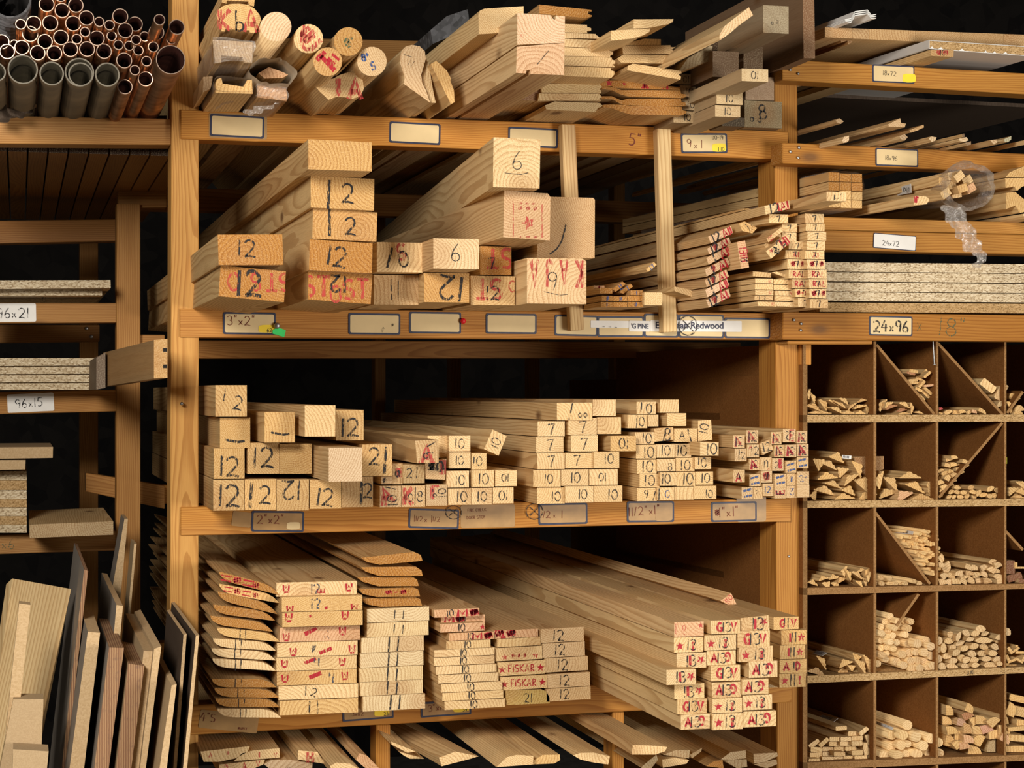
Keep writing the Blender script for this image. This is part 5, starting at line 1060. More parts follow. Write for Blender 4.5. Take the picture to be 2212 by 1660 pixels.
# shrink-wrapped battens
n_ = 0
for r in ((398, 468, 472, 530), (398, 533, 472, 590), (475, 476, 548, 532), (475, 534, 549, 590), (551, 478, 622, 536), (552, 538, 625, 596), (480, 592, 549, 650), (551, 599, 624, 652), (480, 653, 549, 706), (551, 655, 622, 708), (400, 664, 477, 702)):
    x_ = r[0]; cname = 'left' if x_ < 450 else 'middle' if x_ < 500 else 'right'
    rp('wrapped_batten', 'B1', r, -0.08, 'film-wrapped batten, %s column, %s' % (cname, {468: 'top', 533: 'second down', 664: 'bottom', 476: 'top', 534: 'second down', 592: 'third down', 653: 'bottom', 478: 'top', 538: 'second down', 599: 'third down', 655: 'bottom'}[r[1]]) + ' of the wrapped bundle', 'batten', tint=tints(GOLD if r[1] < 540 else WARM, .12), L=0.9, group='film-wrapped battens')
wrap('film_wrap', 'B1', [(396, 466), (475, 464), (624, 478), (626, 710), (396, 704)], -0.065, 0.8, 'clear film round the bundle of battens beside the post', fr=RIGHT, grow=1.06, seed=21, y_over=0)
rp('pine_batten', 'B1', [(965, 628), (1035, 625), (1060, 638), (1068, 655), (1050, 680), (965, 688)], -0.19, 'round-ended batten with a red corner under the bagged bundle', 'batten', tint=PALE, marks=[('I', .12, .6, .7, 0, 'c', .5), ('-', .25, .8, .5, -10, 'c', .3)], L=0.9)
DW = [((1165, 530), 0, WARM), ((1225, 492), 10, PALE), ((1268, 495), 40, PALE), ((1322, 522), 30, PALE), ((1215, 555), 0, (0.45, .30, .14)), ((1178, 608), 35, PALE), ((1250, 612), 10, PALE), ((1345, 575), 30, PINK), ((1290, 575), 20, WARM)]
lay, _ = layers([d[0] for d in DW], 36)
for i, ((x, y), rt, t_) in enumerate(DW):
    r, k, n = lay[i]
    rp('bagged_batten', 'B1', (x - 33, y - 27, x + 33, y + 27), -0.12 - 0.012 * (i % 3), 'square batten inside the clear bag, %s from left, %s row from bottom' % (nth(k), nth(r)), 'batten', tint=t_, rot=rt, L=0.8, group='battens in the clear bag')
def bag_shell(name, z, c, rx, ry, prof, label, seed=33, n=26):
    '''a loose bag: rings (scale, shift right, shift down, depth) of crinkled facets'''
    rg = random.Random(seed); vs, fs = [], []
    for k, (sc, sx, sy, d) in enumerate(prof):
        for i in range(n):
            a_ = 2 * math.pi * i / n; j = 1 + rg.uniform(-.09, .09)
            x, y = px(z, c[0] + sx + rx * sc * j * math.cos(a_), c[1] + sy + ry * sc * j * math.sin(a_))
            vs.append(RIGHT.at(x, y, d + rg.uniform(-.009, .009)))
    for k in range(len(prof) - 1):
        for i in range(n):
            j = (i + 1) % n; A, B, C_, D = k * n + i, k * n + j, (k + 1) * n + j, (k + 1) * n + i
            fs += [[A, B, C_], [A, C_, D]] if (i + k) % 2 else [[A, B, D], [B, C_, D]]
    ce = sum(vs, Vector()) / len(vs)
    o = mesh_obj(name, [v - ce for v in vs], fs, 'clear_film'); o.location = ce
    tag(o, label, 'bag'); return o
BAG = bag_shell('clear_bag', 'B1', (1330, 560), 178, 165, [(0.80, 5, 5, -0.165), (0.98, 0, 0, -0.155), (1.0, -12, 4, -0.14), (0.9, -55, 10, -0.115), (0.72, -120, 22, -0.08), (0.66, -190, 35, -0.03), (0.62, -270, 50, 0.04), (0.58, -350, 62, 0.12), (0.5, -430, 76, 0.22)], 'large crinkled clear bag round a bundle of square battens')
bt_ = crumple('bag_tail', [px('B1', *p) for p in ((1140, 700), (1280, 690), (1330, 780), (1420, 960), (1455, 1030), (1430, 1105), (1360, 1090), (1370, 1040), (1290, 970), (1220, 830))], RIGHT, -0.17, 0.006, 'twisted tail of the clear bag hanging over the rails', 'plastic wrap', 'clear_film', 9, 8)
del bt_['label']; del bt_['category']; bt_.location -= BAG.location; bt_.parent = BAG; bt_['label'] = 'twisted tail of the bag'
lbm = tag(mesh_obj('bag_label', [RIGHT.at(*px('B1', *p), d) for p, d in (((765, 600), 0.10), ((945, 545), -0.05), ((950, 605), -0.05), ((770, 640), 0.10))], [[0, 3, 2, 1]], 'white_paper'), 'white printed label on the clear bag', 'label')
lbm.modifiers.new('thick', 'SOLIDIFY').thickness = 0.0005
vs, fs = strokes_mesh('DN', 0, 0, 0.011, 0, 0.002)
mesh_obj('print', [RIGHT.at(*px('B1', 915 + v[0] * 2400, 583 - v[2] * 2400), -0.045) for v in vs], fs, 'ink_pencil', parent=lbm)
# stacked mouldings at the right edge
for i, (p, lb) in enumerate((([(1575, 502), (1600, 470), (1640, 452), (1700, 428), (1800, 420), (1800, 500)], 'uppermost moulding cut by the right edge above the 24 x 72 rail'), ([(1572, 508), (1800, 505), (1800, 545), (1690, 560), (1650, 592), (1632, 562), (1605, 568), (1575, 572)], 'second moulding down cut by the right edge'),
                           ([(1578, 605), (1640, 600), (1700, 650), (1800, 660), (1800, 705), (1670, 740), (1640, 690), (1580, 712)], 'third moulding down cut by the right edge'), ([(1690, 745), (1800, 735), (1800, 780), (1700, 775)], 'lowest flat moulding cut by the right edge'))):
    rp('edge_moulding', 'B1', p, -0.1, lb, 'molding', tint=tints(WARM if i < 3 else PALE, .08), L=0.9)
# chipboard sheets
for i, (a, b) in enumerate(((1066, 1130), (1132, 1195), (1199, 1262), (1264, 1325), (1333, 1399))):
    s_ = 10 / 1300
    rp('chipboard_sheet', 'B1', [(340, a), (1960, a + 16 - i), (1960, b + 13 - i), (340, b - 3)], -0.02, 'chipboard sheet, %s from the top of the stack above the 24x96 rail' % nth(i), 'sheet', mat='chipboard' if i < 4 else 'chipboard_warm', L=0.8, group='stack of chipboard sheets')

# ================================================================== contents of the pigeonholes: mostly profiled mouldings and trims, some dowels and strips
PROF = {
 'rect': [(-.5, -.5), (.5, -.5), (.5, .5), (-.5, .5)],
 'strip': [(-.5, -.3), (-.45, -.5), (.45, -.5), (.5, -.3), (.5, .3), (.45, .5), (-.45, .5), (-.5, .3)],
 'lens': [(-.5, -.15), (-.3, -.4), (0, -.5), (.3, -.4), (.5, -.1), (.45, .1), (.2, .42), (-.1, .5), (-.35, .3)],
 'quad': [(-.5, -.5), (.5, -.5), (.48, -.2), (.38, .1), (.2, .32), (-.1, .46), (-.5, .5)],
 'round': [(.5 * math.cos(2 * math.pi * i / 14), .5 * math.sin(2 * math.pi * i / 14)) for i in range(14)],
 'ogee': [(-.5, -.5), (.5, -.5), (.5, -.25), (.36, -.18), (.34, .05), (.16, .2), (.05, .5), (-.15, .42), (-.22, .12), (-.4, .02), (-.5, -.2)],
 'crown': [(-.5, -.5), (.5, -.5), (.47, -.28), (.33, -.22), (.25, .1), (.1, .18), (.02, .48), (-.14, .5), (-.2, .2), (-.36, .0), (-.42, -.25), (-.5, -.3)],
 'tri': [(-.5, -.5), (.5, -.45), (.42, -.1), (.2, .0), (.05, .3), (-.12, .5), (-.2, .1), (-.4, -.1)],
 'half': [(-.5, -.5), (.5, -.5), (.46, -.1), (.3, .28), (0, .5), (-.3, .28), (-.46, -.1)],
 'angle': [(-.5, -.5), (.5, -.5), (.5, -.22), (-.22, -.22), (-.22, .5), (-.5, .5)],
}
def pile(z, name, cat, desc, where, items, prof, Y, tint, group, L=0.6, tol=60, tv=0.1, mat='pine', smooth=False):
    """items: (cx, cy, w, h, turn[, tint[, profile]])"""
    lay, nrow = layers([(i[0], i[1]) for i in items], tol)
    for k, it in enumerate(items):
        cx, cy, w_, h_, rt = it[:5]
        tt = it[5] if len(it) > 5 and it[5] else tints(tint, tv)
        pf = PROF[it[6] if len(it) > 6 else prof]
        pts = rot2([(cx + x * w_, cy - y * h_) for x, y in pf], rt, (cx, cy))
        r, c, n = lay[k]
        if nrow > 1: lb = '%s, %s from left, %s layer up, %s' % (desc, nth(c), nth(r), where)
        else: lb = '%s, %s from left, %s' % (desc, nth(c), where)
        rp(name, z, pts, 0.012 + random.uniform(-.009, .012), lb, cat, tint=tt, L=L, group=group, mat=mat, smooth=smooth)
RB = (0.42, 0.20, 0.10)
pile('C1', 'ogee_moulding', 'molding', 'small ogee moulding', 'top left pigeonhole', [(112, 560, 95, 32, 82), (160, 590, 110, 36, -65), (165, 672, 130, 48, -20), (262, 652, 120, 52, -55), (352, 635, 110, 28, -30), (415, 655, 120, 28, -30), (447, 618, 100, 38, -35), (512, 668, 110, 24, 40), (605, 615, 90, 30, 15), (582, 672, 105, 30, 15), (657, 700, 90, 32, -80), (378, 700, 120, 38, -25), (215, 725, 220, 32, 0), (480, 728, 130, 34, 0), (592, 728, 90, 34, 0)], 'ogee', -0.02, WARM, 'mouldings in the top left pigeonhole', tol=50)
pile('C1', 'ogee_moulding', 'molding', 'small moulding', 'second top hole, below slant', [(785, 655, 125, 48, 60), (846, 652, 90, 42, 40), (875, 672, 105, 34, 20, RB), (965, 705, 100, 32, 15, RB), (1000, 652, 105, 38, -25), (990, 736, 110, 24, 3), (1068, 690, 105, 34, -85), (1130, 727, 85, 22, -8)], 'ogee', -0.03, WARM, 'mouldings under the slant of the second top pigeonhole', tol=45)
pile('C1', 'thin_strip', 'strip', 'thin strip', 'second top hole, above slant', [(1080, 350, 80, 28, -10), (1055, 371, 80, 20, -15, RB), (1170, 368, 90, 22, 45), (1206, 382, 80, 24, 42), (1075, 435, 85, 26, 5), (1090, 460, 100, 22, 0), (1138, 424, 80, 22, -28), (1157, 470, 80, 26, 48), (1228, 482, 105, 20, 6, PINK), (1127, 520, 68, 26, -25), (1212, 532, 95, 26, -42), (1190, 560, 100, 24, -45), (1155, 592, 75, 22, -45), (1262, 645, 85, 55, 70)], 'strip', -0.03, WARM, 'strips above the slant of the second top pigeonhole', tol=45)
pile('C1', 'short_trim', 'molding', 'short trim', 'floor of the third top pigeonhole', [(1330, 692, 34, 24, 20, (0.4, .05, .06)), (1330, 738, 38, 20, 0), (1398, 724, 70, 40, 30), (1475, 728, 70, 34, 0), (1530, 718, 58, 34, 10), (1588, 726, 56, 36, 35), (1640, 720, 48, 30, -10, PINK), (1715, 716, 78, 34, -25)], 'quad', -0.02, WARM, 'trims on the floor of the third top pigeonhole', tol=90)
pile('C1', 'chamfered_block', 'block', 'chamfered block', 'third top hole, above slant', [(1765, 485, 150, 72, -38), (1885, 540, 160, 74, 62), (1888, 645, 100, 48, 20, (0.58, .42, .22), 'half'), (1892, 712, 44, 50, 0, RB)], 'strip', -0.03, PALE, 'blocks in the third top pigeonhole', tol=50)
pile('C1', 'quadrant_moulding', 'molding', 'small rounded moulding', 'top right pigeonhole', [(1985, 572, 70, 42, 30), (2030, 600, 60, 30, 15), (1985, 608, 50, 30, -30), (1960, 650, 60, 32, -60), (2050, 690, 90, 60, 10), (2040, 730, 90, 40, 0), (1985, 715, 60, 40, 50)], 'half', -0.02, WARM, 'mouldings in the top right pigeonhole', tol=45)
pile('C1', 'crown_moulding', 'molding', 'crown moulding', 'left pigeonhole of row two', [(385, 1135, 150, 75, -22), (222, 1195, 120, 95, -65), (312, 1205, 160, 55, -25), (415, 1262, 115, 85, 45), (580, 1240, 175, 70, -62), (500, 1330, 180, 55, 38), (290, 1310, 185, 65, 5), (350, 1385, 160, 50, -18), (270, 1440, 210, 65, -15), (492, 1440, 130, 70, -22), (622, 1375, 165, 95, -42), (445, 1500, 185, 55, 3), (645, 1490, 190, 65, 22), (752, 1345, 170, 75, 78), (155, 1490, 110, 60, 85)], 'crown', -0.03, WARM, 'crown mouldings in the left pigeonhole of row two', tol=75)
rp('shaped_block', 'C1', [(532, 1138), (805, 1132), (805, 1250), (745, 1275), (720, 1310), (620, 1300), (560, 1230)], 0.03, 'red-brown moulding block behind the crown mouldings', 'molding', tint=(0.36, .20, .09), L=0.6)
pile('C1', 'crown_moulding', 'molding', 'crown moulding', 'second pigeonhole of row two', [(890, 1372, 190, 70, -45), (1052, 1305, 200, 62, 0), (1105, 1405, 195, 68, -25), (1240, 1388, 215, 68, 68), (842, 1462, 190, 68, 20), (985, 1482, 170, 80, 32, PINK), (1160, 1505, 215, 56, 0)], 'crown', -0.03, WARM, 'crown mouldings in the second pigeonhole of row two', tol=75)
pile('C1', 'quadrant_moulding', 'molding', 'small beaded moulding', 'third hole of row two, above slant', [(1455, 1140, 60, 36, 10), (1405, 1160, 60, 32, 20), (1560, 1182, 62, 36, -10), (1450, 1205, 62, 40, 10), (1515, 1218, 60, 36, 0), (1395, 1215, 60, 36, -15), (1558, 1215, 56, 40, 30), (1500, 1250, 62, 34, 5), (1330, 1265, 56, 40, 40), (1375, 1290, 66, 60, 50), (1430, 1278, 62, 40, -20), (1520, 1275, 50, 36, 25), (1450, 1300, 58, 36, 30), (1395, 1325, 62, 52, 60), (1340, 1335, 46, 36, 10), (1440, 1350, 70, 36, 10), (1330, 1370, 58, 40, 20), (1415, 1388, 66, 40, 15), (1360, 1410, 64, 42, 40), (1345, 1448, 50, 40, 60), (1330, 1480, 36, 42, 70)], 'quad', -0.03, WARM, 'beaded mouldings above the slant of row two', tol=42)
pile('C1', 'half_round', 'molding', 'leaf-shaped half-round', 'third hole of row two, below slant', [(1482, 1420, 64, 42, -10), (1605, 1420, 64, 40, 20), (1785, 1432, 80, 46, 30), (1848, 1446, 64, 46, -20), (1425, 1460, 62, 40, 25), (1480, 1462, 60, 40, -20), (1538, 1466, 66, 40, 0), (1625, 1460, 72, 40, -15), (1675, 1470, 70, 44, 55), (1720, 1488, 82, 42, 15), (1405, 1508, 56, 38, 40), (1450, 1508, 50, 36, 60), (1508, 1506, 66, 42, -5), (1570, 1500, 60, 44, 60), (1640, 1502, 60, 42, 80), (1780, 1500, 56, 44, -30), (1820, 1494, 56, 50, -60)], 'lens', -0.03, WARM, 'leaf-shaped half-rounds in row two', tol=34)
pile('C1', 'crown_moulding', 'molding', 'molding', 'right pigeonhole of row two', [(2080, 1390, 120, 50, -40), (1985, 1440, 110, 60, 40), (2075, 1450, 110, 60, -20), (2030, 1500, 150, 50, 5)], 'crown', -0.03, WARM, 'mouldings in the right pigeonhole of row two', tol=45)
pile('C2', 'sharp_moulding', 'molding', 'sharp-edged moulding', 'left pigeonhole of row three', [(165, 800, 110, 50, -20), (262, 755, 100, 50, 15), (365, 745, 110, 55, 10), (460, 690, 110, 55, 75), (520, 725, 120, 45, -65), (310, 825, 110, 70, -45), (395, 825, 110, 60, -40), (440, 770, 100, 50, 30), (600, 720, 130, 50, -35), (690, 690, 130, 40, 55), (640, 680, 110, 35, 10), (700, 745, 110, 40, 75), (560, 800, 130, 45, -35), (625, 815, 110, 40, -45), (680, 800, 110, 45, -70)], 'tri', -0.03, WARM, 'sharp-edged mouldings in row three', tol=60)
TD = [(1243, 303, 34), (1285, 313, 36), (1358, 316, 36), (1207, 334, 34), (1258, 335, 34), (1172, 353, 30), (1310, 352, 36), (1365, 352, 34), (1020, 366, 36), (1107, 365, 36), (1170, 390, 36), (1262, 378, 34), (1370, 388, 34), (1043, 398, 32), (1125, 411, 36), (1220, 402, 36), (1272, 405, 34), (1322, 415, 40), (1085, 432, 32), (1135, 438, 32), (1170, 433, 36), (1232, 440, 36), (1308, 435, 40), (1340, 432, 34), (1100, 455, 30), (1248, 478, 36), (1285, 484, 34), (1345, 470, 34), (1385, 473, 34), (1182, 468, 32), (1160, 510, 36), (1250, 520, 34), (1300, 510, 36), (1345, 512, 36), (1380, 512, 34), (1190, 540, 36), (1228, 552, 34), (1350, 540, 38), (1265, 575, 36), (1320, 568, 36), (1300, 560, 32), (1382, 550, 34), (1270, 600, 30), (1375, 580, 36), (1318, 605, 36), (1385, 612, 34), (1242, 630, 34), (1335, 632, 34), (1362, 640, 32), (1305, 678, 36), (1390, 670, 36), (1355, 700, 34), (1330, 724, 32), (1360, 705, 30), (1365, 742, 34), (1370, 778, 34)]
pile('C2', 'thin_dowel', 'dowel', 'thin dowel', 'slanted pigeonhole of row three', [(x, y, d, d, 0) for x, y, d in TD], 'round', -0.04, WARM, 'thin dowels in the slanted pigeonhole', tol=34, smooth=True)
pile('C2', 'dowel', 'dowel', 'dowel', 'floor under the slant, row three', [(830, 757, 50, 50, 0), (908, 765, 46, 48, 0), (783, 823, 60, 52, 0), (838, 818, 44, 46, 0), (918, 822, 54, 50, 0), (968, 820, 46, 48, 0), (1022, 820, 48, 50, 0), (1065, 818, 46, 46, 0), (1145, 793, 48, 44, 0), (1200, 815, 48, 46, 0), (1248, 810, 48, 46, 0)], 'round', -0.03, (0.58, .40, .2), 'dowels on the floor under the slant of row three', tol=40, smooth=True)
pile('C2', 'quadrant_moulding', 'molding', 'quarter-round moulding', 'third pigeonhole of row three', [(1415, 570, 70, 60, -50), (1465, 660, 100, 95, -60), (1415, 630, 55, 50, 10), (1905, 600, 60, 60, 60), (1960, 628, 70, 60, 20), (1680, 655, 80, 50, -20), (1738, 660, 60, 55, 0), (1825, 655, 70, 60, 30), (1900, 675, 60, 80, 60), (1955, 690, 60, 45, 0), (1580, 715, 60, 75, 80), (1440, 735, 70, 60, 40), (1512, 738, 75, 50, -10), (1650, 735, 75, 55, 20), (1690, 712, 80, 45, 0), (1755, 725, 80, 55, 20), (1830, 722, 75, 55, -20), (1960, 745, 60, 80, 60), (1425, 795, 75, 60, 10), (1485, 795, 60, 65, 60), (1558, 792, 85, 55, 0), (1630, 790, 75, 52, -30), (1705, 785, 75, 60, -20), (1780, 785, 75, 65, 10), (1860, 785, 80, 60, 15), (1990, 780, 80, 70, 5)], 'quad', -0.035, (0.66, .46, .24), 'quarter-rounds in row three', tol=48)
pile('C2', 'brown_moulding', 'molding', 'dark red-brown moulding', 'right pigeonhole of row three', [(2080, 655, 90, 130, 0, (0.20, .09, .05)), (2120, 755, 150, 70, 15, (0.24, .11, .06)), (2170, 640, 100, 60, 0, WARM, 'angle'), (2190, 790, 60, 40, 0, (0.24, .11, .06))], 'strip', -0.02, BROWN, 'brown mouldings in row three', tol=55)
pile('C3', 'profile_moulding', 'molding', 'broad moulding', 'left pigeonhole of row four', [(255, 655, 160, 50, -55), (200, 745, 190, 60, -15, (0.5, .32, .15)), (460, 660, 140, 65, 25), (565, 605, 80, 80, 40), (455, 735, 110, 75, -15), (515, 705, 60, 70, 60), (585, 745, 120, 40, 0, (0.5, .36, .17)), (625, 690, 180, 60, -52), (690, 670, 180, 55, -70)], 'crown', -0.04, WARM, 'broad mouldings in the left pigeonhole of row four', tol=60)
D1 = [(888, 228, 62), (988, 218, 64), (1030, 272, 66), (1085, 278, 60), (838, 278, 60), (893, 292, 56), (962, 275, 62), (800, 328, 62), (868, 352, 64), (930, 338, 60), (990, 328, 60), (1060, 342, 66), (810, 390, 60), (860, 425, 58), (912, 410, 60), (1030, 400, 64), (802, 457, 60), (890, 470, 62), (950, 475, 60), (802, 525, 60), (855, 520, 58), (918, 532, 60), (815, 592, 62), (860, 578, 46), (845, 635, 58), (770, 675, 62)]
pile('C3', 'dowel', 'dowel', 'dowel', 'left heap of row four', [(x, y, d, d, 0) for x, y, d in D1], 'round', -0.05, PALE, 'dowels in the left heap of row four', tol=45, smooth=True)
D2 = [(1062, 485, 76), (1145, 485, 80), (1228, 458, 74), (1343, 458, 78), (1272, 512, 74), (1328, 542, 76), (1000, 588, 76), (1070, 570, 76), (1130, 565, 66), (1210, 568, 76), (1272, 600, 76), (1340, 628, 76), (948, 655, 74), (1015, 690, 72), (1082, 650, 74), (1148, 645, 70), (1212, 655, 70), (1100, 728, 80), (1168, 718, 72), (1248, 722, 74), (1290, 695, 76)]
pile('C3', 'thick_dowel', 'dowel', 'thick dowel', 'right heap of row four', [(x, y, d, d, 0) for x, y, d in D2], 'round', -0.05, (0.66, .47, .26), 'thick dowels in the right heap of row four', tol=60, smooth=True)
LN = [(1455, 400, 70, 60, -60), (1530, 420, 100, 45, 70), (1605, 385, 85, 60, -40), (1690, 390, 85, 60, 10), (1740, 345, 100, 70, 0), (1780, 390, 80, 45, 20), (1990, 372, 90, 70, -40), (1925, 425, 100, 55, 10), (1440, 460, 95, 60, 0), (1545, 480, 95, 50, 25), (1390, 525, 60, 100, 0), (1475, 525, 80, 60, 45), (1640, 445, 80, 45, 10), (1770, 455, 170, 60, 0), (1925, 465, 100, 40, 0), (1680, 510, 90, 60, 20), (1590, 530, 90, 55, 20), (1770, 515, 90, 60, -10), (1875, 515, 80, 60, -30), (1425, 600, 100, 60, 15), (1510, 570, 85, 60, 30), (1660, 580, 85, 65, -10), (1755, 578, 95, 60, 0), (1855, 575, 90, 60, 0), (1950, 570, 60, 110, 0), (1480, 648, 90, 60, 15), (1560, 620, 70, 85, 60), (1605, 638, 80, 60, 30), (1680, 640, 90, 60, 10), (1795, 628, 100, 55, 5), (1900, 632, 95, 60, 10), (1375, 700, 80, 70, -20), (1470, 700, 120, 55, -10), (1595, 695, 90, 50, -5), (1690, 688, 80, 50, 10), (1830, 690, 130, 60, -5), (1920, 675, 60, 50, 0)]
pile('C3', 'leaf_moulding', 'molding', 'leaf-shaped moulding', 'third pigeonhole of row four', [(a, b, c, d, e) for a, b, c, d, e in LN], 'lens', -0.05, (0.66, .47, .25), 'leaf-shaped mouldings in row four', tol=55)
pile('C3', 'angle_moulding', 'molding', 'angle moulding', 'right pigeonhole of row four', [(2050, 530, 100, 70, 35), (2110, 540, 80, 80, 0), (2030, 620, 90, 80, 20), (2120, 620, 80, 80, 60), (2030, 675, 100, 40, 0)], 'angle', -0.04, WARM, 'angle mouldings in row four', tol=50)
ST = [(170, 1430, 110, 42, 35), (262, 1418, 108, 40, 42), (425, 1285, 106, 40, 5), (542, 1338, 104, 44, -2), (637, 1313, 100, 42, 40), (705, 1333, 110, 36, 88), (368, 1387, 106, 42, 0), (470, 1387, 100, 40, 3), (578, 1380, 106, 42, 3), (680, 1395, 100, 38, -75), (362, 1432, 104, 42, 0), (467, 1430, 106, 40, 0), (575, 1428, 104, 42, 2), (192, 1486, 110, 46, -3), (300, 1482, 104, 40, 0), (408, 1480, 102, 42, 0), (515, 1478, 104, 40, 2), (658, 1480, 120, 46, -82), (188, 1540, 118, 52, 3), (300, 1528, 104, 38, 0), (410, 1528, 106, 42, 0), (580, 1516, 106, 44, 3), (172, 1590, 108, 36, 2), (298, 1577, 112, 46, 0), (398, 1573, 90, 42, 0), (500, 1565, 106, 42, 2), (610, 1560, 120, 38, 0), (705, 1520, 100, 34, 88)]
pile('C3', 'rounded_strip', 'strip', 'rounded strip', 'left pigeonhole of row five', ST, 'strip', -0.06, PALE, 'rounded strips in row five', tol=34)
D3 = [(1050, 1255, 92), (903, 1350, 86), (1010, 1350, 92), (1132, 1365, 96), (1272, 1382, 92), (1342, 1418, 88), (895, 1458, 88), (990, 1443, 92), (1055, 1432, 66), (1200, 1450, 92), (832, 1548, 96), (960, 1540, 90), (1035, 1530, 74), (1145, 1530, 96), (1262, 1520, 92), (1352, 1520, 84)]
pile('C3', 'pole', 'pole', 'round pole', 'second pigeonhole of row five', [(x, y, d, d, 0) for x, y, d in D3], 'round', -0.07, PALE, 'round poles in row five', tol=75, smooth=True)
QD = [(1450, 1115, 70, 95, 0), (1425, 1210, 90, 80, 0), (1640, 1095, 80, 80, -20), (1620, 1160, 100, 70, 30, RB), (1565, 1228, 90, 70, -10, (0.5, .3, .2)), (1680, 1210, 70, 80, 30), (1750, 1205, 110, 85, 0), (2035, 1110, 90, 120, -25), (1860, 1215, 110, 85, 45), (1960, 1195, 90, 95, 0), (1470, 1300, 100, 80, 10), (1620, 1285, 80, 100, 0, (0.56, .33, .14)), (1710, 1300, 110, 85, 0), (1800, 1285, 110, 80, 20, (0.6, .33, .22)), (1455, 1400, 90, 110, -10), (1545, 1345, 100, 90, 10), (1965, 1295, 100, 90, 5), (1880, 1335, 130, 90, 10), (1630, 1385, 100, 80, 0, PINK), (1720, 1390, 110, 95, 60), (1525, 1430, 90, 80, 40), (1590, 1445, 100, 70, 10, PINK), (1980, 1380, 100, 80, -30, PINK), (1690, 1500, 130, 110, -5), (1840, 1450, 120, 80, 90, (0.45, .33, .18))]
pile('C3', 'quadrant_moulding', 'molding', 'large quarter-round', 'third pigeonhole of row five', QD, 'quad', -0.06, WARM, 'large quarter-rounds in row five', tol=80)
pile('C3', 'square_moulding', 'molding', 'moulding stub', 'right pigeonhole of row five', [(2110, 1010, 200, 60, -12), (2120, 1130, 200, 90, -12), (2150, 1240, 140, 60, -10), (2090, 1290, 180, 40, 5), (2100, 1380, 190, 60, -5), (2070, 1480, 180, 60, 0)], 'strip', -0.03, WARM, 'moulding stubs in row five', tol=60)
# ================================================================== left: sheets on the set-back rack
def lp_(name, z, p, Y, lb, cat, **k): return plank(name, z, p, Y, lb, cat, fr=LEFT, **k)
lp_('chipboard_sheet', 'B2', [(-300, 1340), (872, 1337), (872, 1285), (-300, 1290)], -0.06, 'lower chipboard sheet above the 96x21 label', 'sheet', mat='chipboard', L=0.7)
lp_('chipboard_sheet', 'B2', [(-300, 1285), (945, 1275), (943, 1207), (-300, 1210)], -0.10, 'upper chipboard sheet above the 96x21 label', 'sheet', mat='chipboard', L=0.7)
for i, (x, a, b) in enumerate(((612, 572, 620), (620, 517, 570), (678, 463, 515), (656, 412, 461))):
    lp_('chipboard_sheet', 'B3', [(-250, a), (x, a), (x, b), (-250, b + 4)], -0.08 - 0.01 * i, 'chipboard sheet, %s from the bottom of the stack above the 96x15 label' % nth(i), 'sheet', mat='chipboard', L=0.7, group='chipboard stack above the 96x15 label')
lp_('mdf_sheet', 'B3', [(-250, 1008), (352, 1003), (350, 1075), (-250, 1085)], -0.1, 'upper pale board of the lower left stack', 'sheet', mat='mdf', end='mdf_edge', L=0.3)
lp_('mdf_sheet', 'B3', [(-250, 1090), (170, 1090), (168, 1152), (-250, 1160)], -0.1, 'second pale board of the lower left stack', 'sheet', mat='mdf', end='mdf_edge', L=0.3)
for i, (a, b) in enumerate(((1520, 1572), (1462, 1518), (1405, 1460), (1350, 1403), (1290, 1348), (1225, 1288), (1163, 1223))):
    lp_('chipboard_sheet', 'B3', [(-250, a), (176, a), (178, b), (-250, b)], -0.04, 'chipboard sheet, %s from the bottom of the lower left stack' % nth(i), 'sheet', mat='chipboard_warm' if i % 2 else 'chipboard', L=0.3, group='lower left chipboard stack')
lp_('wide_board', 'B3', [(197, 1519), (752, 1496), (752, 1585), (197, 1608)], -0.16, 'wide pale board lying flat beside the lower left stack', 'board', tint=(0.50, .36, .20), L=0.42)
blk = plank('slotted_beam', 'B3', [(1022, 292), (1112, 283), (1112, 545), (1022, 548)], -0.16, 'brown beam end with two dark slots, against the left post', 'timber_beam', tint=(0.50, .30, .12), L=0.42, vp=(-563, 960), mat='hardwood')  # end of a slotted beam
for y in (358, 467):
    wp = [MAIN.at(*px('B3', *p), -0.1604) for p in ((1083, y - 12), (1110, y - 12), (1110, y + 12), (1083, y + 12))]
    extrude('slot_shade', wp, MAIN.v, 0.0003, ['dark_hole'], parent=blk)  # flat near-black plate standing in for the shade inside a slot
plank('grey_board', 'B3', [(640, 410), (700, 375), (700, 610), (640, 620)], 0.2, 'grey board end behind the slotted beam', 'board', mat='hardwood', tint=(0.2, .15, .11), L=0.5)

# ---- sheets standing on the floor at the lower left. Each: front-edge outline, depth of its front edge, length into the rack
def stand(name, top, bot, Y, L, lb, cat='sheet', mats=('mdf_edge', 'mdf'), vp=None, z='B4', tint=WARM):
    """top, bot: (x left, x right, y) of the front edge in the crop; carried on down to the floor"""
    (xl, xr, y0), (bl, brr, y1) = top, bot
    a, b, c, d = [MAIN.at(*px(z, *p), Y) for p in ((xl, y0 if not isinstance(y0, tuple) else y0[0]), (xr, y0 if not isinstance(y0, tuple) else y0[1]), (brr, y1), (bl, y1))]
    k = a.z / (a.z - d.z); k2 = b.z / (b.z - c.z)
    wp = [a, b, b + (c - b) * k2, a + (d - a) * k]
    o, *_ = extrude(name, wp, vpdir(*vp) if vp else MAIN.v, L, list(mats), color=tint)
    for p in o.data.polygons:
        if p.normal.z > 0.6: p.material_index = 0      # the sawn top edge
    tag(o, lb, cat)
    return o
stand('mdf_sheet', (605, 690, (720, 727)), (480, 580, 1660), -0.36, 0.26, 'thick pale board standing left of the red-brown plywood', mats=('mdf_edge', 'grey_board'))
stand('plywood_sheet', (752, 855, (828, 832)), (650, 750, 1660), -0.40, 0.34, 'red-brown plywood standing left of the dark gap', mats=('plywood', 'grey_board'))
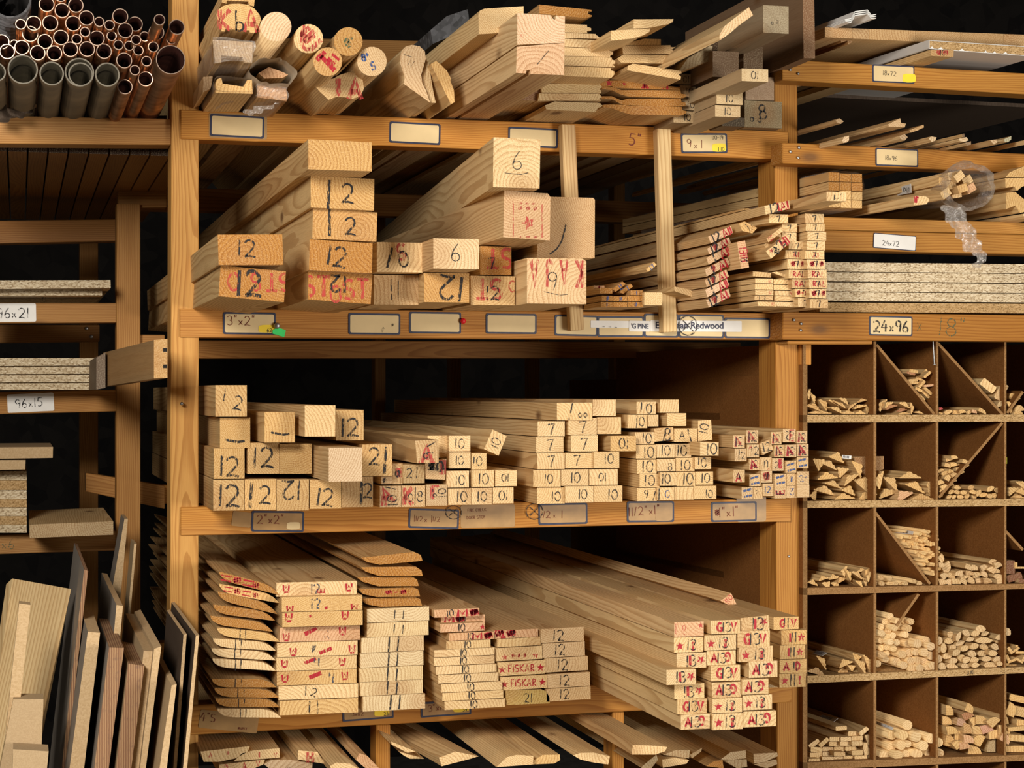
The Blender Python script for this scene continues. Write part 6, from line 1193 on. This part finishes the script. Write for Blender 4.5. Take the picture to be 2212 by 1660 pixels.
stand('plywood_sheet', (885, 995, (940, 955)), (800, 905, 1660), -0.40, 0.24, 'red-brown plywood standing right of the dark gap', mats=('plywood', 'mdf'))
stand('thin_ply_sheet', (580, 607, (290, 300)), (425, 455, 1660), -0.22, 0.5, 'tall thin grey-faced sheet standing between the pine panel and thick board', mats=('plywood', 'grey_board'))
stand('mdf_sheet', (803, 848, (535, 542)), (700, 740, 1660), -0.24, 0.5, 'pale sheet with pencilled edge standing behind the plywood', mats=('mdf_edge', 'grey_board'))
stand('mdf_sheet', (990, 1058, (850, 855)), (905, 960, 1660), -0.38, 0.45, 'left of two pale sheets with battered top edges', mats=('mdf_edge', 'mdf'))
stand('mdf_sheet', (1062, 1112, (838, 820)), (965, 1005, 1660), -0.40, 0.45, 'right of two pale sheets with battered top edges', mats=('mdf_edge', 'mdf'))
stand('thin_mdf_sheet', (1183, 1218, (1090, 1080)), (1100, 1150, 1660), -0.46, 0.8, 'thin pale sheet rising to a high back corner', mats=('mdf_edge', 'mdf'))
stand('hardboard_sheet', (1265, 1287, (742, 735)), (1195, 1218, 1660), -0.40, 0.3, 'left of two dark hardboard sheets with pale edges by the post', mats=('mdf_edge', 'dark_board'))
stand('hardboard_sheet', (1350, 1373, (748, 742)), (1262, 1290, 1660), -0.42, 0.45, 'right of two dark hardboard sheets with pale edges by the post', mats=('mdf_edge', 'dark_board'))
stand('tall_mdf_sheet', (858, 882, (-60, -60)), (790, 845, 330), 0.35, 0.12, 'tall narrow pale board leaning against the set-back post', mats=('mdf_edge', 'grey_board'))
stand('thin_mdf_sheet', (925, 942, (112, 112)), (890, 906, 505), 0.2, 0.1, 'narrow pale strip standing in front of the set-back post', mats=('mdf_edge', 'mdf'))
# pine panel facing out, with a batten in front of it and a small wooden box
def slabq(name, pts, ds, th, lb, cat, mats, tint=PALE, z='B4', parent=None, floor=True, nrm=None):
    """a board whose broad face shows: four corners (pixel, depth)"""
    P_ = [MAIN.at(*px(z, *p), d) for p, d in zip(pts, ds)]
    if floor:
        k = P_[0].z / (P_[0].z - P_[3].z); k2 = P_[1].z / (P_[1].z - P_[2].z)
        P_[3] = P_[0] + (P_[3] - P_[0]) * k; P_[2] = P_[1] + (P_[2] - P_[1]) * k2
    up = ((P_[0] - P_[3]) + (P_[1] - P_[2])).normalized(); rt = (P_[1] - P_[0]).normalized()
    n = rt.cross(up).normalized()          # towards the camera
    xv = up.cross(n) * -1; ce = sum(P_, Vector()) / 4
    yv = up; zv = n; xv = yv.cross(zv)
    R = Matrix((xv, yv, zv)).transposed(); Ri = R.inverted()
    f_ = [Ri @ (p - ce) for p in P_]; bk = [Ri @ (p - n * th - ce) for p in P_]
    fs = [[0, 3, 2, 1], [4, 5, 6, 7]] + [[i, (i + 1) % 4, (i + 1) % 4 + 4, i + 4] for i in range(4)]
    o = mesh_obj(name, f_ + bk, fs, mats); o.matrix_basis = Matrix.Translation(ce) @ R.to_4x4(); o.color = (*tint, 1)
    tag(o, lb, cat)
    return o
slabq('wide_pine_board', [(85, 352), (490, 425), (170, 1900), (-140, 1900)], [-0.08, -0.04, -0.28, -0.30], 0.018, 'wide knotty pine panel leaning in the lower left corner', 'board', 'pine', (0.60, .46, .27))
stand('mdf_batten', (132, 210, (525, 535)), (15, 92, 1660), -0.34, 0.035, 'narrow batten standing in front of the pine panel', 'batten', mats=('mdf_edge', 'mdf'))
stand('wooden_box', (92, 300, (1185, 1185)), (0, 280, 1660), -0.36, 0.05, 'upper part of a small wooden box before the pine panel', 'box', mats=('mdf', 'pine'), tint=(0.5, .38, .22))
stand('wooden_box', (90, 335, (1530, 1545)), (85, 320, 1700), -0.42, 0.05, 'front part of a small wooden box at the bottom left', 'box', mats=('mdf', 'pine'), tint=(0.5, .38, .22))

# ================================================================== labels, stickers, pins and nails
def card(name, z, quad, fr, Y, lb, cat='label', mat='label_card', border=None, texts=(), th=0.0006, extra=(), group=None):
    """a stuck-on card with its printed border and its writing as parts. texts: (text, u, v, height fraction, ink, turn, weight, stretch)"""
    W_ = [fr.at(*px(z, *p), Y) for p in quad]          # tl tr br bl
    ce = sum(W_, Vector()) / 4
    ux = (W_[1] - W_[0] + W_[2] - W_[3]).normalized(); n = -fr.v; uz = n.cross(ux) * -1
    uz = ((W_[0] - W_[3]) + (W_[1] - W_[2])).normalized()
    w_ = ((W_[1] - W_[0]).length + (W_[2] - W_[3]).length) / 2; h_ = ((W_[0] - W_[3]).length + (W_[1] - W_[2]).length) / 2
    ang = math.asin(max(-1, min(1, ux.z)))
    R = Matrix((ux, ux.cross(uz) * -1, uz)).transposed()
    R = basis(fr.v).to_4x4() @ Matrix.Rotation(-ang, 4, 'Y')
    def rr_(hw, hh, r, n_=4):
        out = []
        for cx, cy, a0 in ((hw - r, hh - r, 0), (-hw + r, hh - r, 90), (-hw + r, -hh + r, 180), (hw - r, -hh + r, 270)):
            for i in range(n_ + 1):
                a = math.radians(a0 + 90 * i / n_); out.append((cx + r * math.cos(a), cy + r * math.sin(a)))
        return out
    def plate(nm, poly, y0, y1, m, par=None):
        k = len(poly)
        vs = [(x, y0, y) for x, y in poly] + [(x, y1, y) for x, y in poly]
        fs = [list(range(k)), list(range(2 * k - 1, k - 1, -1))] + [[(i + 1) % k, i, i + k, (i + 1) % k + k] for i in range(k)]
        return mesh_obj(nm, vs, fs, m, parent=par)
    hw, hh = w_ / 2, h_ / 2
    o = plate(name, rr_(hw, hh, min(hw, hh) * 0.18), -th, 0.0, 'label_border' if border else mat)
    o.matrix_basis = Matrix.Translation(ce) @ R
    tag(o, lb, cat, group)
    if border:
        plate('card_face', rr_(hw - border, hh - border, min(hw, hh) * 0.14), -th - 0.0003, -th, mat, o)
    top = -th - 0.0004
    for kind, u, v, a, b, m in extra:                 # stickers: ('sticker', u, v, w frac, h frac, material)
        poly = [(-hw + 2 * hw * u + x * w_ * a / 2, -hh + 2 * hh * v + y * h_ * b / 2) for x, y in ((-1, -.5), (-.85, -.9), (-.3, -1), (.4, -.95), (.9, -.8), (1, -.2), (.95, .6), (.8, .95), (.2, 1), (-.5, .95), (-.95, .7))]
        plate(kind, poly, top - 0.0003, top, m, o)
    for t_ in texts:
        tx, u, v, hf, ik, rt, wt, sx = (list(t_) + [None] * 8)[:8]
        vs, fs = strokes_mesh(tx, -hw + 2 * hw * u, -hh + 2 * hh * v, h_ * hf, rt or 0, h_ * hf * (wt or 0.07), 0.02, top - 0.0006, sx or 1.0)
        mesh_obj(INKN[ik or 'u'], vs, fs, INKS[ik or 'u'], parent=o)
    return o
FY = -0.0045
BW = 0.0028
def C(z, q4, lb, **k): return card('shelf_label', z, q4, MAIN, FY, lb, border=BW, group='bordered labels on the beams', **k)
card('old_tape_shaded', 'A2', [(228, 1078), (785, 1095), (780, 1335), (225, 1312)], MAIN, FY + 0.0001, 'strip of old tape under the blank label nearest the left post', mat='old_tape_shaded', th=0.0002)
C('A2', [(238, 1088), (758, 1118), (750, 1328), (234, 1300)], 'blank label at the left end of the top beam')
C('A3', [(90, 1115), (560, 1140), (556, 1335), (88, 1310)], 'blank bordered label in the middle of the top beam')
C('A3', [(1183, 1165), (1638, 1185), (1635, 1365), (1180, 1345)], 'blank bordered label behind the tall post marked 6')
C('A4', [(1147, 1138), (1543, 1138), (1543, 1308), (1152, 1308)], 'label reading 9 x 1 with a yellow price sticker', texts=[('9', .17, .5, .42, 'u'), ('x', .31, .42, .36, 'u'), ('1', .44, .45, .42, 'u'), ('110-19', .79, .78, .2, 'p', 3, .09), ('1 10', .86, .2, .18, 'p', 0, .14)], extra=[('price_sticker', .82, .28, .3, .42, 'yellow_sticker')])
C('A6', [(280, 1365), (680, 1368), (672, 1535), (285, 1528)], 'torn label reading 3 x 2 with a yellow sticker', texts=[('3"x2"', .34, .62, .42, 'u'), ('62', .88, .2, .17, 'p', 0, .14)], extra=[('price_sticker', .84, .27, .34, .36, 'yellow_sticker')])
C('A6', [(1220, 1372), (1608, 1376), (1606, 1535), (1218, 1530)], 'smudged blank label, second on the middle beam', texts=[('~', .65, .25, .2, 'p', 70, .1), ('#', .85, .45, .16, 'p', 0, .08)])
C('A7', [(360, 1362), (748, 1366), (745, 1528), (358, 1522)], 'blank label left of the red pin')
C('A7', [(933, 1375), (1312, 1378), (1310, 1530), (930, 1525)], 'blank label right of the red pin')
C('A7', [(1446, 1385), (1768, 1392), (1768, 1548), (1446, 1540)], 'blank label behind the foot of the left upright stick')
C('A8', [(312, 1395), (660, 1395), (660, 1552), (312, 1548)], 'label partly covered by a torn white strip')
C('A8', [(660, 1375), (918, 1378), (918, 1555), (660, 1552)], 'label behind the foot of the right upright stick')
C('A8', [(920, 1380), (1258, 1385), (1256, 1560), (920, 1555)], 'label under the white strip, with a crossed circle')
C('A8', [(1262, 1405), (1602, 1408), (1600, 1562), (1262, 1558)], 'rightmost label on the middle beam, under the strip end')
for q4, lb in (([(262, 1425), (548, 1432), (545, 1480), (262, 1480)], 'torn silvery paper strip on the middle beam labels'),):
    card('torn_strip', 'A8', q4, MAIN, FY - 0.0012, lb, mat='white_paper', th=0.0004, texts=[('- - -', .5, .1, .3, 'p', -2, .2, 3.0)])
def text_card(z, q4, words, lb, u0=0.05, hfrac=0.52, cross=None):
    o = card('name_strip', z, q4, MAIN, FY - 0.0016, lb, mat='white_paper', th=0.0004)
    W_ = [MAIN.at(*px(z, *p), FY) for p in q4]; w_ = (W_[1] - W_[0]).length; h_ = (W_[0] - W_[3]).length
    cu = bpy.data.curves.new('words', 'FONT'); cu.body = words; cu.size = h_ * hfrac * 1.45; cu.offset = 0.00035
    to = bpy.data.objects.new('printed_words', cu); COL.objects.link(to)
    bpy.context.view_layer.update()
    me = bpy.data.meshes.new_from_object(to.evaluated_get(bpy.context.evaluated_depsgraph_get()))
    bpy.data.objects.remove(to); bpy.data.curves.remove(cu)
    mx = max(v.co.x for v in me.vertices); sx = min(1.0, w_ * (0.93 - u0) / mx)
    for v in me.vertices: v.co = Vector((-w_ / 2 + w_ * u0 + v.co.x * sx, -0.0011, v.co.y - h_ * 0.2))
    me.materials.clear(); me.materials.append(MATS['label_border'])
    t = bpy.data.objects.new('printed_words', me); COL.objects.link(t); t.parent = o
    return o
text_card('A8', [(548, 1428), (705, 1430), (705, 1510), (548, 1508)], "'G PINE", 'white strip ending in the printed word PINE', 0.1, .42)
text_card('A8', [(708, 1425), (1390, 1430), (1390, 1512), (708, 1508)], 'European Redwood', 'white strip printed European Redwood', 0.05, .56)
def beam_mark(name, z, quad, lb, text, ik, hf=0.9, wt=0.08, rt=0, sx=1.0, fr=MAIN, Y=FY, parent=None):
    parent = parent or (rack if fr is MAIN else rr if fr is RIGHT else lr)
    W_ = [fr.at(*px(z, *p), Y) for p in quad]; ce = sum(W_, Vector()) / 4; h_ = (W_[0] - W_[3]).length
    vs, fs = strokes_mesh(text, 0, 0, h_ * hf, rt, h_ * hf * wt, 0.02, 0.0, sx)
    o = mesh_obj(name, vs, fs, INKS[ik], parent=parent); o.matrix_basis = parent_inv(parent) @ (Matrix.Translation(ce) @ basis(fr.v).to_4x4())
    o['label'] = lb
    return o
def qq(x0, y0, x1, y1): return [(x0, y0), (x1, y0), (x1, y1), (x0, y1)]
beam_mark('crossed_circle', 'A8', qq(920, 1385, 1055, 1545), 'crossed circle drawn across the European Redwood strip', '@', 'k', .95, .05, Y=FY - 0.0035, parent=BEAM2)
beam_mark('pencilled_size', 'A4', qq(640, 1130, 870, 1260), 'brown 5 inch mark written on the top beam', '5"', 'u', .8, .1, -8, parent=BEAM1)
C('B5', [(518, 1385), (928, 1390), (922, 1552), (515, 1548)], 'label under the big square battens marked 12', mat='old_tape_shaded', texts=[('2"x2"', .36, .6, .42, 'u')], extra=[('pale_spot', .8, .3, .26, .36, 'label_card')])
card('old_tape_shaded', 'B5', [(370, 1395), (515, 1392), (512, 1530), (365, 1490)], MAIN, FY, 'patch of old tape left of the 2 x 2 label', mat='old_tape_shaded', th=0.0002)
C('B6', [(480, 1285), (978, 1298), (970, 1492), (465, 1480)], 'label left of the fire check tape, under red-stamped battens', mat='old_tape_shaded', texts=[('1', .12, .5, .36, 'u'), ('1/2', .21, .48, .26, 'u'), ('x', .34, .46, .3, 'u'), ('1', .46, .5, .36, 'u'), ('1/2', .55, .48, .26, 'u')])
card('old_tape_shaded', 'B6', [(992, 1258), (1535, 1240), (1530, 1475), (990, 1478)], MAIN, FY, 'tape lettered FIRE CHECK DOOR STOP on the third beam', mat='old_tape_shaded', th=0.0003, texts=[('FIRE CHECK', .3, .78, .13, 'u', 2, .1), ('DOOR STOP', .28, .46, .13, 'u', 2, .1)])
beam_mark('crossed_circle', 'B6', qq(825, 1255, 1030, 1400), 'crossed circle between the 1½ label and the tape', '@', 'k', .98, .06, Y=FY - 0.002, sx=1.2, parent=BEAM3)
beam_mark('crossed_circle', 'B7', qq(60, 1225, 255, 1400), 'crossed circle left of the ½ x 1 label', '@', 'k', .95, .06, Y=FY - 0.002, sx=1.1, parent=BEAM3)
C('B7', [(195, 1240), (688, 1228), (685, 1440), (200, 1450)], 'label beside a crossed circle, under the 7-and-10 pile', mat='old_tape_shaded', texts=[('1/2', .14, .48, .34, 'u'), ('x', .32, .46, .26, 'u'), ('1', .48, .48, .36, 'u')])
C('B7', [(1078, 1215), (1550, 1212), (1548, 1420), (1080, 1425)], 'label with a torn patch, under the small 10 battens', mat='old_tape_shaded', texts=[('11/2"x1"', .36, .55, .42, 'u', 4)], extra=[('torn_patch', .78, .25, .36, .42, 'old_tape_shaded')])
card('old_tape_shaded', 'B8', [(240, 1295), (632, 1290), (630, 1410), (560, 1415)], MAIN, FY + 0.0002, 'tape behind the 1 x 1 label near the right post', mat='old_tape_shaded', th=0.0002)
C('B8', [(198, 1318), (558, 1312), (556, 1466), (205, 1475)], 'label with a crossed-out scribble near the right post', mat='old_tape_shaded', texts=[('#', .13, .45, .36, 'u', 0, .12), ('1"x1"', .38, .5, .48, 'u', 4)])
card('old_tape_shaded', 'C7', [(102, 150), (510, 240), (510, 320), (102, 325)], MAIN, FY, 'stained tape with a red 4 at the left of the lowest beam', mat='old_tape_shaded', th=0.0003, texts=[('4"S', .14, .62, .45, 'u'), ('#APFT', .75, .2, .14, 'u', 0, .14)])
C('C7', [(1105, 160), (1465, 135), (1462, 232), (1105, 262)], 'half-hidden label under the third stack of boards', mat='old_tape_shaded', texts=[('3x1/2', .3, .5, .3, 'u'), ('26', .85, .35, .24, 'p', 4, .14)], extra=[('price_sticker', .77, .45, .3, .5, 'yellow_sticker')])
C('C7', [(1655, 125), (2010, 100), (2008, 208), (1655, 232)], 'label under the fourth stack of thin boards', mat='old_tape_shaded', texts=[('3"x1', .28, .6, .42, 'u', 4), ('34', .87, .35, .22, 'p', 4, .14)], extra=[('price_sticker', .8, .45, .32, .5, 'yellow_sticker')])
# right rack labels
def CR(z, q4, lb, d=-0.0405, border=0.0022, **k): return card('shelf_label', z, q4, RIGHT, d, lb, border=border, group='bordered labels on the right rails', **k)
CR('A5', [(940, 535), (1293, 555), (1298, 698), (950, 688)], 'label reading 18 x 72 with a yellow sticker', texts=[('18x72', .4, .52, .27, 'p', -3, .08)], extra=[('price_sticker', .87, .3, .32, .5, 'yellow_sticker')])
CR('B1', [(708, 305), (993, 318), (992, 433), (712, 425)], 'label reading 18 x 96', texts=[('18x96', .36, .46, .26, 'p', -2, .07)])
CR('B1', [(695, 862), (980, 900), (977, 985), (697, 978)], 'torn white label reading 24 x 72', d=-0.033, mat='white_paper', border=0.0012, texts=[('24x72', .4, .38, .34, 'p', 0, .08)])
CR('B1', [(668, 1422), (957, 1428), (953, 1558), (670, 1552)], 'label boldly lettered 24x96', texts=[('24x96', .49, .48, .58, 'k', 0, .14)])
beam_mark('crayon_size', 'B1', qq(1110, 1430, 1330, 1565), 'green crayon x 18 inch written on the lowest right rail', '18"', 'g', .9, .07, -4, 1.2, fr=RIGHT, Y=-0.0405, parent=RAIL4)
beam_mark('crayon_cross', 'B1', qq(965, 1450, 1040, 1540), 'green crayon cross on the lowest right rail', 'X', 'g', .6, .09, 0, 1.2, fr=RIGHT, Y=-0.0405, parent=RAIL4)
card('size_paper', 'B2', [(-90, 1408), (308, 1404), (308, 1562), (-90, 1566)], LEFT, 0.0035, 'white paper reading 96x21 cut by the left edge', mat='white_paper', texts=[('96x21', .5, .48, .55, 'k', 0, .09)])
card('size_paper', 'B3', [(46, 655), (357, 640), (360, 762), (52, 775)], LEFT, 0.0035, 'white paper reading 96x15', mat='white_paper', texts=[('96x15', .46, .5, .48, 'k', 2, .1)])
beam_mark('crayon_size', 'B3', qq(-20, 1600, 160, 1690), 'grey crayon x6 inch on the lowest left rail', 'x6"', 'g', .75, .09, 0, fr=LEFT, Y=0.0035, parent=LRAIL3)
beam_mark('inch_mark', 'B3', qq(270, 55, 320, 95), 'black inch mark right of the 96x21 paper', '"', 'k', 3.2, .05, 0, fr=LEFT, Y=0.0035, parent=LRAIL1)
st_ = card('price_sticker', 'C1', [(1832, 1130), (1902, 1118), (1905, 1182), (1840, 1190)], RIGHT, -0.001, 'small lime price sticker in the third pigeonhole of row two', mat='lime_sticker', texts=[('# -10', .5, .5, .4, 'p', 8, .12, .8)])
_d = RIGHT.at(2171, 995, 0.03); st_.matrix_basis = Matrix.Translation(_d + RIGHT.u * -0.0006) @ (basis(RIGHT.v).to_4x4() @ Matrix.Rotation(math.radians(-90), 4, 'Z'))
def disc(name, z, c, fr, Y, lb, mat, dome=0.6, cat='pin', depth=0.006, parent=None):
    x, y = px(z, c[0], c[1]); r = c[2] / ZV[z][2]; ce = fr.at(x, y, Y); R_ = (fr.at(x + r, y, Y) - ce).length
    vs, fs = [], []; n = 14
    prof = [(R_ * .35, 0.0), (R_ * .35, -depth * .5), (R_, -depth * .55), (R_ * .95, -depth * .75), (R_ * dome, -depth)]
    for rad, yy in prof:
        for i in range(n):
            a = 2 * math.pi * i / n; vs.append((rad * math.cos(a), yy, rad * math.sin(a)))
    for k in range(len(prof) - 1):
        for i in range(n): fs.append([k * n + i, (k + 1) * n + i, (k + 1) * n + (i + 1) % n, k * n + (i + 1) % n])
    fs.append([(len(prof) - 1) * n + i for i in range(n)][::-1])
    o = mesh_obj(name, vs, fs, mat, smooth=True, parent=parent); M = Matrix.Translation(ce) @ basis(fr.v).to_4x4()
    o.matrix_basis = parent_inv(parent) @ M if parent else M
    if parent: o['label'] = lb
    else: tag(o, lb, cat)
    return o
disc('push_pin', 'A7', (757, 1432, 22), MAIN, FY, 'round red pin on the middle beam', 'red_plastic', depth=0.008)
disc('drawing_pin', 'A6', (684, 1467, 24), MAIN, FY - 0.001, 'grey domed nail head holding a green tag', 'steel', depth=0.008)
gt = tag(mesh_obj('green_tag', [MAIN.at(*px('A6', *p), FY - 0.0022) for p in ((655, 1495), (700, 1480), (752, 1500), (740, 1552), (652, 1525))], [[0, 4, 3, 2, 1]], 'green_sticker'), 'bright green paper tag under the grey nail head', 'tag')
gt.modifiers.new('thick', 'SOLIDIFY').thickness = 0.0004
disc('nail', 'B3', (1203, 715, 13), MAIN, 0.0, 'nail standing out of the left post', 'steel', cat='nail', depth=0.02, parent=POST_L)
for z, c, fr, Y, lb in (('B3', (607, 270, 13), LEFT, 0.35, 'lower pale screw head deep in the left rack'), ('B3', (575, 215, 12), LEFT, 0.35, 'upper pale screw head deep in the left rack'),
                        ('A5', (257, 585, 11), RIGHT, -0.041, 'left nail at the end of the top right rail'), ('A5', (323, 617, 11), RIGHT, -0.041, 'right nail at the end of the top right rail'),
                        ('B1', (200, 305, 9), RIGHT, -0.041, 'upper right nail at the end of the 18 x 96 rail'), ('B1', (143, 332, 9), RIGHT, -0.041, 'left nail at the end of the 18 x 96 rail'), ('B1', (195, 373, 9), RIGHT, -0.041, 'lower right nail at the end of the 18 x 96 rail'),
                        ('B1', (167, 1450, 9), RIGHT, -0.041, 'left nail at the end of the 24x96 rail'), ('B1', (215, 1475, 9), RIGHT, -0.041, 'middle nail at the end of the 24x96 rail'), ('B1', (212, 1518, 9), RIGHT, -0.041, 'lowest nail at the end of the 24x96 rail'),
                        ('C6', (1673, 225, 9), MAIN, 0.004, 'small bright nail in the right post beside the lower boards')):
    disc('nail', z, c, fr, Y, lb, 'steel', cat='nail', depth=0.003, parent=LRAIL5 if fr is LEFT else POST_R if fr is MAIN else RAIL1 if 'top right' in lb else RAIL2 if '18 x 96' in lb else RAIL4)
# long nail hanging in the top row of pigeonholes
def rod(name, a, b, r, lb, cat, mat='steel', head=None):
    d = (b - a); L_ = d.length; R_ = d.normalized().to_track_quat('Z', 'Y').to_matrix().to_4x4(); n = 10
    vs = [(r * math.cos(2 * math.pi * i / n), r * math.sin(2 * math.pi * i / n), z_) for z_ in (0, L_) for i in range(n)]
    fs = [[i, (i + 1) % n, (i + 1) % n + n, i + n] for i in range(n)] + [list(range(n))[::-1], list(range(n, 2 * n))]
    if head:
        b0 = len(vs); vs += [(head * math.cos(2 * math.pi * i / n), head * math.sin(2 * math.pi * i / n), z_) for z_ in (L_, L_ + r) for i in range(n)]
        fs += [[b0 + i, b0 + (i + 1) % n, b0 + (i + 1) % n + n, b0 + i + n] for i in range(n)] + [[b0 + i for i in range(n)][::-1], [b0 + n + i for i in range(n)]]
    o = mesh_obj(name, vs, fs, mat); o.matrix_basis = Matrix.Translation(a) @ R_; tag(o, lb, cat); return o
rod('hanging_nail', RIGHT.at(*px('C1', 1257, 75), -0.012), RIGHT.at(*px('C1', 1270, 285), -0.012), 0.0012, 'long nail hanging from the rail above the second pigeonhole', 'nail', head=0.0028)
# barcode stickers on mouldings in the pigeonholes
def barcode(z, quad, ds, lb):
    W_ = [RIGHT.at(*px(z, *p), d) for p, d in zip(quad, ds)]
    o = tag(mesh_obj('barcode_sticker', W_, [[0, 3, 2, 1]], 'white_paper'), lb, 'sticker')
    o.modifiers.new('thick', 'SOLIDIFY').thickness = 0.0003
    vs, fs = [], []
    n = (W_[3] - W_[0]).cross(W_[1] - W_[0]).normalized() * 0.0005
    for i in range(14):
        u = 0.08 + i * 0.05; w_ = 0.014 if i % 3 else 0.028
        b = len(vs)
        for uu, vv in ((u, .12), (u + w_, .12), (u + w_, .85), (u, .85)):
            vs.append(W_[0].lerp(W_[1], uu).lerp(W_[3].lerp(W_[2], uu), vv) + n)
        fs.append([b, b + 3, b + 2, b + 1])
    mesh_obj('bars', vs, fs, 'label_border', parent=o)
barcode('C3', [(250, 1158), (395, 1192), (350, 1225), (195, 1180)], [0.14, 0.06, 0.05, 0.13], 'barcode sticker on the strips in the left pigeonhole of row five')
barcode('C3', [(195, 548), (295, 570), (240, 603), (150, 575)], [0.08, 0.03, 0.02, 0.07], 'barcode sticker on the broad moulding of row four')
barcode('C3', [(752, 1215), (920, 1278), (905, 1300), (752, 1245)], [0.06, 0.0, 0.0, 0.06], 'barcode sticker on the poles of row five')
barcode('C1', [(425, 1120), (508, 1128), (505, 1160), (420, 1150)], [0.02, 0.02, 0.02, 0.02], 'barcode sticker above the crown mouldings of row two')
barcode('C2', [(960, 285), (1138, 308), (1130, 340), (930, 320)], [0.1, 0.02, 0.02, 0.1], 'barcode sticker on the thin dowels')
mk_ = beam_mark('edge_number', 'C3', qq(1600, 735, 1680, 780), 'small 3.10 written on the chipboard shelf edge of row four', '3.10', 'p', .75, .12, 2, fr=RIGHT, Y=-0.0008, parent=SHELVES[3])
# ------------------------------------------------------------------ every label singles out one thing
seen = {}
for o in list(COL.objects):
    if o.parent is None and 'label' in o:
        seen.setdefault(o['label'], []).append(o)
for lb, os_ in seen.items():
    if len(os_) > 1: print('DUPLICATE LABEL', len(os_), lb)
    if len(lb.split()) > 16: print('LONG LABEL', len(lb.split()), lb)
